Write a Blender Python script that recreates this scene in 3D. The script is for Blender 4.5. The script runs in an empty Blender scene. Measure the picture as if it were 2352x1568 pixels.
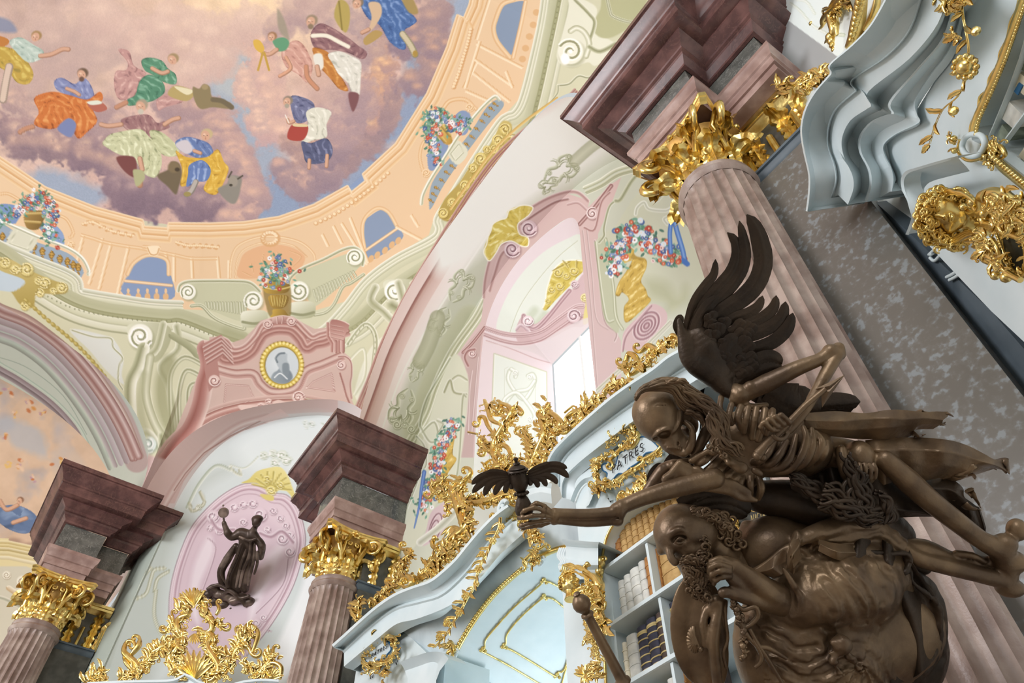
import bpy, math, random
import numpy as np
from mathutils import Vector, Matrix
random.seed(7)
SC=bpy.context.scene; COL=SC.collection
# ---------------------------------------------------------------- camera frame (photo pixels 2352x1568)
FPX=1674.2; YAW,PIT,ROL=[math.radians(a) for a in (-55.434,50.795,-.4476)]
_f=np.array([math.sin(YAW)*math.cos(PIT),math.cos(YAW)*math.cos(PIT),math.sin(PIT)])
_r=np.array([math.cos(YAW),-math.sin(YAW),0.]); _d=-np.cross(_r,_f)
CR=np.array([math.cos(ROL)*_r+math.sin(ROL)*_d,-math.sin(ROL)*_r+math.cos(ROL)*_d,_f])
def ray(x,y): return np.array([(x-1176)/FPX,(y-784)/FPX,1.])@CR
def proj(p):
    c=np.asarray(p,float)@CR.T
    z=np.where(c[...,2]>.05,c[...,2],1e-6)
    X=1176+FPX*c[...,0]/z; Y=784+FPX*c[...,1]/z
    bad=c[...,2]<=.05
    return np.where(bad,1e6,X),np.where(bad,1e6,Y)
def P(x,y,d): return ray(x,y)*d                       # a point d metres along the view axis
def px_r(p): return float(np.dot(p,_f))/FPX           # metres per photo pixel at p
class Pl:
    """a real plane of the room; at() finds where a sight line meets it"""
    def __init__(s,n,c): s.n=np.array(n,float); s.n/=np.linalg.norm(s.n); s.c=c
    def at(s,x,y,off=0.):
        v=ray(x,y); return v*((s.c-off)/float(v@s.n))
def PY(Y): return Pl((0,1,0),Y)
S2=2**.5
# ---------------------------------------------------------------- materials
MAT={}
def hexc(h): h=h.lstrip('#'); return [int(h[i:i+2],16)/255 for i in (0,2,4)]
def lin(c):
    c=np.asarray(c,float); return np.where(c<=.04045,c/12.92,((c+.055)/1.055)**2.4)
def hl(h): return tuple(float(v) for v in lin(hexc(h)))+(1.,)
def material(name,base='808080',rough=.6,metal=0.,second=None,scale=6.,detail=6.,lo=.4,hi=.62,bump=0.,bscale=40.,spec=.5,attr=None,stretch=None,emit=None,third=None,vein=None,coat=0.):
    m=bpy.data.materials.new(name); m.use_nodes=True; nt=m.node_tree; N=nt.nodes; L=nt.links
    b=N['Principled BSDF']; b.inputs['Roughness'].default_value=rough; b.inputs['Metallic'].default_value=metal
    b.inputs['Specular IOR Level'].default_value=spec; b.inputs['Coat Weight'].default_value=coat
    b.inputs['Base Color'].default_value=hl(base)
    tc=N.new('ShaderNodeTexCoord'); co=tc.outputs['Object']
    if stretch:
        mp=N.new('ShaderNodeMapping'); mp.inputs['Scale'].default_value=stretch; L.new(co,mp.inputs[0]); co=mp.outputs[0]
    if attr:
        a=N.new('ShaderNodeAttribute'); a.attribute_name=attr; L.new(a.outputs['Color'],b.inputs['Base Color'])
    if second:
        n=N.new('ShaderNodeTexNoise'); n.inputs['Scale'].default_value=scale; n.inputs['Detail'].default_value=detail; L.new(co,n.inputs[0])
        r=N.new('ShaderNodeValToRGB'); L.new(n.outputs['Fac'],r.inputs[0])
        r.color_ramp.elements[0].position=lo; r.color_ramp.elements[0].color=hl(base)
        r.color_ramp.elements[1].position=hi; r.color_ramp.elements[1].color=hl(second)
        if third: e=r.color_ramp.elements.new((lo+hi)/2); e.color=hl(third)
        out=r.outputs[0]
        if vein:
            v=N.new('ShaderNodeTexNoise'); v.inputs['Scale'].default_value=scale*1.7; v.inputs['Detail'].default_value=8; v.inputs['Distortion'].default_value=1.5; L.new(co,v.inputs[0])
            vr=N.new('ShaderNodeValToRGB'); L.new(v.outputs['Fac'],vr.inputs[0]); es=vr.color_ramp.elements
            es[0].position=.48; es[0].color=(0,0,0,1); es[1].position=.5; es[1].color=(1,1,1,1); e=es.new(.52); e.color=(0,0,0,1)
            mx=N.new('ShaderNodeMix'); mx.data_type='RGBA'; L.new(vr.outputs[0],mx.inputs[0]); L.new(out,mx.inputs[6]); mx.inputs[7].default_value=hl(vein); out=mx.outputs[2]
        L.new(out,b.inputs['Base Color'])
    if bump:
        n=N.new('ShaderNodeTexNoise'); n.inputs['Scale'].default_value=bscale; n.inputs['Detail'].default_value=4; L.new(co,n.inputs[0])
        bp=N.new('ShaderNodeBump'); bp.inputs['Strength'].default_value=bump; bp.inputs['Distance'].default_value=.01; L.new(n.outputs['Fac'],bp.inputs['Height']); L.new(bp.outputs[0],b.inputs['Normal'])
    if emit:
        b.inputs['Emission Color'].default_value=hl(emit[0]); b.inputs['Emission Strength'].default_value=emit[1]
    MAT[name]=m; return m
# ---------------------------------------------------------------- mesh builder
def link(o,parent=None):
    COL.objects.link(o)
    if parent: o.parent=parent
    return o
def empty(name,label,cat,loc=(0,0,0),group=None,rz=0.):
    o=bpy.data.objects.new(name,None); o.empty_display_size=.1; o.location=loc; o.rotation_euler=(0,0,rz); link(o)
    o['label']=label; o['category']=cat
    if group: o['group']=group
    return o
def tag(o,label,cat,group=None):
    o['label']=label; o['category']=cat
    if group: o['group']=group
    return o
class MB:
    def __init__(s): s.v=[]; s.f=[]; s.n=0
    def add(s,V,F):
        V=np.asarray(V,float).reshape(-1,3); s.v.append(V); k=s.n
        s.f.extend([tuple(i+k for i in f) for f in F]); s.n+=len(V); return s
    def grid(s,G,cu=False,cv=False):
        G=np.asarray(G,float); a,b=G.shape[:2]; F=[]
        for i in range(a if cu else a-1):
            i2=(i+1)%a
            for j in range(b if cv else b-1):
                j2=(j+1)%b; F.append((i*b+j,i2*b+j,i2*b+j2,i*b+j2))
        return s.add(G.reshape(-1,3),F)
    def box(s,lo,hi):
        x0,y0,z0=lo; x1,y1,z1=hi
        V=[(x,y,z) for x in (x0,x1) for y in (y0,y1) for z in (z0,z1)]
        return s.add(V,[(0,1,3,2),(4,6,7,5),(0,4,5,1),(2,3,7,6),(0,2,6,4),(1,5,7,3)])
    def tube(s,pts,rad,n=8,flat=None,up=None,caps=True,closed=False):
        """rad: scalar/list; flat=(a,b) ellipse factors along (side, up)"""
        pts=[np.asarray(p,float) for p in pts]; m=len(pts)
        if np.isscalar(rad): rad=[rad]*m
        elif len(rad)!=m: rad=np.interp(np.linspace(0,1,m),np.linspace(0,1,len(rad)),rad)
        fa,fb=flat or (1,1); rings=[]; prev=None
        for i in range(m):
            a=pts[(i-1)%m] if (closed or i) else pts[0]; c=pts[(i+1)%m] if (closed or i<m-1) else pts[-1]
            t=c-a; L=np.linalg.norm(t); t=t/L if L>1e-9 else np.array([0,0,1.])
            if up is not None: u=np.asarray(up,float); u=u-t*(u@t)
            elif prev is None:
                u=np.array([0,0,1.]) if abs(t[2])<.9 else np.array([1.,0,0]); u=u-t*(u@t)
            else: u=prev-t*(prev@t)
            lu=np.linalg.norm(u)
            if lu<1e-6: u=np.array([1.,0,0])-t*t[0]; lu=np.linalg.norm(u)
            u/=lu; prev=u; w=np.cross(t,u)
            an=np.arange(n)/n*2*math.pi
            rings.append(pts[i]+rad[i]*(fa*np.cos(an)[:,None]*w+fb*np.sin(an)[:,None]*u))
        k=s.n; s.grid(rings,cu=closed,cv=True)
        if caps and not closed: s.f.append(tuple(k+j for j in range(n))); s.f.append(tuple(k+(m-1)*n+j for j in reversed(range(n))))
        return s
    def ball(s,c,r,n=10,ax=None):
        """ellipsoid: r scalar or 3, ax 3x3 rows = axes"""
        r=np.ones(3)*r if np.isscalar(r) else np.asarray(r,float); A=np.eye(3) if ax is None else np.asarray(ax,float)
        V=[];m=max(4,n//2+1)
        for i in range(m+1):
            th=math.pi*i/m
            for j in range(n):
                ph=2*math.pi*j/n; V.append((math.sin(th)*math.cos(ph),math.sin(th)*math.sin(ph),math.cos(th)))
        V=(np.array(V)*r)@A+np.asarray(c,float)
        return s.grid(V.reshape(m+1,n,3),cv=True)
    def lathe(s,prof,c=(0,0,0),n=32,axis=None,flute=None):
        """prof: (r,z) list; flute(k,ang)->radius factor"""
        G=[]
        for r,z in prof:
            an=np.arange(n)/n*2*math.pi; rr=r*np.ones(n)
            if flute is not None: rr=rr*flute(an,z)
            G.append(np.stack([rr*np.cos(an),rr*np.sin(an),z*np.ones(n)],1))
        G=np.array(G)
        if axis is not None:
            t=np.asarray(axis,float); t=t/np.linalg.norm(t); u=np.array([0,0,1.]) if abs(t[2])<.9 else np.array([1.,0,0]); u=np.cross(t,u); u/=np.linalg.norm(u); w=np.cross(t,u)
            G=G[...,0:1]*u+G[...,1:2]*w+G[...,2:3]*t
        return s.grid(G+np.asarray(c,float),cv=True)
    def sweep(s,prof,path,closed=False,caps=True):
        """prof [(out,z)], path plan [(x,y)], out to the right of travel, mitred"""
        m=len(path); Pp=[np.array(p,float) for p in path]; G=[]
        for i in range(m):
            ns=[]
            if closed or i>0: d=Pp[i]-Pp[i-1]; d/=np.linalg.norm(d); ns.append(np.array([d[1],-d[0]]))
            if closed or i<m-1: d=Pp[(i+1)%m]-Pp[i]; d/=np.linalg.norm(d); ns.append(np.array([d[1],-d[0]]))
            n=sum(ns)/len(ns); n=n/float(n@n) if len(ns)==2 else n
            G.append([(Pp[i][0]+n[0]*o,Pp[i][1]+n[1]*o,z) for o,z in prof])
        return s.grid(G,cu=closed)
    def prism(s,poly,vec):
        poly=np.asarray(poly,float); k=s.n; n=len(poly); v=np.asarray(vec,float)
        s.add(np.vstack([poly,poly+v]),[(i,(i+1)%n,(i+1)%n+n,i+n) for i in range(n)])
        s.f.append(tuple(k+i for i in reversed(range(n)))); s.f.append(tuple(k+n+i for i in range(n))); return s
    def mesh(s,name,smooth=35):
        V=np.vstack(s.v); me=bpy.data.meshes.new(name); me.from_pydata(V.tolist(),[],s.f); me.update()
        if smooth:
            me.polygons.foreach_set('use_smooth',[True]*len(me.polygons))
            if smooth<180: me.set_sharp_from_angle(angle=math.radians(smooth))
        return me
    def build(s,name,mat,parent=None,smooth=35,recalc=True):
        me=s.mesh(name,smooth)
        if recalc:
            import bmesh
            bm=bmesh.new(); bm.from_mesh(me); bmesh.ops.recalc_face_normals(bm,faces=bm.faces); bm.to_mesh(me); bm.free()
        o=bpy.data.objects.new(name,me); me.materials.append(MAT[mat] if isinstance(mat,str) else mat); link(o,parent)
        if parent is not None and parent.type=='EMPTY':
            o.matrix_parent_inverse=Matrix.Translation(parent.location).inverted()
        elif parent is not None: o.matrix_parent_inverse=parent.matrix_local.inverted() if False else Matrix.Identity(4)
        return o
def struct(o): o['kind']='structure'; return o
def remesh(o,vox,smooth=1,fac=.5):
    m=o.modifiers.new('r','REMESH'); m.mode='VOXEL'; m.voxel_size=vox; m.use_smooth_shade=True
    if smooth: k=o.modifiers.new('s','SMOOTH'); k.iterations=smooth; k.factor=fac
    return o
def cat(pts,k=6,closed=False):
    """Catmull-Rom through points (any dimension)"""
    p=np.asarray(pts,float); n=len(p)
    if n<3 or k<2: return p
    out=[]
    for i in range(n if closed else n-1):
        if closed: a,b,c,d=p[(i-1)%n],p[i],p[(i+1)%n],p[(i+2)%n]
        else: a,b,c,d=p[max(i-1,0)],p[i],p[i+1],p[min(i+2,n-1)]
        for t in np.arange(k)/k:
            out.append(.5*((2*b)+(c-a)*t+(2*a-5*b+4*c-d)*t*t+(3*b-a-3*c+d)*t**3))
    if not closed: out.append(p[-1])
    return np.array(out)
def resamp(p,n):
    p=np.asarray(p,float); L=np.r_[0,np.cumsum(np.linalg.norm(np.diff(p,axis=0),axis=1))]
    return np.stack([np.interp(np.linspace(0,L[-1],n),L,p[:,k]) for k in range(p.shape[1])],1)
def pp(s):
    """'x,y x,y ...' -> list"""
    return [tuple(float(a) for a in w.split(',')) for w in s.split()]
# ---------------------------------------------------------------- fresco painter: colours stored on the plaster's own vertices
def _hash(ix,iy,sd):
    h=(ix*374761393+iy*668265263+sd*1442695041)&0xffffffff; h=((h^(h>>13))*1274126177)&0xffffffff; return ((h^(h>>16))&0xffff)/65535.
def vnoise(X,Y,sd=0):
    ix=np.floor(X).astype(np.int64); iy=np.floor(Y).astype(np.int64); fx=X-ix; fy=Y-iy; fx=fx*fx*(3-2*fx); fy=fy*fy*(3-2*fy)
    a=_hash(ix,iy,sd);b=_hash(ix+1,iy,sd);c=_hash(ix,iy+1,sd);d=_hash(ix+1,iy+1,sd)
    return (a*(1-fx)+b*fx)*(1-fy)+(c*(1-fx)+d*fx)*fy
def fbm(X,Y,s,o=4,sd=0):
    r=0;a=.5;t=0
    for k in range(o): r=r+a*vnoise(X/s+k*17.3,Y/s+k*9.1,sd+k); t+=a; a*=.55; s/=2.
    return r/t
def polyd(X,Y,p,closed=False):
    """distance, side, position along polyline"""
    p=np.asarray(p,float); 
    if closed: p=np.vstack([p,p[:1]])
    best=np.full(X.shape,1e18); side=np.zeros(X.shape); pos=np.zeros(X.shape); L=np.linalg.norm(np.diff(p,axis=0),axis=1); T=max(L.sum(),1e-9); acc=0
    for k in range(len(p)-1):
        a=p[k]; dx,dy=p[k+1]-a; l2=dx*dx+dy*dy
        if l2<1e-9: continue
        t=np.clip(((X-a[0])*dx+(Y-a[1])*dy)/l2,0,1); ex=X-a[0]-t*dx; ey=Y-a[1]-t*dy; d=ex*ex+ey*ey
        m=d<best; best=np.where(m,d,best); side=np.where(m,np.sign(dx*ey-dy*ex),side); pos=np.where(m,(acc+t*L[k])/T,pos); acc+=L[k]
    return np.sqrt(best),side,pos
def inside(X,Y,p):
    c=np.zeros(X.shape,bool); n=len(p); j=n-1
    for i in range(n):
        xi,yi=p[i]; xj,yj=p[j]
        if yi!=yj: c^=((yi>Y)!=(yj>Y))&(X<(xj-xi)*(Y-yi)/(yj-yi)+xi)
        j=i
    return c
class Paint:
    def __init__(s,V,base):
        s.X,s.Y=proj(V); s.C=np.tile(np.array(hexc(base)),(len(V),1)); s.o=(0.,0.); s.k=1.
    def T(s,x=0.,y=0.,k=1.): s.o=(x,y); s.k=k
    def _p(s,p):
        if isinstance(p,str): p=pp(p)
        return np.asarray(p,float)*s.k+np.array(s.o)
    def _sel(s,p,pad):
        lo=p.min(0)-pad; hi=p.max(0)+pad
        return np.nonzero((s.X>lo[0])&(s.X<hi[0])&(s.Y>lo[1])&(s.Y<hi[1]))[0]
    def _mix(s,i,a,c): s.C[i]=s.C[i]*(1-a[:,None])+np.asarray(c)*a[:,None]
    def fill(s,p,c,soft=1.2,smooth=5,a=1.,warp=0.,ws=40.,c2=None,ang=None):
        p=cat(s._p(p),smooth,True) if smooth else s._p(p); i=s._sel(p,soft+2+warp)
        if not len(i): return
        X=s.X[i];Y=s.Y[i]
        if warp: X=X+warp*2*(fbm(X,Y,ws,4,3)-.5); Y=Y+warp*2*(fbm(X,Y,ws,4,9)-.5)
        d,_,_=polyd(X,Y,p,True); sd=np.where(inside(X,Y,p),d,-d); al=np.clip(sd/soft+.5,0,1)*a
        c=np.array(hexc(c))
        if c2 is not None:   # colour change across the shape in direction ang (deg, photo)
            dx,dy=math.cos(math.radians(ang)),math.sin(math.radians(ang)); q=X*dx+Y*dy; pr=p@np.array([dx,dy]); t=np.clip((q-pr.min())/(pr.max()-pr.min()+1e-6),0,1)[:,None]
            c=c*(1-t)+np.array(hexc(c2))*t
        s._mix(i,al,c)
    def stroke(s,p,w,cols,a=1.,smooth=5,soft=2.,taper=0,closed=False):
        """band of half width w; cols = colours across, left to right of travel"""
        p=cat(s._p(p),smooth,closed) if smooth else s._p(p); w=w*s.k; i=s._sel(p,w+soft+1)
        if not len(i): return
        X=s.X[i];Y=s.Y[i]; d,sg,ps=polyd(X,Y,p,closed); W=w*np.ones(len(i))
        if taper: W=w*np.clip(1-taper*np.abs(2*ps-1)**2,.05,1) if taper>0 else w*np.clip(1+taper*ps,.05,1)
        k=d<W+soft; i=i[k]; d=d[k]; sg=sg[k]; W=W[k]
        if not len(i): return
        if isinstance(cols,str): cols=cols.split()
        cc=np.array([hexc(c) for c in cols]); al=np.clip((W-d)/soft+.5,0,1)*a
        if len(cc)==1: c=cc[0]
        else:
            q=(np.clip(sg*d/np.maximum(W,.5),-1,1)+1)/2*(len(cc)-1); q0=np.clip(np.floor(q).astype(int),0,len(cc)-2); t=(q-q0)[:,None]; c=cc[q0]*(1-t)+cc[q0+1]*t
        s._mix(i,al,c)
    def blob(s,x,y,rx,ry,c,a=1.,soft=.5,rot=0.,c2=None,n=0.):
        q=s._p([(x,y)])[0]; rx*=s.k; ry*=s.k; R=max(rx,ry)*1.3; i=s._sel(q[None],R)
        if not len(i): return
        ca,sa=math.cos(rot),math.sin(rot); X=s.X[i]-q[0]; Y=s.Y[i]-q[1]; u=(X*ca+Y*sa)/rx; v=(-X*sa+Y*ca)/ry; r=np.sqrt(u*u+v*v)
        if n: r=r*(1+n*(fbm(s.X[i],s.Y[i],max(rx,ry)*.6,3,5)-.5)*2)
        al=np.clip((1-r)/soft,0,1)*a; al=al*al*(3-2*al) if soft>.3 else al
        c=np.array(hexc(c))
        if c2: t=np.clip(v*.5+.5,0,1)[:,None]; c=c*(1-t)+np.array(hexc(c2))*t
        s._mix(i,al,c)
    def vol(s,x,y,r,base,dark,light,turn=1.4,a0=0.,hand=1):
        s.blob(x+r*.12,y+r*.18,r*1.12,r*1.12,dark,.6,.3); s.blob(x,y,r,r,base,1,.12)
        t=np.linspace(0,1,26); an=a0+hand*t*turn*2*math.pi; rr=r*(.86-.7*t)
        s.stroke(np.stack([x+rr*np.cos(an),y+rr*np.sin(an)],1),r*.11,[dark],smooth=0,soft=.8,a=.9)
        rr=r*(.98-.7*t); s.stroke(np.stack([x+rr*np.cos(an),y+rr*np.sin(an)],1),r*.07,[light],smooth=0,soft=.8,a=.8)
        s.blob(x,y,r*.2,r*.2,light,.9,.4)
    def flowers(s,p,w,n=40,seed=1,big=4.):
        rg=random.Random(seed); q=resamp(cat(s._p(p),4),60); o,k=s.o,s.k; s.T()
        for j in range(n*2):
            c=q[rg.randrange(60)]; x=c[0]+rg.gauss(0,w*.5*k); y=c[1]+rg.gauss(0,w*.5*k); s.blob(x,y,big*1.2*k,big*.6*k,rg.choice(['4f8a6a','6aa287','3f6e5a','7fb09a']),.85,.4,rg.random()*3)
        for j in range(n):
            c=q[rg.randrange(60)]; x=c[0]+rg.gauss(0,w*.42*k); y=c[1]+rg.gauss(0,w*.42*k); b=big*k*rg.uniform(.7,1.3); c1=rg.choice(['c8452e','d8603f','eef0f0','e8c9c6','4d6ba8','6f8cc0','d4e0ec','b83a2c','3f5c98'])
            s.blob(x,y,b,b,c1,.95,.35); s.blob(x,y,b*.35,b*.35,'8a3a2a' if c1[0]=='e' else 'f0d8b0',.7,.5)
        s.T(o[0],o[1],k)
def painted(name,G,base,fn,cu=False,cv=False,mat='plaster_paint',parent=None):
    """G vertex grid; fn(Paint) paints the fresco; colour is stored per vertex"""
    G=np.asarray(G,float); a,b=G.shape[:2]; V=G.reshape(-1,3)
    I=np.arange(a*b).reshape(a,b)
    if cu: I=np.vstack([I,I[:1]])
    if cv: I=np.hstack([I,I[:,:1]])
    F=np.stack([I[:-1,:-1],I[1:,:-1],I[1:,1:],I[:-1,1:]],-1).reshape(-1,4)
    return painted_mesh(name,V,F,base,fn,mat,parent)
def painted_mesh(name,V,F,base,fn,mat='plaster_paint',parent=None):
    me=bpy.data.meshes.new(name); me.vertices.add(len(V)); me.vertices.foreach_set('co',V.ravel()); n=len(F)
    me.loops.add(n*4); me.loops.foreach_set('vertex_index',F.ravel().astype(np.int32)); me.polygons.add(n); me.polygons.foreach_set('loop_start',(np.arange(n)*4).astype(np.int32))
    me.polygons.foreach_set('use_smooth',np.ones(n,bool)); me.update(calc_edges=True); me.validate()
    A=Paint(V,base); fn(A); g=A.C.mean(1,keepdims=True); A.C=A.C*.86+g*.14; A.C=1-(1-A.C)*.93; C=np.ones((len(V),4)); C[:,:3]=lin(np.clip(A.C,0,1))
    at=me.color_attributes.new('paint','FLOAT_COLOR','POINT'); at.data.foreach_set('color',C.ravel())
    o=bpy.data.objects.new(name,me); me.materials.append(MAT[mat]); link(o,parent); return o
def sweep3(prof,path,nrm,up):
    pass
def loft(rows,n=60):
    """rows: polylines in 3D -> grid"""
    return np.array([resamp(r,n) for r in rows])
# ================================================================= materials
material('plaster_paint',attr='paint',rough=.85,spec=.2)
material('marble_brown','4c3331',rough=.26,second='75524d',scale=5,detail=9,lo=.35,hi=.66,third='5c3f3c',vein='6d4e48')
material('marble_light','8d7068',rough=.3,second='b79c93',scale=6,detail=9,lo=.35,hi=.65,third='9f837a')
material('marble_green','4e504c',rough=.22,second='6c6c66',scale=7,detail=9,lo=.38,hi=.66,vein='8a8a84')
material('marble_shaft','826b60',rough=.38,second='b3a094',scale=5,detail=12,lo=.33,hi=.64,third='9a857a',bump=.15,bscale=120)
material('marble_gray','6a665f',rough=.3,second='858a8b',scale=24,detail=12,lo=.46,hi=.64,third='6f6c66')
material('marble_dark','3b3d39',rough=.3,second='54554f',scale=9,detail=8,lo=.4,hi=.65)
material('slate','47525a',rough=.5,second='5c6870',scale=3,detail=5)
material('gold','f2db90',rough=.3,metal=1.,second='d8b262',scale=14,detail=3,lo=.35,hi=.75,bump=.12,bscale=60)
material('gold_dull','b8935a',rough=.4,metal=1.,second='8a6630',scale=14,detail=3,lo=.35,hi=.75)
material('case_white','cfdde0',rough=.42,second='dbe6e8',scale=4,detail=6,lo=.35,hi=.7)
material('case_line','8fa1ac',rough=.5)
material('wall_pale','b8bcb8',rough=.8)
material('wall_gray','a9adab',rough=.8)
material('niche_white','dfe9e6',rough=.8)
material('floor_stone','a9a096',rough=.4,second='7f7770',scale=1.2,detail=3)
material('window_light','ffffff',rough=.5,emit=('f4fbff',1.15))
material('window_frame_paint','e8ecec',rough=.5)
# ================================================================= plan of the octagonal hall (metres, eye of the camera at the origin)
CX,CY=-4.62,-3.4; ZS=7.0
ND=np.array([1,-1,0])/S2; TD=np.array([1,1,0])/S2
DG=Pl(ND,-8.5)
def sup(q,half,rise,n):            # superellipse arch height at offset q
    return rise*max(0.,1-abs(q/half)**n)**(1/n)
def arch2d(c,half,rise,n,k=60,jamb=None,z0=ZS):
    th=np.linspace(math.pi,0,k); out=[]
    for t in th:
        q=math.cos(t); u=np.sign(q)*abs(q)**(2/n)*half if n!=2 else q*half
        out.append((c+u,z0+sup(u,half,rise,n)))
    if jamb is not None: out=[(c-half,jamb)]+out+[(c+half,jamb)]
    return out
def dpt(t,z,d): p=ND*d+TD*t; return (p[0],p[1],z)
WA=arch2d(-4.65,2.6,2.65,2.9)                    # window-bay arch
DA=arch2d(-5.3,1.8,1.8,2.8)                      # diagonal arch
HA=arch2d(-3.4,3.75,2.35,2.15)                   # arch to the far hall (offset = y)
N_=[(x,2.4,z) for x,z in WA][::-1]               # east -> west
DGc=[dpt(t,z,-7.7) for t,z in DA][::-1]
Wc=[(-10.35,y,z) for y,z in HA][::-1]
q1=N_[30:]+DGc+Wc[:30]
def mx(p): return (2*CX-p[0],p[1],p[2])
def my(p): return (p[0],2*CY-p[1],p[2])
quarter=q1                                        # from north crown to west crown
B=quarter+[my(p) for p in quarter[::-1]]
B=B+[mx(p) for p in B[::-1]]
B=np.array(B); keep=np.r_[True,np.linalg.norm(np.diff(B,axis=0),axis=1)>1e-4]; B=B[keep]
def vault_grid():
    ang=np.unwrap(np.arctan2(B[:,1]-CY,B[:,0]-CX)); 
    vis=[];n=len(B)
    bb=np.vstack([B,B[:1]]); L=np.r_[0,np.cumsum(np.linalg.norm(np.diff(bb,axis=0),axis=1))]
    # dense samples where the photograph looks, coarse elsewhere
    X,Y=proj(bb); den=np.where((X>-700)&(X<3000)&(Y>-900)&(Y<1500),1.,.12); den=(den[1:]+den[:-1])/2
    A=np.r_[0,np.cumsum(np.diff(L)*den)]; s=np.interp(np.linspace(0,A[-1],1501)[:-1],A,L)
    b=np.stack([np.interp(s,L,bb[:,k]) for k in range(3)],1)
    ph=np.linspace(0,1,760)**.9*math.pi/2; h=np.cos(ph)**.95; v=np.sin(ph)
    G=np.zeros((len(b),len(ph),3)); c=np.array([CX,CY])
    a=np.arctan2((b[:,1]-CY)/6.4,(b[:,0]-CX)/6.5); e=np.stack([CX+6.5*np.cos(a),CY+6.4*np.sin(a)],1)
    n_=len(b); bp=np.vstack([b[-200:],b,b[:200]]); kk=np.hanning(361); kk/=kk.sum(); bs=np.stack([np.convolve(bp[:,k],kk,'same')[200:-200] for k in range(3)],1)
    w3=np.clip(ph/.3,0,1); w3=(w3*w3*(3-2*w3))[None,:,None]; b3=b[:,None,:]*(1-w3)+bs[:,None,:]*w3
    w=np.clip(ph/1.0,0,1); w=(w*w*(3-2*w))[None,:,None]
    bx=b3[...,:2]*(1-w)+e[:,None,:]*w; bz=b3[...,2]*(1-w[...,0])+8.5*w[...,0]
    G[...,:2]=c+(bx-c)*h[None,:,None]; G[...,2]=bz+(12.7-bz)*v[None,:]
    return G
# ---- fluted columns with their entablature -------------------------------------------------
def fl(an,z): return 1-.10*np.maximum(0,np.abs(np.sin(an*12)))**.7*(1 if -0.6<z<4.86 else 0)
def shaft(mb,c):
    zs=np.r_[-.75,np.linspace(-.62,4.80,14),4.84,4.88]
    mb.lathe([(.345-.062*max(0,(z+.6)/5.5)**1.4,z) for z in zs],(c[0],c[1],0),n=192,flute=fl)
    mb.lathe([(.283,4.87),(.30,4.89),(.312,4.915),(.30,4.94),(.285,4.95),(.292,4.97),(.30,4.985),(.292,5.0),(.26,5.0)],(c[0],c[1],0),n=48)
def leaf3(mb,base,up,out,h,w,curl=.5,lobes=4,thick=.006,nu=7,nv=None):
    """acanthus leaf standing on base, tip curling outwards"""
    base=np.array(base,float); up=np.array(up,float); out=np.array(out,float); side=np.cross(up,out)
    nv=nv or lobes*4+2; F=[];Bk=[]
    for i in range(nv+1):
        t=i/nv; a=max(0,(t-.55)/.45)*math.pi*.85*curl*1.6
        r=h*.16
        if t<.55: c=base+up*h*t*1.35+out*h*.10*t
        else: c=base+up*(h*.55*1.35+r*1.3*math.sin(a))+out*(h*.055+r*1.5*(1-math.cos(a)))
        ww=w*.5*(math.sin(math.pi*min(1,.25+.75*(1-t)))**.6 if t>.3 else 1)*(.58+.42*abs(math.sin(math.pi*lobes*t)))*(1-.75*max(0,t-.75)*3)
        nrm=out if t<.55 else (out*math.cos(a)-up*math.sin(a))*1.0+0*out
        row=[];rb=[]
        for j in range(nu):
            s=j/(nu-1)*2-1; z=.16*w*(abs(s)**1.5)*-1+.07*w*math.cos(s*math.pi*3)+.05*w*(abs(math.sin(math.pi*lobes*t))-.5)*abs(s)
            p=c+side*ww*s+nrm*z; row.append(p); rb.append(p-nrm*thick)
        F.append(row); Bk.append(rb)
    mb.grid(F); mb.grid([r[::-1] for r in Bk])
def spiral_pts(c,u,v,r,turns=1.6,a0=0.,hand=1,n=22,end=.12,depth=None,w=None):
    out=[]
    for i in range(n):
        t=i/(n-1); a=a0+hand*turns*2*math.pi*t; rr=r*(1-(1-end)*t**.8)
        p=np.array(c)+rr*(math.cos(a)*np.array(u)+math.sin(a)*np.array(v))
        if depth: p=p+np.array(w)*depth*t
        out.append(p)
    return out
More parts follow.
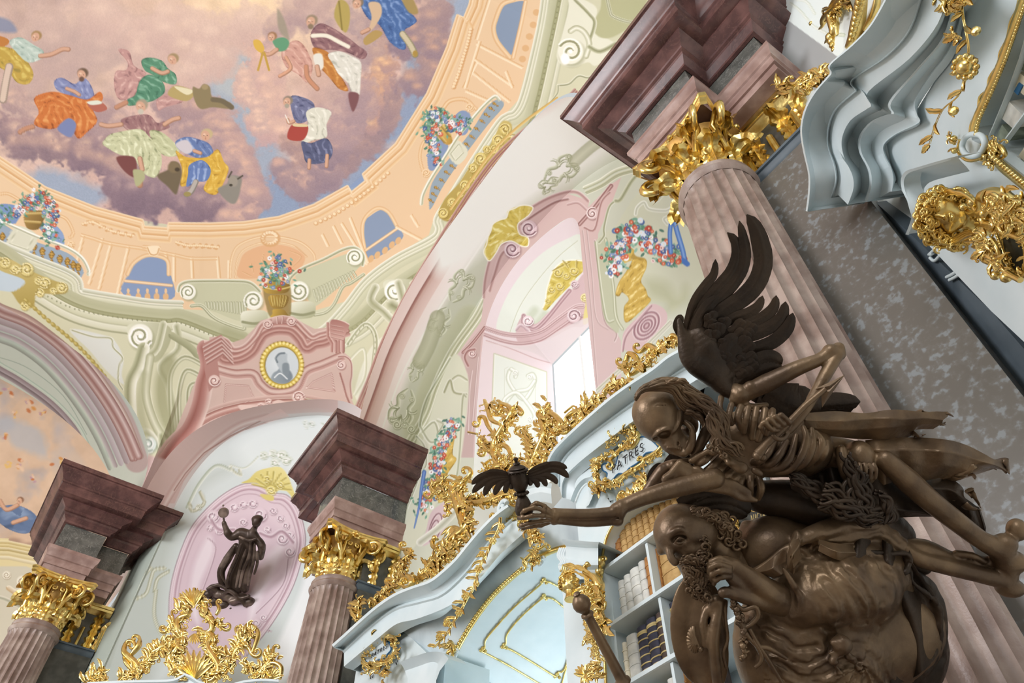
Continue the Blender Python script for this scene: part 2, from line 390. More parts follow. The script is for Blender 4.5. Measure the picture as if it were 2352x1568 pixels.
def capital(parent,c,square=False):
    """parts: bell, leaves, volutes, abacus; c=(x,y) of the axis; z 5.0-5.6"""
    x,y=c; Z=np.array([0,0,1.])
    b=MB(); b.lathe([(.25,5.0),(.25,5.3),(.29,5.42),(.37,5.5),(.3,5.52)],(x,y,0),n=32); b.build('bell','gold_dull',parent)
    for row,(z0,h,w,nn,off) in enumerate([(5.0,.27,.185,8,0.),(5.12,.36,.17,8,math.pi/8)]):
        for k in range(nn):
            a=off+k*2*math.pi/nn; o=np.array([math.cos(a),math.sin(a),0]); m=MB()
            leaf3(m,np.array([x,y,z0])+o*.262,Z,o,h,w*1.1,curl=.8,lobes=6,nu=9); m.build('acanthus_leaf','gold',parent,smooth=60)
    for k in range(4):
        a=math.pi/4+k*math.pi/2; o=np.array([math.cos(a),math.sin(a),0])
        for sgn in (-1,1):
            sd=np.cross(Z,o)*sgn; dirn=(o+sd*.10); dirn/=np.linalg.norm(dirn); m=MB()
            cc=np.array([x,y,5.43])+dirn*.44+sd*.045
            stem=[np.array([x,y,5.2])+o*.26+sd*.12,np.array([x,y,5.33])+o*.29+sd*.10,np.array([x,y,5.47])+o*.335+sd*.06]
            m.tube(stem+spiral_pts(cc,dirn,Z,.10,1.7,math.pi*.62,-1,n=26,depth=.03,w=sd),[.028,.03,.03,.026,.022,.016,.012],n=8,flat=(1.3,.8))
            m.ball(cc+sd*.03,.028,8); m.build('volute','gold',parent,smooth=70)
        a=k*math.pi/2; o=np.array([math.cos(a),math.sin(a),0]); sd=np.cross(Z,o); m=MB()
        for j in range(7):
            q=j/7*2*math.pi; m.ball(np.array([x,y,5.56])+o*.34+sd*.045*math.cos(q)+Z*.045*math.sin(q),(.026,.026,.026),8)
        m.ball(np.array([x,y,5.56])+o*.37,.026,8); m.build('rosette','gold',parent)
        for sgn in (-1,1):
            m=MB(); cc=np.array([x,y,5.44])+o*.31+sd*sgn*.055
            m.tube([np.array([x,y,5.25])+o*.275+sd*sgn*.11]+spiral_pts(cc,sd*sgn,Z,.05,1.4,0.2,1,n=18),[.018,.018,.014,.01],n=6); m.build('helix','gold',parent,smooth=70)
    # abacus with hollow sides and cut corners
    pl=[]
    for k in range(4):
        a0=math.pi/4+k*math.pi/2; 
        for j in range(9):
            t=j/8; a=a0+t*math.pi/2; q=abs(2*t-1); r=.35+.205*q**2.4; 
            if j==0: pl.append((r*math.cos(a+.05),r*math.sin(a+.05)))
            elif j==8: pl.append((r*math.cos(a-.05),r*math.sin(a-.05)))
            else: pl.append((r*math.cos(a),r*math.sin(a)))
    m=MB(); G=[]
    for s,z in ((.93,5.5),(.95,5.53),(1.0,5.545),(1.0,5.575),(1.03,5.585),(1.03,5.605)): G.append([(x+px*s,y+py*s,z) for px,py in pl])
    m.grid(G,cv=True); k=m.n; m.add([(x,y,5.605)],[]); m.build('abacus','gold',parent,smooth=30)
CORN=[(0,6.33),(.03,6.335),(.03,6.37),(.05,6.39),(.08,6.42),(.085,6.45),(.11,6.46),(.11,6.50),(.15,6.53),(.2,6.56),(.2,6.585),(.26,6.585),(.3,6.6),(.3,6.73),(.315,6.74),(.315,6.765),(.33,6.78),(.35,6.82),(.39,6.87),(.42,6.90),(.42,6.925),(.44,6.93),(.44,7.0),(-.3,7.0)]
ARCHI=[(-.3,5.605),(-.01,5.605),(-.01,5.70),(.01,5.70),(.01,5.80),(.025,5.81),(.03,5.84),(.05,5.88),(.06,5.90),(.06,5.95),(-.02,5.95)]
FRZ=[(-.005,5.95),(-.005,6.33)]
def entab(parent,path):
    m=MB(); m.sweep(ARCHI,path); m.build('architrave','marble_light',parent,smooth=25)
    m=MB(); m.sweep(FRZ,path); m.build('frieze','marble_green',parent,smooth=25)
    m=MB(); m.sweep(CORN,path); m.build('cornice','marble_brown',parent,smooth=25)
def column(label,c,path,group=None):
    e=empty('marble_column',label,'column',(c[0],c[1],-1.6),group)
    m=MB(); shaft(m,c); m.build('shaft','marble_shaft',e,smooth=50)
    m=MB(); m.lathe([(.36,-.75),(.43,-.79),(.44,-.85),(.38,-.9),(.38,-.93),(.46,-.97),(.47,-1.04),(.44,-1.08)],(c[0],c[1],0),n=48); m.box((c[0]-.48,c[1]-.48,-1.6),(c[0]+.48,c[1]+.48,-1.08)); m.build('base','marble_light',e)
    capital(e,c); entab(e,path); return e
def pil_leaf(parent,p0,u,out,h,w):
    m=MB(); leaf3(m,p0,np.array([0,0,1.]),out,h,w,curl=.5,lobes=6,thick=.008); m.build('acanthus_leaf','gold',parent,smooth=60)
def pilaster(label,x0,x1,y0,y1,face,mat,leaves):
    """flat pier behind a column; face = 'y' (seen along y) or 'x'"""
    e=empty('marble_pilaster',label,'pilaster',((x0+x1)/2,(y0+y1)/2,-1.6))
    m=MB(); m.box((x0,y0,-1.6),(x1,y1,4.93)); m.build('shaft',mat,e,smooth=0)
    m=MB(); m.sweep([(0,4.9),(.02,4.92),(.03,4.95),(.02,4.975),(.035,4.98),(.04,5.0),(0,5.0)],[(x1,y1),(x1,y0),(x0,y0),(x0,y1)][::-1] if False else [(x0,y1),(x0,y0),(x1,y0),(x1,y1)]); m.build('necking','slate',e,smooth=30)
    m=MB(); m.box((x0+.015,y0+.015,4.98),(x1-.015,y1,5.5)); m.build('bell','marble_dark',e,smooth=0)
    m=MB(); m.sweep([(-.02,5.47),(.0,5.48),(.02,5.51),(.045,5.53),(.05,5.56),(.065,5.565),(.07,5.603),(-.05,5.603)],[(x0,y1),(x0,y0),(x1,y0),(x1,y1)]); m.build('abacus','gold',e,smooth=30)
    for (p,o,h,w) in leaves: pil_leaf(e,p,None,np.array(o,float),h,w)
    return e
cR,cM,cL=(-1.28,2.77),(-7.78,2.77),(-10.95,0.0)
colR=column('tall fluted reddish marble column with gold capital right behind the bronze wing',cR,[(-1.63,3.6),(-1.63,2.42),(-.93,2.42),(-.93,2.70),(-.40,2.70),(-.40,3.3),(-.1,3.6)][::1])
colM=column('fluted marble column with gold capital between the oval niche and the window bay',cM,[(-8.95,3.4),(-8.66,3.1),(-8.66,2.70),(-8.13,2.70),(-8.13,2.42),(-7.43,2.42),(-7.43,3.6)])
colL=column('fluted marble column with gold capital at the far left, below the big arch',cL,[(-12.2,-.33),(-10.6,-.33),(-10.6,.24),(-10.84,.24),(-10.84,.62),(-11.2,.62),(-11.6,.62)])
def lv(x,y,ox,oy,n,w,z0=5.0,h=.5):
    """row of tall leaves and reeds across a pilaster capital"""
    return [((x,y,z0),(ox,oy,0),h,w)]
pR=pilaster('grey mottled marble pilaster at the right beside the white bookcase',-1.06,-.50,2.9,3.5,'y','marble_gray',
  [((-.92,2.905,5.0),(0,-1,0),.36,.17),((-.64,2.905,5.0),(0,-1,0),.36,.17),((-.50,2.92,5.0),(.7,-.7,0),.36,.14)])
for xx in (-.78,-1.0,-.555):
    m=MB(); m.tube([(xx,2.895,5.0),(xx,2.895,5.26)],.026,8); m.ball((xx,2.895,5.27),.028,8); m.build('reed','gold',pR)
pM=pilaster('dark marble pilaster directly right of the middle column',-8.0,-7.5,2.95,3.42,'x','marble_dark',
  [((-7.49,3.36,5.0),(1,0,0),.4,.13),((-7.49,3.12,5.0),(1,0,0),.4,.13)])
pL=pilaster('dark green marble pilaster right of the far left column',-11.7,-11.1,.25,.78,'x','marble_dark',
  [((-11.09,.38,5.0),(1,0,0),.4,.16),((-11.09,.66,5.0),(1,0,0),.4,.16),((-11.12,.785,5.0),(.6,.8,0),.4,.14)])
for yy in (.27,.52,.76):
    m=MB(); m.tube([(-11.085,yy,5.0),(-11.085,yy,5.26)],.02,8); m.build('reed','gold',pL)
# ---- floor and plain walls -----------------------------------------------------------------
m=MB(); m.box((-30,-14,-1.75),(6,8,-1.6)); struct(m.build('floor','floor_stone',smooth=0))
# ---- window bay ---------------------------------------------------------------------------
front=[(x,2.4,z) for x,z in arch2d(-4.65,2.6,2.65,2.9,jamb=6.95)]
inner=[(x,3.4,z) for x,z in arch2d(-4.72,2.75,2.45,2.2,jamb=6.95)]
def lerp_rows(a,b,m,n):
    a=resamp(a,n); b=resamp(b,n); t=np.linspace(0,1,m)[:,None,None]; return a[None]*(1-t)+b[None]*t
pw=PY(3.4)
HOLE='1090,1040 1093,980 1100,880 1108,791 1117,740 1136,687 1163,637 1197,591 1243,545 1281,515 1300,503 1314,500 1325,508 1330,525 1332,536 1339,618 1353,754 1371,921 1378,985'
hole=[pw.at(x,y) for x,y in pp(HOLE)]; hole=[np.array([hole[0][0],3.4,4.55])]+hole+[np.array([hole[-1][0],3.4,4.55])]
hole=cat(hole[1:-1],4); hole=np.vstack([[hole[0][0],3.4,4.55],hole,[hole[-1][0],3.4,4.55]])
outer=[(x,3.4,z) for x,z in arch2d(-4.72,2.75,2.45,2.2,jamb=4.55)]
win=[(-5.24,4.3,4.55),(-5.24,4.3,7.78),(-4.0,4.3,7.78),(-4.0,4.3,4.55)]
# ---- diagonal niche ------------------------------------------------------------------------
dfront=[dpt(t,z,-7.7) for t,z in arch2d(-5.3,1.8,1.8,2.8,jamb=6.9)]
dinner=[dpt(t,z,-8.2) for t,z in arch2d(-5.35,1.55,1.95,2.6,jamb=6.9)]
dniche=[dpt(t,z,-8.2) for t,z in arch2d(-5.35,1.55,1.95,2.6,jamb=-1.6)]
# ================================================================= the painted plaster (illusionistic fresco)
def offp(p,d):
    p=np.asarray(p,float); t=np.gradient(p,axis=0); t/=np.linalg.norm(t,axis=1)[:,None]+1e-9
    return p+d*np.stack([-t[:,1],t[:,0]],1)
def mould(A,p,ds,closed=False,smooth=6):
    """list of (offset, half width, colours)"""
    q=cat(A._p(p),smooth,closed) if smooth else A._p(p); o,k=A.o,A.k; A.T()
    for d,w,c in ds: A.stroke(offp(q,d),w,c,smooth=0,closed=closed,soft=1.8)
    A.T(o[0],o[1],k)
def robe(A,p,c,dark,light,folds,a=1.,seed=0):
    """drapery: body colour broken into lit and shaded folds that run along the given fold lines"""
    q=cat(A._p(p),5,True); i=A._sel(q,4); X=A.X[i];Y=A.Y[i]; d,_,_=polyd(X,Y,q,True); sd=np.where(inside(X,Y,q),d,-d); k=sd>-1.5; i=i[k]; X=X[k];Y=Y[k];sd=sd[k]
    if not len(i): return
    al=np.clip(sd/1.4+.6,0,1); wx=fbm(X,Y,16*A.k/.36,2,7); F=np.zeros(len(i))
    L=[cat(A._p(f),5) for f in folds] or [q[:3]]; D=[];S_=[]
    for f in L: d,sg,_=polyd(X,Y,f); D.append(d);S_.append(sg)
    D=np.array(D);S_=np.array(S_); j=D.argmin(0); dm=D[j,np.arange(len(i))]*S_[j,np.arange(len(i))]
    F=np.sin(dm/(2.6*A.k/.36)+wx*5+j*1.7)*.55+(fbm(X+dm,Y,9*A.k/.36,3,3)-.5)*1.3; F=F+np.clip(1-sd/3.,0,1)*-.45+.12
    C=np.array([hexc(dark),hexc(c),hexc(c),hexc(light)]); t=np.clip(F*.5+.5,0,.999)*3; t0=t.astype(int); fr=(t-t0)[:,None]; col=C[t0]*(1-fr)+C[t0+1]*fr
    A._mix(i,al,col)
def head(A,x,y,r,skin='d9a383',hair='8a6a4c',tilt=0.,beard=None):
    A.blob(x+r*.25*math.cos(tilt),y-r*.3,r*1.15,r*1.05,hair,1,.3); A.blob(x,y,r*.82,r,skin,1,.25,rot=tilt)
    A.blob(x-r*.2,y-r*.2,r*.35,r*.3,'f0c9aa',.7,.6)
    A.blob(x-r*.28,y+r*.02,r*.13,r*.09,'5e4030',.8,.5); A.blob(x+r*.3,y+r*.02,r*.13,r*.09,'5e4030',.8,.5); A.blob(x,y+r*.25,r*.12,r*.18,'b87a5c',.7,.6)
    if beard: A.blob(x,y+r*.8,r*.62,r*.6,beard,1,.5)
    else: A.blob(x,y+r*.52,r*.22,r*.09,'a4503c',.7,.5)
def limb(A,p,w,c='d9a383',d='a87456'):
    A.stroke(p,w,[d],soft=1.6); o=A.o; A.T(o[0]-.8,o[1]-.8,A.k); A.stroke(p,w*.7,[c],soft=2); A.T(o[0],o[1],A.k)
def baluster(A,x,y,dx,dy,c='c9993c',d='8a6420',l='ecd07e'):
    """from (x,y) in direction (dx,dy)"""
    for t,w in ((.08,.16),(.3,.30),(.5,.24),(.78,.12),(.95,.17)):
        A.blob(x+dx*t,y+dy*t,math.hypot(dx,dy)*w,math.hypot(dx,dy)*w*.8,d,1,.2); A.blob(x+dx*t-1,y+dy*t-1,math.hypot(dx,dy)*w*.7,math.hypot(dx,dy)*w*.55,c,1,.4)
    A.blob(x+dx*.32-1.5,y+dy*.32-1.5,2.2,2.2,l,.8,.5)
def acanth(A,x,y,L,ang,c='c9cba6',d='8d8f66',l='f0f0da',n=5,spread=2.0,curl=.5):
    """painted leaf spray"""
    for i in range(n):
        a=ang+(i/(n-1)-.5)*spread; p=[]
        for t in np.linspace(0,1,7): aa=a+curl*t*t*np.sign(i-(n-1)/2+.01); p.append((x+L*t*math.cos(aa),y+L*t*math.sin(aa)))
        A.stroke(p,L*.10,[d],soft=1.5,smooth=0,taper=-.8); A.stroke(np.array(p)-[1,1],L*.065,[l if i%2 else c],soft=1.5,smooth=0,taper=-.8)
ORNG='e9bf8e'
def clouds(A):
    X,Y=A.X,A.Y; sky=np.array(hexc('7f97bd')); R=inside(X,Y,np.array([(-1500,-900),(1150,-900),(1120,-60),(1060,40),(1030,110),(980,220),(907,335),(830,405),(800,430),(640,500),(560,512),(380,515),(330,506),(220,478),(105,432),(0,362),(-300,100),(-1500,-300)],float))
    i=np.nonzero(R)[0]; x=X[i];y=Y[i]
    n1=fbm(x,y,220,5,1); n2=fbm(x+80*n1,y+80*n1,90,5,2); n3=fbm(x,y,38,4,4)
    c=np.array(hexc('c9a9a4'))[None]*np.ones((len(i),1)); t=np.clip((n1-.35)*3,0,1)[:,None]; c=c*(1-t)+np.array(hexc('dcc0b0'))*t
    t=np.clip((n2-.5)*4,0,1)[:,None]*.7; c=c*(1-t)+np.array(hexc('b39a9e'))*t
    g=np.exp(-(((x-540)/230)**2+((y+40)/170)**2))[:,None]; c=c*(1-g*.85)+np.array(hexc('f3dbb0'))*g*.85
    g=np.exp(-(((x-60)/200)**2+((y-120)/220)**2))[:,None]; c=c*(1-g*.6)+np.array(hexc('b6a09c'))*g*.6
    c=c+((n3-.5)*.14)[:,None]; A.C[i]=c
    for p,col in (('475,125 560,122 600,190 590,290 640,330 700,420 760,440 830,380 930,260 985,190 1030,130 1045,60 1060,-60 1120,-60 1100,60 1030,130 985,240 900,340 800,440 600,520 560,520 575,470 590,420 560,360 540,300 500,250 450,230 460,180','8ea4c4'),
                  ('80,390 150,395 185,402 235,425 240,440 215,478 100,440','8aa2c6'),('560,440 640,400 760,400 830,330 860,260 900,200 960,190 985,230 900,350 800,440 620,515 555,515','7d95bf'),
                  ('930,130 990,150 1000,200 960,230 930,190','8199be'),('480,130 555,125 590,200 570,260 520,230 475,190','a9b7c4'),('1000,-40 1080,-40 1050,60 1010,20','8ea6ca')):
        A.fill(p,col,soft=26,warp=26,ws=60,a=.92)
    # cloud banks: soft lobes, light above and mauve below
    rg=random.Random(3)
    def bank(pts,r,top,mid,bot,a=.85,n=3):
        P_=pp(pts); L=sum(math.dist(P_[k],P_[k+1]) for k in range(len(P_)-1)); q=resamp(cat(P_,4),max(3,int(L/(r*.62))))
        for (cx,cy) in q:
            for j in range(n):
                rr=r*rg.uniform(.6,1.2); x_=cx+rg.gauss(0,r*.34); y_=cy+rg.gauss(0,r*.34)
                A.blob(x_,y_,rr*1.12,rr,mid,a,.38,c2=bot,n=.7); A.blob(x_-rr*.12,y_-rr*.3,rr*.78,rr*.5,top,a*.75,.85,n=.6)
    bank('20,200 60,180 130,180 180,130',46,'d8bfb2','c4aaa4','b29a9c',.5,2); bank('100,60 180,90 260,60 240,150',56,'dcc2b6','c6aca6','b39c9c',.5,2)
    bank('300,40 350,90 430,60 500,110 460,160 560,60',50,'ead2c2','d6bbb0','c4a7a4',.6,2)
    bank('600,120 605,180 625,240 600,290 640,300',34,'ecc8b2','d2b0a4','b898a0',.8); bank('660,60 700,20 760,60 780,130',46,'d8bdb2','bfa29e','a58d96',.6,2)
    bank('30,240 90,270 130,300 60,300',34,'dcbcaa','b99e9c','9c858e'); bank('170,250 230,270 300,300',34,'d8b8a8','b79c9c','9c8590')
    bank('20,290 60,318 110,322 170,335 200,350',34,'dfbfac','a98d92','7e6b7c'); bank('200,360 250,370 290,395 310,430 330,470',40,'cfae9e','9c828c','76647a'); bank('270,440 330,440 400,440 450,455 520,470 550,490',42,'b59a9c','927b8a','715f75')
    bank('390,255 440,250 500,290 540,340 562,400 572,450 560,480',36,'e0b8a2','bd9c9a','96808e'); bank('440,300 480,340 500,380',34,'d4b0a2','b0949a','94808e',.7,2)
    bank('690,340 730,385 770,375 800,350 850,310 870,250 868,190',38,'e2b492','b8968e','8f7a88'); bank('655,395 700,425 745,400 765,340',30,'d6ac9c','a98f94','88768a')
    bank('880,50 940,60 1000,40',40,'c9a394','a58c90','8a7688'); bank('900,100 960,90 1010,110 990,170 960,190',36,'d0a48c','a1888c','84728a'); bank('860,110 880,170 850,230 835,290',26,'f0c594','cda084','a08490')
    bank('740,280 790,300 830,260 820,200',34,'d2ab9c','b3969a','9c8694',.7,2); bank('560,185 578,235 600,290',20,'eccab6','d4b4a8','b99ea2',.8,2); bank('790,30 840,80 800,140',34,'d2b4a8','b59c9c','a08c98',.6,2)
    for q,c_ in (('180,345 250,370 300,400','dcb49c'),('30,320 90,322 150,335','d9b29c')): A.stroke(q,12,[c_],a=.35,soft=14)
    g=(vnoise(x/1.7,y/1.7,91)-.5)[:,None]*.045; A.C[i]=A.C[i]*np.array([1.06,1.02,.97])+g
def figures(A):
    A.T(0,0,.3571)
    # angel at far left
    robe(A,'-60,260 0,290 120,330 180,400 215,480 180,540 110,530 60,470 -40,400','c8a23a','8a7a30','e6cf62',['0,320 100,400 150,500','-20,370 60,430','100,340 190,450'])
    robe(A,'60,270 130,240 220,290 280,330 260,380 180,400 110,340','b9cdbf','7d9c8e','e4efe4',['120,270 200,330 250,350','100,300 180,380'])
    A.fill('-40,230 30,240 60,270 20,300 -40,280','c97a30'); limb(A,'260,360 330,350 400,318 440,318',15); limb(A,'60,430 40,520 20,640',26,'dcc2ac','a08a78'); head(A,228,238,34,hair='a8824c',tilt=.5); A.fill('-40,110 60,130 110,200 50,210 -40,190','7886a8',soft=8,a=.8)
    # seated figure, orange mantle
    robe(A,'350,520 400,500 480,540 540,500 590,560 600,640 500,660 420,610 360,570','7c86b8','4c5488','aab2d6',['380,520 440,570 520,620','540,520 560,600'])
    robe(A,'220,630 330,590 440,610 560,640 640,590 660,640 600,700 625,780 560,850 500,890 440,800 330,830 220,800 250,720','d8702c','8e3d18','f0a052',['260,650 350,640 450,690','330,640 270,760 300,820','480,660 530,760 520,850','560,660 600,740','400,700 430,760','600,610 640,620'])
    A.fill('370,820 440,760 490,800 460,880 400,860','7280b4',soft=3); limb(A,'430,570 480,590 510,610',12); limb(A,'210,815 160,830 130,850',16,'c98a68'); head(A,525,480,36,hair='6e5440',beard='6e4c3c',tilt=-.5)
    A.fill('560,665 640,650 690,700 620,720','b8604c',soft=1.5); A.fill('560,655 630,645 655,665 590,675','dfe3d0',soft=1.5)
    # green figure with rose mantle, book and eagle
    robe(A,'760,320 830,330 860,420 940,470 900,520 860,620 770,640 735,560 745,460 810,450 820,400','c48f88','8a5c5c','e8bdb0',['790,340 850,440','770,480 850,500 780,600','820,470 880,520'])
    robe(A,'910,390 960,370 1040,390 1080,440 1130,480 1130,540 1060,530 980,480 930,450','52906c','2c5f46','8cc0a0',['930,400 1000,440','1070,450 1110,520'])
    robe(A,'900,520 960,480 1040,520 1060,590 1000,640 940,660 830,680 820,640 870,610','4c8a68','2a5b44','86bc9c',['920,520 1000,560 1040,620','880,560 940,630'])
    robe(A,'1010,640 1100,600 1180,650 1060,690 1020,710','c48f88','8a5c5c','e8bdb0',['1040,650 1140,650']); A.fill('1080,610 1130,550 1250,590 1200,650','b8a05c',soft=2); A.fill('1120,555 1240,580 1200,610','e6dcb0',soft=2)
    limb(A,'980,440 1040,470 1080,460',14); limb(A,'810,660 750,690',16,'c98a68'); head(A,1108,385,36,hair='a5895c',tilt=-.7)
    A.fill('1250,640 1240,560 1280,570 1310,540 1350,560 1370,630 1480,660 1490,700 1370,690 1290,700','8d7b52',soft=3); A.stroke('1370,640 1430,650 1490,690',16,'6f6146',soft=3); A.blob(1318,560,24,20,'a58f60',1,.3)
    # old man, pale green mantle
    robe(A,'780,770 880,740 960,740 1010,790 1060,780 1090,820 1010,850 980,890 900,870 810,830','9c6c6c','6a4048','c49a90',['830,770 880,830','960,760 980,850','900,760 900,860'])
    robe(A,'660,920 700,870 760,850 900,830 960,880 1020,940 1040,1050 1000,1140 920,1110 860,1010 830,1010 760,990 690,950','c9cc9c','7c8458','ecf0c8',['700,900 800,900 830,990','860,850 920,950 920,1050','960,900 1010,1000 1000,1120','740,860 800,880','900,900 900,1010'])
    robe(A,'960,850 1040,850 1140,940 1140,1000 1040,990','c4c896','7f8658','e6eac0',['1000,870 1100,960']); A.fill('750,1010 860,1010 880,1090 860,1140 790,1090','7a3f3c',soft=3)
    limb(A,'780,800 700,810 650,800',15); limb(A,'1060,800 1110,770 1150,760',15); limb(A,'900,1020 915,1090',16); limb(A,'900,1130 900,1190',20,'c08a64'); head(A,905,685,40,hair='a9967c',beard='c9c0ac',tilt=-.6); A.fill('860,1090 920,1100 930,1150 880,1200 860,1140','b0b07c',soft=3)
    # blue and yellow figure, lion and ox
    robe(A,'1130,910 1200,880 1290,900 1350,930 1370,990 1320,1030 1230,1000 1150,960','5c76b0','3a4c86','a2b4da',['1200,900 1240,980','1310,930 1350,990']); A.fill('1135,920 1200,900 1240,960 1200,990 1140,950','cfc6cc',soft=3)
    robe(A,'1130,970 1200,1010 1330,1010 1400,960 1440,1040 1470,1080 1450,1150 1390,1250 1310,1220 1330,1150 1210,1190 1160,1190 1170,1080','e0ac30','a87618','f6d462',['1150,990 1250,1030 1340,1080','1420,1010 1440,1090 1400,1190','1360,1080 1330,1200','1180,1060 1170,1160','1380,1100 1430,1120'])
    robe(A,'1220,1060 1300,1030 1355,1090 1330,1160 1260,1170 1200,1200 1210,1120','5a78b8','38508c','9db4e0',['1240,1080 1230,1170','1300,1060 1300,1150']); limb(A,'1260,1170 1230,1230 1200,1250',18,'b5aca2','80786c'); limb(A,'1250,970 1290,985',12); head(A,1322,872,38,hair='c9b27c',tilt=-.2); A.blob(1205,1248,28,18,'9c8a48',1,.3)
    A.fill('1010,1130 1080,1090 1100,1040 1150,1050 1170,1110 1150,1200 1130,1250 1080,1200','6e5e44',soft=4); A.blob(1118,1075,48,46,'7e6a48',1,.4); A.blob(1140,1090,22,18,'3e3224',.8,.5)
    A.fill('1400,1220 1460,1180 1480,1130 1550,1140 1550,1200 1520,1300 1470,1300','8a8478',soft=4); A.blob(1500,1165,34,44,'9a9080',1,.35,rot=-.3); A.stroke('1470,1140 1490,1105',5,'4a4234'); A.stroke('1530,1150 1560,1130',5,'4a4234'); A.blob(1485,1190,14,10,'3c342a',.9,.4)
    # right-hand group
    A.T(550,0,.3571)
    A.fill('245,60 290,130 320,250 290,240 250,180','9a9078',soft=5,a=.8); robe(A,'290,300 360,260 420,300 470,420 440,530 380,480 300,430 270,350','d49a88','9c6054','eec0ac',['310,310 400,400','340,290 430,420','300,350 380,460']); A.fill('215,260 280,240 320,270 300,320 250,330 230,300','5a9c70',soft=3)
    limb(A,'240,320 190,350 150,340',14); limb(A,'430,430 440,500 500,570',16,'d08a64'); limb(A,'300,370 330,440 260,490',12,'e0a07c'); head(A,205,240,30,hair='a3734c',tilt=.4); A.fill('90,260 130,260 160,310 140,340 100,310','e3b23c',soft=2); A.stroke('150,340 120,450',7,'c99c34'); A.stroke('160,340 190,450',7,'c99c34')
    # bishop
    robe(A,'465,200 520,150 600,180 680,230 760,290 820,340 790,380 700,340 600,320 500,320 460,260','8e6064','5e3a44','b98c86',['500,180 600,260 720,320','580,190 700,280','490,240 560,310'])
    A.fill('610,110 640,0 700,30 710,130 680,210','b8a04c',soft=3); A.stroke('640,10 660,190',5,'8c7830'); robe(A,'470,310 560,330 620,400 650,480 700,580 640,570 580,500 510,420','c8782c','8a4a18','ecab54',['500,330 580,420 640,540']); A.stroke('470,230 560,230 640,270 700,300',13,'e8dfc4 f4efdc e8dfc4')
    robe(A,'570,350 640,330 720,360 780,400 780,500 770,620 740,650 700,540 640,480 600,410','dedbcc','a3a494','f8f6ec',['600,360 680,460 740,620','660,350 740,450 760,580','700,370 770,440'])
    A.fill('480,350 530,350 540,430 510,450 480,400','e6e2d4',soft=3); limb(A,'500,430 510,480',16); A.fill('700,600 770,610 730,720','7c4a4c',soft=3); head(A,458,140,38,hair='9a8468',beard='8a7458',tilt=.4)
    # kneeling writer in dark cape
    robe(A,'330,620 420,630 480,670 470,740 430,780 370,790 340,730','6a6e94','3e4268','9aa0c4',['350,640 440,700 430,770','340,680 380,760']); robe(A,'430,720 500,690 590,720 560,800 560,880 480,900 410,920 400,860 440,800','dcdac6','9c9c84','f6f4e4',['460,730 520,800 500,890','520,710 550,800','430,860 500,880'])
    robe(A,'400,910 460,920 560,890 600,970 560,1040 440,1050 410,980','4e5478','2e3250','7c82a8',['430,930 480,1020','520,910 540,1010']); A.fill('340,800 440,810 410,900 310,890','b03c30',soft=2); A.fill('350,795 430,800 430,815 350,812','e0c890',soft=1); limb(A,'350,780 320,790 310,770',11); limb(A,'450,1030 448,1080',12); limb(A,'565,1000 560,1070',12); head(A,305,655,32,hair='8c7c68',beard='a89c88',tilt=.3); A.stroke('295,740 318,790',3,'f0ece0')
    # blue figure top
    robe(A,'780,0 900,-40 1020,-20 1080,60 1140,130 1100,170 1060,200 1070,310 1020,310 960,260 900,160 820,110','3f66a8','24407c','7ea0d8',['830,20 900,100 980,160','940,0 1000,120 1050,260','1000,40 1090,130','880,60 960,200','1020,180 1040,290'])
    A.fill('830,20 900,20 915,90 870,170 830,200 850,110','d8b48c',soft=3); A.fill('800,250 870,195 920,220 820,290','b8944c',soft=2); limb(A,'1050,220 1100,290 1130,350',22,'cfc09a','8c8460'); limb(A,'830,190 790,210',14); head(A,755,25,36,hair='8c7458',tilt=.5); A.blob(1130,345,20,26,'b08a34',1,.4); A.fill('1040,-20 1100,-30 1150,80 1090,80','a88c4c',soft=4)
    A.T()
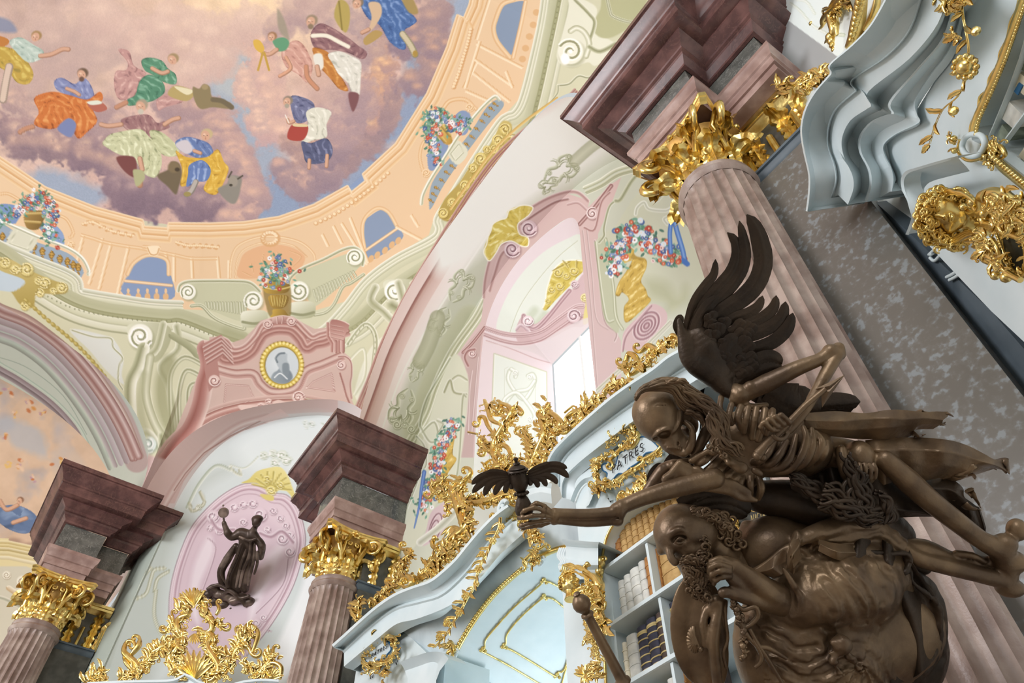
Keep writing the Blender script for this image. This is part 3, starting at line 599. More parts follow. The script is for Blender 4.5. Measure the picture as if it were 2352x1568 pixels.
def ring(A):
    inn='-420,60 -200,235 -60,320 0,358 105,428 220,474 328,503 331,518 385,522 388,510 480,511 560,508 640,496 720,468 797,425 806,440 838,414 832,398 907,329 979,214 1025,107 1048,34 1064,40 1076,10 1090,-60 1100,-200'
    ip=pp(inn); low=pp('1260,-200 1250,-60 1243,20 1213,143 1190,235 1140,290 1060,400 1000,490 985,545 900,600 838,640 790,700 700,720 560,720 420,712 330,702 250,690 187,668 100,610 0,560 -200,450 -420,330')
    A.fill(ip+low,'efcda0',soft=1.2,smooth=0,c2='e8c294',ang=60)
    mould(A,ip,[(3,3.2,'f6dcb4 e0a868'),(10,3.5,'f8e0ba e6b67c'),(17,4,'f3d3a4 d89a58'),(25,3,'f6dab0 e9bf8a'),(33,3.5,'e3ae70 f2d2a2')],smooth=0)
    A.T(0,400,.3827)
    for s in ('500,300 560,290 640,330 700,350 800,370','1060,410 1130,430 1200,430 1310,440'):
        q=resamp(cat(A._p(s),4),22); A.T()
        for j,(x,y) in enumerate(q): A.blob(x,y+3*math.sin(j*2.),5,5,'dca468',.8,.4); A.blob(x-1,y-1,3.4,3.2,'f6dcb0',.85,.4)
        A.T(0,400,.3827)
    for s in ('505,370 440,640','620,390 540,660','670,420 600,690','775,440 710,720','1050,480 1050,640','1155,500 1160,620','1310,500 1320,620','1000,470 1030,740','1380,520 1380,620'): mould(A,s,[(0,2.2,'d79c5c f6deb6'),(4,1.5,'f8e4c0')],smooth=0)
    for s in ('490,360 560,380 620,400 690,415 780,430 850,440 1050,480 1150,500 1300,500','860,430 960,440'): mould(A,s,[(0,2,'dca468 f6dcb2'),(5,1.6,'e6b880')])
    # arched openings with sky and little balustrades
    A.T(0,400,.3827)
    A.fill('740,720 770,600 800,540 860,500 940,495 1000,520 1010,600 1030,620 1030,750','7c93bb',soft=1.3); A.stroke('765,600 800,535 870,490 945,490 1005,520 1012,600',12,'dca468 f3d4a6 e2b37a'); A.stroke('750,640 1030,668',9,'e0aa6c f6dcb4 d8a064'); 
    for x in (770,830,885,940,995): A.blob(x,735,20,26,'e0ae74',1,.25); A.blob(x,700,10,18,'e9bf8c',1,.3)
    A.fill('880,440 900,430 950,430 960,450 940,490 900,485','f6dfb8',soft=1.5); A.stroke('885,440 905,480 940,480 955,445',3,'d09654')
    A.T(500,500,.3188)
    A.fill('1060,20 1080,0 1200,-60 1290,60 1330,150 1120,300 1060,230','7f93b2',soft=1.3); A.stroke('1060,230 1040,80 1070,-10 1150,-70 1230,-40 1290,60',13,'dca468 f3d4a6 e2b37a'); A.stroke('1065,235 1290,80',10,'e0aa6c f6dcb4 d8a064')
    for x,y in ((1105,295),(1150,268),(1205,235),(1255,195),(1300,165)): A.blob(x,y,22,32,'e0ae74',1,.25,rot=.5)
    for s in ('900,40 1080,330','960,0 1090,320','840,60 900,180','760,120 800,200','1290,60 1480,160','1400,-20 1450,60'): mould(A,s,[(0,2.,'d79c5c f6deb6'),(4,1.5,'f8e4c0')],smooth=0)
    # big painted shell niche
    for s,w in (('90,430 100,300 150,200 300,140 450,140 600,180 690,260 700,330',9),('130,430 140,310 190,230 320,180 450,180 560,210 640,280',6)): A.stroke(s,w,'d89c5e f6dcb2 e2b078')
    A.fill('150,430 160,320 200,250 320,200 450,195 560,225 630,290 560,390 350,430','e6ae7c',soft=2)
    for s in ('180,390 240,420','240,330 260,400','330,260 310,380','430,250 430,330','520,240 600,280 540,350','560,210 640,280'): A.stroke(s,4,['cf8f56','f2cc9c'],taper=.5)
    for k in range(16):
        a=k/16*6.28; A.blob(380+55*math.cos(a),150+45*math.sin(a),24,22,'dca468',.8,.4); A.blob(375+50*math.cos(a),145+40*math.sin(a),15,14,'f6deb6',.9,.4)
    # right limb of the ring
    A.T(950,0,.3571)
    A.fill('560,40 640,15 720,15 700,120 660,260 620,360 560,290 530,200 530,120','7e93b0',soft=1.3); A.stroke('620,370 540,270 515,190 530,120 570,30 640,0',15,'dca468 f3d4a6 e2b37a'); A.stroke('720,10 690,160 640,370',13,'e0aa6c f6dcb4 d8a064')
    for x,y in ((790,80),(770,160),(745,235),(720,310),(700,380)): A.blob(x,y,26,24,'e0ae74',1,.25)
    for s in ('410,280 700,430','380,460 620,650','340,580 520,660','400,250 480,0','320,560 400,400','430,270 340,560','400,380 640,550','600,460 640,560'): mould(A,s,[(0,2.2,'d79c5c f6deb6'),(4,1.5,'f8e4c0')],smooth=0)
    q=resamp(cat(A._p('370,190 350,280 320,380 290,480 260,560'),4),20); A.T()
    for j,(x,y) in enumerate(q): A.blob(x,y,7,7,'d89c5e',.8,.4); A.blob(x-1.5,y-1.5,4.6,4.4,'f6dcb0',.9,.4)
    q=resamp(cat(pp('740,545 790,520 860,470 905,430'),4),18)
    for j,(x,y) in enumerate(q): A.blob(x-14,y-32,7,6,'d89c5e',.8,.4); A.blob(x-15,y-33,4.6,4.4,'f6dcb0',.9,.4)
    A.T(950,0,.3571)
    A.fill('240,790 290,720 340,715 370,760 340,860 280,860','7c93bb',soft=1.3); A.fill('100,1090 90,1000 120,920 200,900 220,960 150,1080','7c93bb',soft=1.3)
    A.stroke('180,720 230,650 330,640 400,700',13,'dca468 f3d4a6 d99c5c'); A.stroke('60,1100 40,1010 60,920 110,880',10,'dca468 f3d4a6 d99c5c')
    for x,y in ((360,690),(80,1110)): A.vol(x,y,28,'efcb9a','d09654','f8e4c0')
    A.T(0,400,.3827)
    A.fill('-30,280 -20,190 60,180 120,210 100,290 20,300','6f8fc4',soft=1.3); A.fill('230,310 320,300 380,360 380,430 330,420','7f9ccc',soft=1.3); A.stroke('330,240 400,270 440,350 420,380',9,'dca468 f3d4a6 d99c5c'); A.stroke('-40,130 40,115 110,150',9,'dca468 f3d4a6 d99c5c'); A.vol(425,420,24,'efcb9a','d09654','f8e4c0')
    A.T()
CREAM='eceacf'; GRN='b5b68c'; GRD='96976c'
def green(A):
    X,Y=A.X,A.Y
    A.fill('-420,330 -200,450 0,545 100,610 187,660 250,690 330,700 420,710 560,715 700,720 800,690 838,640 900,590 985,540 1000,490 1060,395 1140,285 1190,230 1213,143 1243,20 1260,-200 1700,-300 1700,900 900,1100 300,1300 -100,1000 -420,800','cfceaa',soft=1.5,smooth=0)
    n=fbm(X,Y,60,3,11); i=np.nonzero((Y>0)&(X<1e5))[0]; 
    # balcony left
    A.T(0,400,.3827)
    A.fill('0,300 100,350 200,400 400,470 480,540 500,600 440,620 200,540 0,440','8fa4b8',soft=1.2)
    for x,y in ((15,390),(60,410),(205,450),(255,480),(310,500),(360,525),(405,540),(440,560),(470,575)): baluster(A,x,y-40,0,70)
    A.fill('100,310 225,370 170,470 40,430','d6d6bc',soft=1.2); A.stroke('105,330 200,375 165,450 60,415',4,'a2a380 f0f0da',closed=True,smooth=0)
    A.stroke('-30,265 110,325 225,375 400,440 490,500 530,570 530,600',11,'e6e8d8 fafaf0 a8aa88 dcdcc4')
    C1='-200,340 -60,390 0,425 200,510 400,590 465,640 480,700 520,715 700,745 900,775 1090,785'
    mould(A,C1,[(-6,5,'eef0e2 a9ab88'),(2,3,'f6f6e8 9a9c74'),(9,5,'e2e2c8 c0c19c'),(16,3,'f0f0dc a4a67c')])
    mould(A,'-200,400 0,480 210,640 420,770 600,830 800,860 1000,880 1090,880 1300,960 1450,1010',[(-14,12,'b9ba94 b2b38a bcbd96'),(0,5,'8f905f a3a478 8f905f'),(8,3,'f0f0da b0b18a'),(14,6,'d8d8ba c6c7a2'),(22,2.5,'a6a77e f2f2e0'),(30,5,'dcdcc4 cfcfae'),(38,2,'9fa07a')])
    A.T()
    q=resamp(cat(pp('80,665 160,705 230,722 320,735 400,738 440,752 500,775'),5),40)
    for x,y in q[::1]: A.blob(x,y,2.2,3.2,'7f8158',.7,.4)
    # centre cornice right of the urn, running up to the right
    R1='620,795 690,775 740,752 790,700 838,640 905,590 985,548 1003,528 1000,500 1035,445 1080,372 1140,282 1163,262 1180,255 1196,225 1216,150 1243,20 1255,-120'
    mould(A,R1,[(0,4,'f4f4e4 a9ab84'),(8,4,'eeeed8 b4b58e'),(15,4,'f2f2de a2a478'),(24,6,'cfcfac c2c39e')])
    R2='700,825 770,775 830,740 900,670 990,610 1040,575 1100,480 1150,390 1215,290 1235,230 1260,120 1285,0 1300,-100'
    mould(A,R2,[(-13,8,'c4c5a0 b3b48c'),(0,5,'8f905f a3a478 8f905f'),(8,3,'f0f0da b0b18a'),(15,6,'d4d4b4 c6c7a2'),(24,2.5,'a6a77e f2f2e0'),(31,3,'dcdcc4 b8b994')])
    q=resamp(cat(pp(R2),5),90)
    for x,y in q: A.blob(x,y,2.6,2.6,'7a7c50',.6,.4)
    # scrolled balcony brackets beside the urn
    A.T(0,400,.3827)
    A.fill('1110,650 1480,650 1560,700 1560,760 1480,800 1480,830 1440,880 1300,830 1180,780','c3c49e',soft=1.5)
    for j in range(15): x=1235+j*17; A.stroke([(x,770),(x+4,800+j*3)],6,'7f8158 dfe0c4 a4a67e',smooth=0)
    A.stroke('1070,700 1080,665 1120,645 1200,640 1400,640 1500,650 1560,700',11,'f4f4e6 c9caa8 8f9166 e8e8d2')
    A.stroke('1150,790 1210,790 1270,850 1340,890 1460,930 1460,900',12,'eceed8 a6a87c e0e0c6 8f9166 d0d0ae'); 
    A.T(500,500,.3188)
    A.fill('560,420 640,370 960,250 1030,260 1040,330 900,470 700,640 640,560','c6c7a2',soft=1.5)
    for j in range(16): A.stroke([(690+j*19,520-j*9),(712+j*19,600-j*12)],7,'7f8158 dfe0c4 a4a67e',smooth=0)
    A.stroke('560,580 520,520 520,440 600,370 760,300 900,230 990,215 1050,270 1045,340',13,'f4f4e6 c9caa8 8f9166 e8e8d2'); A.stroke('700,700 780,680 840,620 900,500 960,470 1050,410',14,'eceed8 a6a87c e0e0c6 8f9166 d0d0ae')
    for x,y,r in ((1120,700,0),):
        pass
    A.T()
    for x,y,r,h in ((432,670,19,1),(582,690,23,1),(687,668,24,-1),(815,590,20,1)): A.vol(x,y,r,'eeeedc','8a8c62','fbfbf2',1.5,2.5,h)
    for x,y in ((585,725),(695,705)): A.fill([(x-26,y-10),(x+22,y-12),(x+30,y+8),(x+20,y+24),(x-24,y+26),(x-32,y+8)],'e8e8d2',soft=2,c2='a8aa80',ang=60); A.stroke([(x-28,y+14),(x,y+18),(x+26,y+12)],3,'8f9168')
    # urn of flowers
    A.T(500,500,.3188)
    A.fill('330,490 430,460 520,490 530,640 510,720 390,720 350,640','8a7030',soft=3,a=.8)
    for p,c in (('325,500 360,475 500,475 520,500 490,540 360,545','cba236'),('375,560 500,560 505,610 470,650 400,650 372,610','c09430'),('400,660 470,660 500,690 505,720 385,720 395,690','cba236'),('385,410 440,405 445,440 470,470 370,470','d0a83c')): A.fill(p,c,soft=1.5,c2='7c5c1c',ang=20)
    for j in range(6): A.stroke([(382+j*22,560),(386+j*20,600),(400+j*14,640)],5,'f0d878 8a6a20',smooth=0,taper=.6)
    A.stroke('330,505 430,520 520,500',6,'f4e08c a57c24'); A.T(); A.flowers('605,640 615,612 632,605 650,615 658,640 640,640',26,40,2,5.); A.flowers('612,650 628,610 645,620',20,20,9,4.5)
    # left flowers over the balcony, right ones
    A.T(0,400,.3827); A.fill('150,230 260,220 265,270 230,330 160,320','a8823c',soft=2,c2='7c5c24',ang=30); A.stroke('150,240 255,235',8,'e6c878 9c7830'); A.stroke('155,285 240,290',8,'e6c878 9c7830'); A.T()
    A.flowers('5,500 40,485 70,462 90,452 115,470 120,500 110,530 125,550',20,95,3,5.); A.flowers('62,470 85,455 110,460',24,30,5,5.)
    A.T(950,0,.3571)
    A.fill('100,1330 110,1200 180,1080 280,960 380,830 470,690 540,640 580,680 480,800 350,970 200,1180 120,1330','8ca0ae',soft=1.5)
    for x,y in ((110,1290),(130,1250),(150,1210),(180,1160),(215,1110),(250,1070),(340,930),(375,880),(405,830),(440,780),(470,740),(500,700),(525,670)): baluster(A,x-16,y-12,34,24)
    A.fill('215,970 280,900 350,980 280,1060','d8d8be',soft=1.5); A.stroke('240,990 290,930 320,980 270,1030',4,'9a9c74 f0f0da',closed=True,smooth=0)
    A.stroke('50,1310 60,1250 110,1150 200,1010 290,870 380,760 450,680 520,620 550,640',12,'dcdcc2 f6f6e8 a2a47c d8d8ba')
    A.fill('150,830 200,800 230,850 250,910 210,930 160,880','b8882c',soft=2,c2='e6c060',ang=200); A.stroke('140,850 200,910',10,'e8c868 8a6420'); A.stroke('180,810 235,870',10,'e8c868 8a6420'); A.T()
    A.flowers('985,270 1000,262 1030,275 1045,290 1065,280 1075,285',20,55,4,5.); A.flowers('980,290 992,320 998,350 1003,375',16,40,6,5.); A.flowers('985,268 1010,275 1000,300',22,25,8,5.)
    # gilt rocaille cartouche over the window arch
    A.T(950,0,.3571)
    A.fill('160,1390 200,1280 290,1180 370,1060 470,960 520,880 570,780 630,800 620,900 590,1050 520,1130 440,1160 380,1300 260,1420','c9b35c',soft=3,c2='a88c34',ang=60)
    A.fill('340,1290 400,1190 470,1120 500,1070 500,1130 440,1230 370,1310','cfd6d2',soft=2)
    rg=random.Random(11)
    for x,y,r in ((190,1370,34),(245,1300,30),(330,1190,34),(380,1080,30),(430,1020,42),(540,900,38),(590,830,38),(520,960,30),(580,960,26),(300,1350,26),(560,1040,24),(300,1250,22),(470,960,26)): A.vol(x,y,r,'dcc668','8a6c20','f6e8a0',1.3,rg.random()*6,rg.choice((-1,1)))
    for x,y,a in ((250,1390,1.2),(290,1400,.8),(560,1100,1.),(600,980,.6),(600,880,-.6),(420,1150,2.4)): A.T(); acanth(A,950+x*.3571,y*.3571,22,a,'d8c064','8a6c20','f2e294')
    A.T(0,400,.3827)
    A.fill('-40,500 60,510 150,560 230,600 330,640 400,660 400,710 320,720 220,720 200,800 120,780 60,700 -20,680 -40,580','cdb96c',soft=3,c2='ab9440',ang=80); A.fill('-40,570 30,590 150,640 90,700 20,700 -40,680','b9ccd8',soft=3)
    for x,y,r in ((30,530,34),(90,570,30),(160,570,42),(270,650,36),(370,680,34),(230,640,26),(150,790,28),(240,710,28),(320,700,22)): A.vol(x,y,r,'dccb7a','8f7a30','f6ecb4',1.3,rg.random()*6,rg.choice((-1,1)))
    A.T()
    # shell-and-scroll consoles carrying the cornice
    for (x,y,r,k) in ((322,772,30,1),(907,668,26,1)):
        A.fill([(x-r,y-8),(x-r*.6,y-r),(x+r*1.6,y-r),(x+r*2.4,y-r*.4),(x+r*2.1,y+r*.9),(x+r*1.2,y+r*2),(x+r*.2,y+r*1.4)],'d9dabd',soft=2,c2='a9aa82',ang=20)
        A.vol(x,y,r,'f0f0e2','8d8f66','ffffff',1.4,.5,1)
    A.stroke('375,745 360,800 330,830 335,880 345,940 370,990 410,1010 400,940 385,880 370,840 410,800 405,750',9,'e8e8d0 9fa178 d4d4b4')
    A.stroke('330,800 318,840 300,880 300,940 305,980 318,1020 330,1050',14,'f2f2e4 d4d4b6 8f9168 c0c19a'); A.stroke('345,820 335,900 350,960 370,1000',10,'a2a37a dcdcc0 a2a37a')
    A.stroke('395,770 440,800 470,840',8,'b3b48c 8f9168'); A.stroke('900,700 925,720 930,760 915,810 905,850',14,'e0e0c4 8a8c60 d0d0ac',taper=-.6); A.stroke('862,660 852,690 880,715 905,735 925,700 915,650',10,'eeeedc 9c9e74 e0e0c6')
    for s in ('395,1010 390,900 395,850 425,820 470,840','415,1010 410,930 415,880 430,850 465,865','440,1000 432,920 438,885 460,880'): A.stroke(s,6,'e6e6cc 8e9066 dcdcc0 9ea078')
    A.fill('440,900 460,885 478,895 460,1000 440,990','c9d0b4',soft=2)
    A.stroke('300,1010 330,990 350,1000 370,1030 400,1040',7,'f0f0e0 9a9c74'); A.vol(340,1020,20,'d8e4dc','7c9080','ffffff',1.4,1.,1); A.stroke('370,1000 372,1040',8,'c6c9a0 8e9066 dcdcc0')
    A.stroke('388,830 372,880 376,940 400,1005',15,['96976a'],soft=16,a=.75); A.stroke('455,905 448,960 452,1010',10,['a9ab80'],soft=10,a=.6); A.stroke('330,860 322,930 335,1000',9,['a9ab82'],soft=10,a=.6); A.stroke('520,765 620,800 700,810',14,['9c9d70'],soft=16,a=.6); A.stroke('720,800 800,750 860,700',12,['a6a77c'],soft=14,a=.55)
    # left spandrel panel and gold leaf along the big arch
    A.T(0,400,.3827)
    A.fill('420,930 640,970 690,1000 740,1100 730,1200 740,1260 640,1180 540,1060','d4d8d0',soft=3); A.stroke('430,935 560,975 665,985 680,1040 735,1100 715,1150 710,1240 735,1290',7,'f0f0e2 989a72 e0e0ca')
    A.T()
    q=cat(pp('60,690 110,735 175,790 230,850 280,925 310,990 325,1050'),8)
    for j,(x,y) in enumerate(resamp(q,34)): A.blob(x,y,9,6,'a8923c',.9,.4,rot=.8); A.blob(x-2,y-2,5,3.4,'d2be66',.8,.5,rot=.8+.4*math.sin(j*2))
    # panels right of the red aedicule
    A.fill('850,800 905,760 925,770 870,870 840,930 815,900','dfe0c8',soft=3); A.stroke('800,790 838,745 862,770 860,830 848,880 826,935',6,'f4f4e4 9c9e74 e4e4cc 9c9e74'); A.stroke('800,830 835,800 838,860 815,905',3,'b8b992 f4f4e2')
    for x,y in resamp(pp('800,790 838,745 862,770 860,830 848,880'),16): A.blob(x,y,1.6,4,'8a8c62',.6,.4)
    A.stroke('945,650 965,632 1010,590',4,'f2f2de 9c9e74 dcdcc0'); A.stroke('935,700 950,660 945,650',4,'f2f2de 9c9e74 dcdcc0')
    # upper right of the vault
    A.T(950,0,.3571)
    A.fill('1000,-40 1100,0 1180,60 1160,200 1300,290 1180,420 1120,400 1040,430 960,420 920,360 950,240 980,130 1000,60','e2e2ca',soft=3); A.fill('1240,-60 1500,-60 1440,120 1300,230 1200,240 1150,170 1200,60','b4b483',soft=4)
    A.stroke('1240,-40 1260,60 1290,110 1440,140 1560,20',12,'e6e6cc 8a8c60 e2e2c8 8a8c60 d8d8b8'); A.stroke('1040,0 1130,90 1165,150 1130,270',14,'f0f0de b0b18a 8a8c60 dedec2'); A.vol(1010,330,88,'e9e9d4','8a8a5e','fdfdf4',1.3,-2.6,1); A.blob(975,378,34,44,'fbfbf6',1,.3)
    A.stroke('1010,200 1050,180 1100,210 1130,280 1110,360',18,'a0a074 f2f2e0 b4b58e'); A.stroke('930,550 1000,540 1060,490 1120,500 1180,480',9,'f2f2e2 8e9066 dcdcc0'); A.stroke('930,550 925,600 880,660 860,720',7,'e6e6cc 8e9066 e6e6cc'); A.stroke('1130,300 1200,330 1300,280',16,'dcdcc0 8a8c60 c9caa6')
    A.T()
RED='b48379'
def aedicule(A):
    A.T(500,500,.3188)
    out='-330,1600 -250,1400 -190,1250 -130,1100 -60,1000 -60,900 -60,860 30,850 100,900 190,870 260,800 310,740 400,715 470,705 540,710 620,760 700,800 780,790 820,730 940,770 925,830 900,960 960,1010 965,1100 950,1200 970,1320 1000,1400 860,1370 700,1290 520,1300 300,1370 100,1440 -60,1560 -200,1700'
    A.fill(out,'c9a79a',soft=1.5,smooth=0,c2='d3b5a8',ang=90)
    mould(A,'-100,1000 -60,960 20,960 50,1010 150,1010 240,960 290,880 330,830 400,800 470,795 540,810 600,870 640,930 700,900 780,880 850,830 930,800',[(-14,4,'e0c4b8 8e5248'),(-5,5,'a8695e d6b0a4 8e5248'),(5,5,'9a5c52 c99c90 87493f'),(14,4,'a36a60 d2aca0')])
    mould(A,'10,880 60,900 110,960 200,940 280,860 330,780 410,745 480,735 560,760 620,820 680,870 740,850 800,830 860,770 930,790',[(-7,3.5,'e8d0c4 94584e'),(0,4,'b27a70 dcbcb0 8e5248')])
    for x,y in ((360,765),(530,745)): A.vol(x,y,36,'dbb9ae','83463e','f2dcd4',1.3)
    A.fill('395,720 500,715 470,760 410,765','d8b6aa',soft=2,c2='9c645a',ang=70); A.stroke('430,720 430,760',5,'8e5248 ecd4ca'); A.stroke('470,715 465,760',5,'8e5248 ecd4ca')
    # frieze of straight members below
    mould(A,'0,1100 120,1130 250,1130 300,1200 380,1260 500,1260 580,1220 640,1110 760,1060 900,1000',[(0,4,'e2c8bc 9c645a'),(8,3,'b27a70 e0c4b8'),(-9,3,'8e5248 dcbcb0')])
    for s in ('820,760 820,850 850,900 850,960','900,830 900,960'): mould(A,s,[(0,5,'8e5248 dcb8ac'),(9,3,'9a5c52 c99c90')],smooth=0)
    A.fill('820,735 940,770 920,840 900,880 820,860','a4685e',soft=1.5,c2='c89c90',ang=90)
    for j in range(4): A.stroke([(820,775+j*28),(905,790+j*30)],3,'e0c4b8 84463c',smooth=0)
    A.vol(890,1060,34,'dcbcb2','83463e','f6e6e0',1.2,-1.5,-1); A.stroke('870,1000 920,1000 960,1040 965,1130 955,1200 965,1300',8,'e8d2c8 9c645a d8b4a8'); A.stroke('880,1120 905,1200 930,1290 970,1380',9,'c99c90 8e5248 dcbcb0')
    for s in ('640,1230 690,1180 820,1120 840,1250 640,1220','60,1200 220,1210 260,1300 120,1370 40,1420'): A.fill(s,'c9a69a',soft=1.5,smooth=0); A.stroke(s,5,'8e5248 e6cec4 b07a70',closed=True,smooth=0)
    # portrait medallion
    A.blob(462,1060,170,182,'7c5a24',.7,.2); A.blob(462,1060,162,174,'d8b840',1,.05); 
    for k in range(34):
        a=k/34*6.283; A.blob(462+144*math.cos(a),1060+156*math.sin(a),13,11,'f4e48c',.9,.4,rot=a); A.blob(462+156*math.cos(a+.09),1060+168*math.sin(a+.09),8,6,'8f6e1c',.8,.4)
    A.blob(462,1062,130,142,'8c7020',.9,.06); A.blob(464,1064,122,134,'c6d0d4',1,.05); A.blob(440,1050,90,100,'d8e0e2',.6,.8)
    A.fill('385,1160 400,1120 430,1100 450,1080 480,1090 520,1100 540,1150 500,1190 430,1190','8e9ca4',soft=3,c2='707e88',ang=0); A.fill('425,1050 430,1000 460,975 500,980 500,1020 512,1060 510,1110 480,1140 450,1100 440,1080','aab6bc',soft=3); A.fill('470,1050 510,1050 515,1110 480,1150 465,1100','7a8890',soft=3); A.stroke('430,1040 420,1010 445,980 480,975',7,'6a7880'); A.stroke('410,1150 450,1120 500,1160',4,'e8eef0')
    # arch mouldings over the diagonal niche (painted archivolt)
    A.T()
    mould(A,'332,1140 352,1100 372,1060 400,1020 440,985 490,955 545,938 600,930 650,926 700,926 760,938 800,950',[(-16,4,'d9b8ac b48a7e'),(-7,3,'8e5248 c99c90'),(0,4,'d6b4a8 a4685e'),(7,2.5,'8e5248 e8d2c8')])
    A.fill('548,930 556,944 566,949 600,935 640,928 694,925 700,908 688,900 670,925 640,918 620,925 590,930','ddbfb4',soft=1.5); A.vol(600,935,12,'dcbcb2','8e5248','f6e6e0'); A.vol(685,912,15,'dcbcb2','8e5248','f6e6e0',1.3,0,-1); A.vol(617,922,8,'dcbcb2','8e5248','f6e6e0')
    # left leg of the aedicule
    A.stroke('472,800 480,840 470,880 460,930 440,980 410,1020 380,1060 350,1100 330,1150',20,'e2cabe b98076 9c5a50 c4948a',smooth=6)
    A.fill('465,790 508,768 530,800 500,830 505,870 480,900 470,850','b07a70',soft=1.5,smooth=0)
    for j in range(5): A.stroke([(468+j*2,798+j*9),(508+j*1,775+j*9),(530+j*1,798+j*9)],2.5,'e6cec4 84463c',smooth=0)
    A.vol(492,874,14,'dcbcb2','83463e','f6e6e0',1.2); 
def paint_vault(A):
    clouds(A); figures(A); ring(A); green(A); aedicule(A)
    A.T()
    # painted edge lines of the window arch
    mould(A,'815,985 835,930 856,880 890,790 940,690 990,605 1045,515 1100,430 1150,365 1210,310 1290,255 1330,215',[(-14,3,'caa598 8e5248'),(-7,3,'b98a7e 8e5248 d2b0a4'),(0,3,'9a5c52 cda497'),(6,3,'8e5248 c89c90')])
    mould(A,'1050,490 1100,420 1150,355 1210,298 1290,240',[(-18,3,'c99c44 e6c878')])
    # big arch to the far hall: outer band
    mould(A,'-200,640 -60,670 0,705 60,730 110,765 170,815 220,870 265,940 300,1010 318,1070 326,1120',[(-4,5,'8f6e62 c0a396'),(7,5,'7c4c46 c9b0a8 8a5850'),(18,5,'8a5850 b79a92 7c4c46'),(30,6,'b09a98 c3b4b4'),(42,5,'8a6a66 bba9a8')])
    A.fill('300,1010 330,1040 400,1060 440,1080 380,1110 330,1130 310,1080','c9a8a4',soft=6)
def bayc(A,c): pass
def scroll_orn(A,x,y,ang,s,c='c4c8a8',d='8a8e68',l='eef0dc'):
    """painted stucco spray: two C scrolls and leaves"""
    ca,sa=math.cos(ang),math.sin(ang)
    f=lambda u,v:(x+s*(u*ca-v*sa),y+s*(u*sa+v*ca))
    for sg in (-1,1):
        A.stroke([f(-.9,sg*.1),f(-.5,sg*.35),f(-.1,sg*.25),f(.2,sg*.5),f(.6,sg*.45)],s*.09,[l,c,d],taper=.5); q=f(.6,sg*.3); A.vol(q[0],q[1],s*.17,c,d,l,1.2,0,sg); q=f(-.55,sg*.22); A.vol(q[0],q[1],s*.13,c,d,l,1.2,3,sg)
    for sg in (-1,1): q=f(0,sg*.2); acanth(A,q[0],q[1],s*.45,ang+sg*.9,c,d,l,4,1.,.6)
    acanth(A,*f(.3,0),s*.5,ang,c,d,l,5,1.3,.4)
def vase(A,pts):
    A.fill(pts,'8a6c24',soft=3); q=A._p(pts); c=q.mean(0); o,k=A.o,A.k; A.T(); A.fill((q-c)*.88+c-[2,1],'d6b44e',soft=3,c2='a07c28',ang=20)
    lo,hi=q.min(0),q.max(0); 
    for j in range(7):
        y=lo[1]+(hi[1]-lo[1])*(j+.5)/7; r=(hi[0]-lo[0])*.36*(1-.3*abs(j-2)/5); xx=np.interp(y,[lo[1],hi[1]],[c[0]+4,c[0]-2]); A.stroke([(xx-r,y+4),(xx,y-3),(xx+r,y-8)],4,['f2e08c','8a6a20','d0ac44'])
    A.T(o[0],o[1],k)
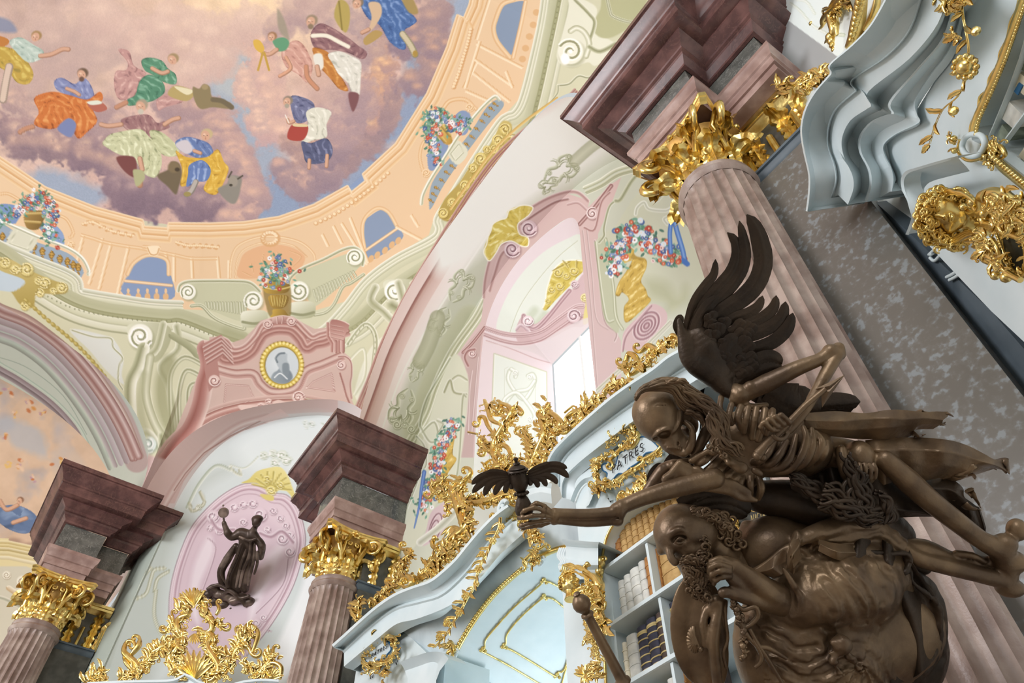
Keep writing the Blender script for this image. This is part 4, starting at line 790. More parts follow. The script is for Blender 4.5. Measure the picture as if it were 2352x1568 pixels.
def paint_bay(A):
    X,Y=A.X,A.Y; A.T()
    # soffit of the window arch: rose edge and cream field whitened with painted reflected light, green end
    edge='820,1000 856,900 893,800 943,700 995,612 1050,522 1110,430 1170,360 1240,300 1310,250'
    inn='905,1000 960,880 1010,780 1070,680 1130,600 1190,520 1250,455 1320,400 1400,360'
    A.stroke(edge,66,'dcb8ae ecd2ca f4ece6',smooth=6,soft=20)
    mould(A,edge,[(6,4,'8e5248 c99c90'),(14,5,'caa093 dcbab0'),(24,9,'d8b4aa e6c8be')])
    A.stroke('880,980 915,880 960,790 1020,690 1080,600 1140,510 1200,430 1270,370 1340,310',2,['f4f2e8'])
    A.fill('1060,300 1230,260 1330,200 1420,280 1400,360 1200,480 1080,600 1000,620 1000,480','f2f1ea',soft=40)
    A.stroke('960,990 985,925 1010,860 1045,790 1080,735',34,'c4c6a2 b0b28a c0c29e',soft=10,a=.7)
    mould(A,'940,1010 975,950 1000,880 1040,800 1090,730 1112,690',[(-4,3,'f0f0e0 9a9c74'),(4,3,'dcdcc4 8e9066'),(12,2,'f4f4e8 b0b28c')])
    mould(A,'1345,436 1380,420 1420,395 1480,380',[(-6,4,'f0f0e0 9a9c74'),(4,3,'dcdcc4 8e9066'),(10,2,'8e9066 e8e8d4')])
    for x,y,a,s in ((1058,655,-1.05,46),(1010,740,2.1,40),(955,850,-1.2,30),(925,940,1.9,52),(1290,390,-.6,50),(1260,425,2.6,30)): scroll_orn(A,x,y,a,s)
    A.stroke('1005,730 985,790 965,830',18,'a2a47e c4c6a4 a2a47e',a=.8,soft=3); A.stroke('1320,370 1360,335 1400,310',14,'a2a47e c9cba8 a2a47e',a=.7,soft=3); A.vol(945,985,11,'c4c8a8','7f825a','eef0dc'); A.vol(912,975,11,'c4c8a8','7f825a','eef0dc')
    # window wall ------------------------------------------------------------
    A.T(830,400,.3826)
    A.fill('500,1700 440,1560 500,1350 480,1250 560,1100 600,1050 720,880 735,740 750,600 800,450 880,330 1000,200 1220,110 1370,160 1360,200 1500,60 1560,20 1500,180 1420,360 1430,600 1490,880 1560,1000 1560,1300 1400,1500 1300,1600 700,1700','d2b0ab',soft=1.2,smooth=0,c2='cdb4b4',ang=90)
    A.fill('600,1060 740,900 720,1000 690,1300 670,1700 560,1700 600,1500 640,1300 640,1200 600,1130','bda09b',soft=2,smooth=0)
    A.stroke('770,700 800,600 850,470 950,440',12,'e2c8c6 a27672 d2b0ac'); A.stroke('960,300 1060,230 1160,170 1240,150',11,'e2c8c6 8e605c d2b0ac'); A.stroke('735,740 745,620 790,470 870,410 940,430',10,'e9d4d0 a87c78 cdaaa6'); A.stroke('940,330 960,250 1090,160 1220,110 1300,110 1360,160',12,'e9d4d0 a87c78 cdaaa6'); A.stroke('1240,180 1300,170 1350,210',8,'e2c8c6 a87c78')
    A.vol(1005,325,52,'dcc0c6','7f5660','f6e6ea',1.4,.5,1); A.vol(905,450,52,'dcc0c6','7f5660','f6e6ea',1.4,.5,1)
    # gilt shell
    A.fill('770,520 735,460 760,380 800,290 870,260 880,220 950,190 1030,200 990,260 940,300 950,360 1000,380 1000,430 960,430 900,400 840,420 810,470','cdb23c',soft=2,c2='e6d478',ang=-60)
    sh_='770,520 742,490 735,460 752,420 760,380 778,340 790,300 830,275 870,262 885,220 920,205 950,190 990,186 1030,200 1010,240 985,262 940,300 950,360 1000,380 1000,430 960,430 900,400 840,420 810,470'
    robe(A,sh_,'d9c04c','a08220','f4ea9c',['790,480 860,400 940,360','770,400 860,360','800,310 880,350','870,270 930,340','900,215 950,300','980,200 960,290']); A.stroke(sh_,3.5,['f8f6e6'],closed=True,smooth=4)
    # capitals of the painted frame
    A.stroke('610,1070 670,1010 740,920',12,'e2c8c4 84504c cfa9a4 8e5c58 d8b8b4'); A.vol(665,1075,26,'d8bab8','7c4c48','f4e6e4',1.3,-1.4,1); A.stroke('640,1150 620,1100 640,1060 680,1050',10,'e2c8c4 8e5c58 c9a29c')
    for s in ('650,1250 625,1500','665,1180 650,1300 640,1560','700,1100 660,1560'): A.stroke(s,4,'ecdcda a88884')
    A.stroke('1310,300 1400,200 1500,70',16,'e2c8c4 84504c cfa9a4 8e5c58 d8b8b4',smooth=0); A.vol(1385,235,38,'d8bab8','7c4c48','f4e6e4',1.3,-1.,-1); A.stroke('1340,320 1400,330 1440,170 1490,110',8,'e2c8c4 9c6c68 c9a29c')
    A.stroke('1330,340 1360,600 1380,800 1420,1300',4,'e4d0ce a88884'); A.stroke('1355,340 1385,600 1410,860 1480,930',4,'e4d0ce a88884'); A.stroke('1400,400 1430,640 1460,880 1530,950 1520,1000',8,'f0e2e0 a88884 d8c2be')
    # left green panel with vase of flowers
    A.T(750,850,.4581)
    A.fill('340,900 370,750 400,620 430,500 490,330 560,100 640,-80 700,0 710,150 650,560 560,640 520,760 430,900 380,920','cfd2b8',soft=4)
    A.stroke('480,310 540,260 560,340 520,360 480,300 470,260 500,150 550,60 620,-60',9,'f6f8ee 989c78 dfe2cc'); A.stroke('560,250 590,270 560,320',8,'f4f6ea 989c78')
    for s in ('450,330 490,380 500,470 470,520 440,600 400,700','370,920 400,700 440,560 490,500'): A.stroke(s,7,'f4f4ea 9a9e7c d8dcc6')
    A.stroke('620,60 660,30 700,50',7,'8e9066 e8eadc'); A.stroke('590,110 620,50 640,110 700,120',9,'e8eadc 8e9066 d4d6be'); A.stroke('700,130 680,140 665,400 640,560 560,660',6,'8e926c dcdfca')
    A.fill('560,660 570,600 545,540 570,470 600,400 640,340 630,420 650,450 600,530 610,590 590,650','c9a63c',soft=3,c2='a88228',ang=0)
    robe(A,'562,660 570,600 548,540 572,470 600,400 636,345 632,420 650,450 602,530 612,590 590,650','cda63e','8e6c1e','f2dc88',['560,480 600,470 640,450','560,540 600,520','560,600 610,590','580,420 620,400','600,380 620,360'])
    A.flowers('640,250 620,300 580,370 560,430 555,480 540,540 520,600 490,650 480,690',44,130,12,11.); A.stroke('490,510 475,600 465,680 440,790',10,'2f56a4 6f94d4 2f56a4',taper=-.7)
    A.fill('480,880 500,800 520,720 560,680 620,650 640,700 600,780 560,840','cdb4b6',soft=2)
    for r,(x,y) in ((60,(545,790)),(40,(540,800)),(20,(540,805))):
        A.stroke([(x+r*.45*math.cos(a)+.3*r*math.sin(a),y-r*1.2*math.sin(a)) for a in np.linspace(0,6.28,20)],6,'e8dadc 7c5058 c9adb2',smooth=0)
    # right green panel with herm vase, flowers and ribbon
    A.T(1200,350,.3826)
    A.fill('450,620 430,540 470,500 560,440 660,280 760,180 900,160 1100,400 1100,750 900,960 870,900 780,890 720,1000 620,1060 560,1060 530,1000 500,1000','c6c9ae',soft=3,smooth=0)
    A.fill('450,560 500,520 540,600 550,800 580,1060 540,1060 480,950','b9bd9c',soft=3); A.stroke('500,520 545,800 560,980 600,1060',9,'8a8e66 dfe2c8 9a9e78'); A.stroke('440,540 470,800 505,1000 545,1010',6,'eceedc 8a8e66'); A.stroke('560,290 520,330 490,450 490,500 460,540',9,'e8eadc 8a8e66 d2d4bc'); A.stroke('560,290 590,280 650,180 700,120',14,'d8dac0 8a8e66 c9cbb0')
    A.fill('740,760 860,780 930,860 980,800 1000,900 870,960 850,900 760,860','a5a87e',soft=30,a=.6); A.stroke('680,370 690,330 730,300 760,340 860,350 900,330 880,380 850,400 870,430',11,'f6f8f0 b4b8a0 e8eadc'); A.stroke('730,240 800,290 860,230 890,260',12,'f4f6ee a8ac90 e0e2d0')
    A.fill('560,850 580,780 620,720 660,640 600,660 610,600 650,570 680,620 740,640 740,700 700,760 740,820 750,860 770,890 700,960 620,1020 610,930 640,880 600,830 580,860','ad8a30',soft=3)
    robe(A,'560,850 580,780 620,720 660,650 600,665 606,610 640,575 672,590 650,640 700,640 744,650 740,700 712,770 738,820 752,860 768,890 700,960 622,1020 612,930 640,880 600,840 580,862','cda63e','8e6c1e','f2dc88',['570,840 620,760 700,680','620,900 690,850 750,810','612,960 690,910 760,870','610,620 650,590','620,1010 700,950 770,890','640,830 700,790 730,760'])
    A.T(); A.flowers('1412,600 1425,560 1450,535 1470,525 1480,550 1500,565 1520,580 1540,590 1552,585',26,150,21,6.5); A.flowers('1408,610 1405,625 1420,600 1430,570',16,30,22,6.)
    A.T(1200,350,.3826); A.stroke('900,380 885,480 890,600',13,'2d62b8 6e9ce0 2d5cb0'); A.stroke('905,380 930,480 960,580 975,650 990,670',15,'2d62b8 7aa6e6 2d5cb0'); A.fill('960,630 1000,660 990,680 960,665','3a6cc0',soft=2)
    # pink oval shell scroll
    A.fill('620,1060 700,980 770,910 840,930 870,980 850,1050 780,1110 700,1180 620,1190 600,1120','cfb0b0',soft=2)
    for r in (1.,.72,.45,.22): A.stroke([(745+95*r*math.cos(a)*math.cos(-.9)-60*r*math.sin(a)*math.sin(-.9),1040+95*r*math.cos(a)*math.sin(-.9)+60*r*math.sin(a)*math.cos(-.9)) for a in np.linspace(0,6.28,26)],10,'ecdada 8a5c64 c9a6ac',smooth=0)
    A.stroke('600,1190 620,1100 700,1000 770,920',8,'e6cccc 8e6068'); A.stroke('440,1440 560,1330 700,1210 890,1020',16,'eceadc a8a88e dad8c6 b4b4a0 e6e4d6',smooth=0)
    A.T()
    A.stroke('965,1245 1010,1210 1060,1160 1090,1140',9,'ecece0 a8aa92 dedecf')
def paint_reveal(A):
    A.T(830,400,.3826); X,Y=A.X,A.Y
    # rose reveal with white fields
    A.fill('700,1700 700,1100 740,900 800,740 880,600 960,490 1100,360 1240,260 1310,260 1340,400 1400,900 1420,1600','e6d4d8',soft=1.5,smooth=0)
    A.fill('810,930 860,760 960,600 1090,470 1230,390 1320,370 1330,560 1200,800 1000,950 900,960','e3e9dd',soft=3); A.stroke('890,960 950,800 1050,650 1180,500 1300,400',2.5,'a8ac84 f4f8ee'); A.stroke('1040,820 960,940 1000,960 1100,840',26,'b9c4a4',soft=12,a=.6)
    # pediment
    A.fill('930,930 970,850 1040,900 1120,830 1200,760 1260,700 1300,640 1340,600 1360,700 1340,900 1260,920 1100,1000 950,1010','d3b1b3',soft=2)
    A.fill('1090,800 1110,760 1120,700 1130,640 1150,580 1200,530 1260,520 1330,520 1330,580 1290,620 1260,660 1220,700 1160,760 1110,815','ceb440',soft=2,c2='e2cc68',ang=-50)
    robe(A,'1090,800 1105,760 1112,700 1128,640 1150,580 1200,530 1260,515 1330,520 1330,580 1290,620 1260,660 1220,700 1160,760 1110,815','d9c04c','a08220','f4ea9c',['1110,780 1180,690 1260,600','1150,600 1210,640','1200,540 1250,600','1270,520 1290,590']); A.stroke('1090,800 1105,760 1112,700 1128,640 1150,580 1200,530 1260,515 1330,520',4,['f8f6e6'],smooth=4)
    for x,y,r in ((1180,590,30),(1190,670,28),(1275,580,30),(1140,690,22),(1230,610,24),(1120,760,18)): A.vol(x,y,r,'e3cd62','94761c','faf2b8',1.1)
    for s in ('1150,580 1190,560 1250,530','1210,520 1240,560','1290,520 1290,560'): A.stroke(s,7,'94761c f4e690',taper=.4)
    A.stroke('975,850 975,900 1020,930 1060,920 1120,860 1200,760 1250,700',16,'f0dcde a4767c d8b8bc a4767c e2c8ca'); A.stroke('930,930 960,905 1010,945',9,'f4e6e8 b08890'); A.vol(1000,880,34,'ecd8dc','8c6068','ffffff',1.1); A.vol(1280,660,26,'e2c8cc','84545c','f8ecee')
    A.stroke('740,920 850,955 960,965 1080,940 1180,870 1280,800 1330,790',15,'f4e4e4 b98e90 e6cccc a87a7c dcc0c0 a87a7c'); A.stroke('735,960 850,1000 960,1015 1080,990 1190,920 1280,860 1340,850',12,'d8b8b8 b98e90 e2c8c8 a87a7c d0acac')
    A.vol(1275,850,44,'dcc0c4','7c4e56','f6e6ea',1.4,0,-1); A.vol(1340,740,26,'e8d890','a58a34','faf4c8'); A.fill('1330,880 1360,720 1370,860 1350,900','e2cf7c',soft=2); A.stroke('750,1000 900,1050 1050,1110 1160,1140',4,'b98e90 f0dede')
    A.fill('740,1010 1000,1060 1120,1120 1160,1145 1300,1000 1380,900 1360,860 1200,930 1050,1020 900,1030','ddcfd0',soft=3,a=.8)
    # side panel with strapwork
    A.fill('800,1080 1110,1190 1120,1600 1110,1750 770,1750 780,1560','e4eae0',soft=1.2,smooth=0); A.stroke('770,1750 780,1560 798,1078 1110,1188 1115,1750',5,'b6ba94 f6f8f0',smooth=0); A.stroke('860,1750 862,1170 880,1160 ',3,'c4cab4 f8faf4',smooth=0); A.stroke('1040,1750 1050,1230 1030,1200',3,'c4cab4 f8faf4',smooth=0)
    for s in ('890,1180 880,1230 920,1300 980,1350 1040,1250 1030,1200 1000,1210','860,1380 920,1310 1000,1290 1040,1240','870,1400 860,1350 930,1310 1000,1380 1040,1450 1020,1480','900,1170 930,1190 925,1215'): A.stroke(s,12,'c2c8b0 f8faf6 e4e8dc b9c0a6'); 
    for x,y in ((925,1190),(1010,1215),(1010,1470),(950,1440)): A.vol(x,y,18,'eef1ea','b4baa2','ffffff')
    A.T()
def paint_diag(A):
    A.T(350,900,.426); X,Y=A.X,A.Y
    # rose archivolt and pale vault
    A.fill('120,600 170,480 240,380 330,280 450,200 560,150 700,120 850,110 1000,110 1000,-100 0,-100 -50,600','e0c0ba',soft=2,smooth=0)
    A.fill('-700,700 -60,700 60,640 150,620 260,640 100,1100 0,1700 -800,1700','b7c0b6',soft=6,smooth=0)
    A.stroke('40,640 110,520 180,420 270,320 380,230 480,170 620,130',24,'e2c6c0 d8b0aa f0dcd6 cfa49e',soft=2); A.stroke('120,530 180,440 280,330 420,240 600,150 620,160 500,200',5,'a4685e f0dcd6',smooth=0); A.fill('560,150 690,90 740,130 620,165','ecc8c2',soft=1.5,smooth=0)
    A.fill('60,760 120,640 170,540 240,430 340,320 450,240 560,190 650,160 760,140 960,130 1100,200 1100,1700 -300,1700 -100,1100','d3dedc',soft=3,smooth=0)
    A.fill('450,300 600,180 950,140 1000,400 950,900 850,1000 800,600 700,420 560,430','e6f0ee',soft=40,a=.8); A.fill('850,700 900,650 880,1100 760,1500 550,1600 700,1300 820,1000','f2f7f8',soft=14,a=.9)  # glow of the adjacent window painted onto the right side
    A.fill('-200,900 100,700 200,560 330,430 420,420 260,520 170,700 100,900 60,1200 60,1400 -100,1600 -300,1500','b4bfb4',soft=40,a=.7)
    mould(A,'190,620 250,500 340,400 420,420',[(0,4,'9aa88e e8eee4')]); A.stroke('420,400 440,430 480,450 470,420',7,'a2a682 f0f2e6'); A.stroke('200,600 215,640 260,620 280,590 260,540',9,'8e8e68 dfe0cc 9a9c76'); A.vol(250,620,18,'c9ceb6','84866a','f0f2e6')
    A.stroke('420,395 500,410 570,350',5,'b9c4ac f4f8f2'); 
    for x,y,r in ((600,340,24),(650,330,24),(700,340,30),(660,380,26),(720,370,24),(740,360,14)): A.vol(x,y,r,'dfe8da','9aa886','ffffff',1.1)
    for x,y,r in ((825,165,16),(860,170,18),(830,185,14),(915,170,10),(820,550,14)): A.vol(x,y,r,'dfe8e0','a0b09a','ffffff',1.1)
    # oval
    el=lambda cx,cy,a,b,rot,n=50:[(cx+a*math.cos(t)*math.cos(rot)-b*math.sin(t)*math.sin(rot),cy+a*math.cos(t)*math.sin(rot)+b*math.sin(t)*math.cos(rot)) for t in np.linspace(0,2*math.pi,n,endpoint=False)]
    ov=cat(pp('95,1150 110,1020 150,880 210,740 290,640 380,560 480,505 560,500 610,520 660,550 720,560 770,610 805,700 820,800 800,900 760,1030 700,1150 630,1260 560,1350 480,1440 380,1500 250,1500 150,1400 105,1290'),4,True)
    A.fill(ov,'d9bfca',soft=1.5,smooth=0,c2='e8d2da',ang=20)
    c=ov.mean(0)
    for s,cl,w in ((1.,'8c6a78 f0e2e8 c9a6b2',8),(.95,'f4e8ee d2b2be a88290',9),(.89,'e6d2da b894a2',5)): A.stroke((ov-c)*s+c,w,cl,closed=True,smooth=0)
    A.fill('230,900 330,760 480,680 640,700 760,820 740,960 640,1150 520,1350 330,1440 230,1350 190,1150','d0b3c0',soft=20,c2='dfc8d2',ang=20); A.fill('300,780 330,860 250,1060 250,1250 200,1150 220,950','f0e4ea',soft=14,a=.8); A.fill('560,1000 640,860 720,820 600,1080 520,1250','efe2e8',soft=14,a=.8); A.stroke('730,900 700,1040 560,1190',4,'9a7484 ecdce2'); A.stroke('300,790 340,850 280,1040 250,1100',4,'9a7484 ecdce2')
    for x,y,r in ((325,670,36),(440,620,26),(490,605,24),(540,600,26),(650,640,24),(690,680,22),(720,720,22),(740,770,26),(620,740,20),(700,790,34),(490,700,24),(360,740,28),(310,730,20),(740,860,30),(580,660,40)): A.vol(x,y,r,'e4ccd6','8a6474','fbf4f8',1.15)
    A.stroke('580,760 640,780 700,750 760,810',12,'f4e8ee a88290 dcc0cc'); A.stroke('320,690 360,740 440,740',12,'f4e8ee a88290 dcc0cc')
    for x,y in ((660,900),(330,820)): acanth(A,350+x*.426,900+y*.426,16,1.7,'dcc4ce','9a7484','fbf4f8')
    for x,y,r in ((560,1245,26),(600,1215,22),(470,1290,20)): A.vol(x,y,r,'e4ccd6','9a7484','fbf4f8',1.15)
    # gilt shell above the oval
    A.fill('480,490 520,470 560,430 620,410 690,405 730,450 750,500 770,560 765,590 740,550 700,520 660,540 600,520 560,490','dcc95c',soft=2,c2='eee28e',ang=-60)
    for j in range(9): a=math.radians(200+j*20); A.stroke([(640+20*math.cos(a),520+14*math.sin(a)),(640+105*math.cos(a),530+100*math.sin(a))],6,'a8922c f4eca0',smooth=0)
    A.vol(620,470,22,'e8d870','9a8224','faf6c4'); A.vol(640,530,28,'eede7c','9a8224','faf6c4'); A.vol(690,500,22,'e8d870','9a8224','faf6c4'); A.fill('580,550 650,560 650,585 610,580','e2d068',soft=2)
    # lower left painted strapwork
    A.T(0,950,.394)
    for s in ('780,1080 850,1050 880,960 900,910 960,900','800,1020 850,930 880,900','900,1030 920,960 980,920','910,1030 900,1180 950,1300 990,1340'): A.stroke(s,10,'8a8c66 e4e8d8 a4a882')
    A.T()
def paint_ne(A):
    i=np.arange(len(A.X)); A.T(1750,0,.4466)
    A.fill('100,-200 420,-200 420,260 400,300 100,80','eaf3ee',soft=2,smooth=0); A.fill('-100,60 100,80 400,300 330,480 0,400','a3a5a4',soft=2,smooth=0)
    for s in ('150,20 200,60 260,130 330,170','180,0 230,10 270,70'): A.stroke(s,7,'c4cdb0 f8fcf4 dfe6d4')
    A.stroke('420,180 370,170 350,120 370,60 420,40',9,'b6c49c f4f8ee a4b48c'); A.T()
def paint_west(A):
    A.T(0,400,.3827)
    n=fbm(A.X,A.Y,50,3,7)
    A.fill('-600,900 -100,900 0,990 200,1080 400,1250 560,1450 620,1600 640,1700 900,1700 900,1300 500,900 0,700 -600,600','a5ada0',soft=4,smooth=0)
    A.stroke('-300,700 -100,760 0,800 160,860 340,980 500,1140 640,1330 740,1500 820,1720',70,['a58c86'],soft=4)
    mould(A,'-300,700 -100,750 0,790 160,850 340,970 500,1130 640,1320 740,1490 820,1700',[(-10,7,'8f6e62 c9b4aa 8a5850'),(4,7,'7c4c46 c3aaa4 8a5850')])
    mould(A,'-300,780 -100,830 0,880 150,940 320,1060 470,1220 600,1400 690,1560 760,1720',[(-30,9,'7c4c46 c3aaa4 8a5850'),(-14,7,'8a5850 b79a92 7c4c46'),(0,7,'a89898 8a7474'),(14,6,'b3a6a8 9a8a8c'),(28,5,'8c7a7a b4a8a6'),(42,5,'a8b4a2 7c7c70')])
    mould(A,'-300,1060 -100,1120 0,1180 120,1250 300,1380 430,1520 500,1650 540,1760',[(4,5,'5c4848 9c8c8e'),(-5,5,'7c6668 a29294'),(-16,2,'8c9c8c c0ccb8')])
    A.stroke('-200,1060 0,1100 180,1170 380,1330 520,1560',1.6,['7f8c7c']); A.T()
def paint_far(A):
    A.T(); X,Y=A.X,A.Y; n1=fbm(X,Y,70,4,21); n2=fbm(X,Y,30,4,25); c=np.array(hexc('d9b596'))[None]*np.ones((len(X),1)); t=np.clip((n1-.52)*5,0,1)[:,None]; c=c*(1-t)+np.array(hexc('b9a9a4'))*t; A.C[:]=c+((n2-.5)*.1)[:,None]
    A.fill('-60,960 60,970 110,1020 100,1050 0,1000','aab0bc',soft=18,warp=14,a=.7); A.fill('120,1040 170,1030 200,1090 140,1120','c9b4a4',soft=12,a=.6)
    rg=random.Random(5)
    for x,y,s in ((20,900,14),(60,925,16),(15,1000,10),(50,1065,16),(20,1070,12),(75,1095,10),(150,1060,14),(100,950,10),(35,950,8)):
        for j in range(5): A.blob(x+rg.gauss(0,s*.6),y+rg.gauss(0,s*.4),s*.55,s*.35,rg.choice(['d98c3c','c86a34','e8b860','e6c0a0','b88c9c']),.85,.5,rot=rg.random()*3)
        A.blob(x,y-s*.5,s*.25,s*.25,'e2b08c',1,.4)
    robe(A,'0,1165 40,1160 80,1180 85,1205 60,1225 20,1215 -10,1190','56709e','34486e','8aa4cc',['10,1175 60,1190','30,1170 70,1210']); limb(A,'40,1160 15,1170 0,1150',5); limb(A,'60,1190 30,1200',5); head(A,45,1150,8,hair='8a5c40')
    for x,y in ((30,1245),(70,1255),(100,1250)): A.blob(x,y,34,16,'a5806c',.7,.6)
    A.fill('-200,1230 20,1236 20,1252 130,1262 150,1268 150,1400 -200,1400','e3d29a',soft=1.5,smooth=0)
    for d,cl in ((0,'f4e8bc b89c54'),(8,'ecdca4 c0a660'),(16,'f4e8c4 a8904c'),(26,'e6d8a8 cbb67c'),(36,'f0e6c8 c9b888')): A.stroke([(-200,1238+d),(20,1245+d),(130,1268+d),(160,1274+d)],4,cl,smooth=0)
    A.fill('-200,1300 60,1300 140,1330 60,1560 -200,1560','cfc9b4',soft=3,smooth=0); A.vol(52,1335,15,'e6e0cc','a08c6c','fbf8ee'); A.vol(15,1320,10,'e6e0cc','a08c6c','fbf8ee'); A.stroke('-20,1370 10,1375 60,1400',5,'e9e4d4 a0a088 d8d4c0'); A.stroke('60,1345 40,1360 20,1350',6,'c09c6c f0e8d4')
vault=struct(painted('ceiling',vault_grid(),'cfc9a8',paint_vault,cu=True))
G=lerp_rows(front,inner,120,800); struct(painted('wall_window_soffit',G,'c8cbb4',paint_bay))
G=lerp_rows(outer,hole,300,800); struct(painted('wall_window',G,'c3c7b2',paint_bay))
G=lerp_rows(hole,win,180,560); struct(painted('wall_window_reveal',G,'e2e6e0',paint_reveal if 'paint_reveal' in globals() else paint_bay))
m=MB(); m.box((-7.6,3.4,-1.6),(-5.42,3.6,4.56)); m.box((-3.25,3.4,-1.6),(-1.9,3.6,4.56)); m.box((-5.42,3.4,3.55),(-3.25,3.6,4.56)); m.box((-1.97,3.42,-1.6),(-.45,3.6,6.98)); m.box((-8.6,3.42,-1.6),(-7.47,3.6,6.98)); struct(m.build('wall_north','wall_pale',smooth=0))
wd=empty('window_1','tall bright window in the deep painted niche above the bookcases','window',(-4.62,4.3,4.55)); wd['kind']='structure'
m=MB(); m.box((-5.24,4.33,4.55),(-4.0,4.34,7.78)); m.build('pane','window_light',wd,smooth=0)
m=MB(); m.box((-4.64,4.3,4.55),(-4.6,4.33,7.78)); m.box((-5.24,4.3,6.0),(-4.0,4.33,6.03)); m.build('glazing_bar','window_frame_paint',wd,smooth=0)
for side in (1,-1):
    f=(lambda p:p) if side==1 else mx
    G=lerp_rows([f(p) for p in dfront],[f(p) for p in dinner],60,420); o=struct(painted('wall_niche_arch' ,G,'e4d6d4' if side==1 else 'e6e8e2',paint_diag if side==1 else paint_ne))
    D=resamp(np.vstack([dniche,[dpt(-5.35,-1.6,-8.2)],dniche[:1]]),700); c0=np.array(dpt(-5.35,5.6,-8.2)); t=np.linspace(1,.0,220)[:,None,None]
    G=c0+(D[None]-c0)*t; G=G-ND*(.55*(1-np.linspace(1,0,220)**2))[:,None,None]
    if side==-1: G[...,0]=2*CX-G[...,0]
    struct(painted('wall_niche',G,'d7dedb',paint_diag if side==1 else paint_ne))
H1=[(-10.35,y,z) for y,z in arch2d(-3.4,3.75,2.35,2.15,jamb=6.9)]; H2=[(-12.,y,z) for y,z in arch2d(-3.4,3.75,2.35,2.15,jamb=6.9)]; H15=[(-10.9,y,z-.0) for y,z in arch2d(-3.4,3.72,2.32,2.15,jamb=-1.6)]
G=lerp_rows(H1,H2,160,900); struct(painted('wall_west_soffit',G,'b3b8a8',paint_west))
material('wall_niche_green','b3bdb2',rough=.8)
# far hall beyond the arch
th=np.linspace(0,math.pi,620); ph=np.linspace(0,math.pi/2,420)
G=np.array([[(-12.0-8.5*math.sin(b)**1.0,-3.4+4.3*math.cos(a)*math.cos(b)**.6,7.0+3.1*math.sin(a)*math.cos(b)**.6) for a in th] for b in ph]); struct(painted('ceiling_far',G,'dcb99c',paint_far))
m=MB(); m.box((-20.6,-8.5,-1.6),(-20.3,2.,7.2)); m.box((-20.5,.9,-1.6),(-12.,1.1,7.05)); struct(m.build('wall_far','wall_pale',smooth=0))

m=MB(); m.prism([(-11.9,.79,-1.6),(-11.12,.79,-1.6),(-10.66,.93,-1.6),(-10.9,1.4,-1.6),(-12,1.2,-1.6)],(0,0,8.6)); struct(m.build('wall_northwest','wall_niche_green',smooth=0))

m=MB(); m.box((-13,-10.6,-1.6),(5.4,-10.4,7.05)); struct(m.build('wall_south','wall_pale',smooth=0))
m=MB(); m.box((5.2,-10.4,-1.6),(5.4,4.5,9)); struct(m.build('wall_east','wall_pale',smooth=0))
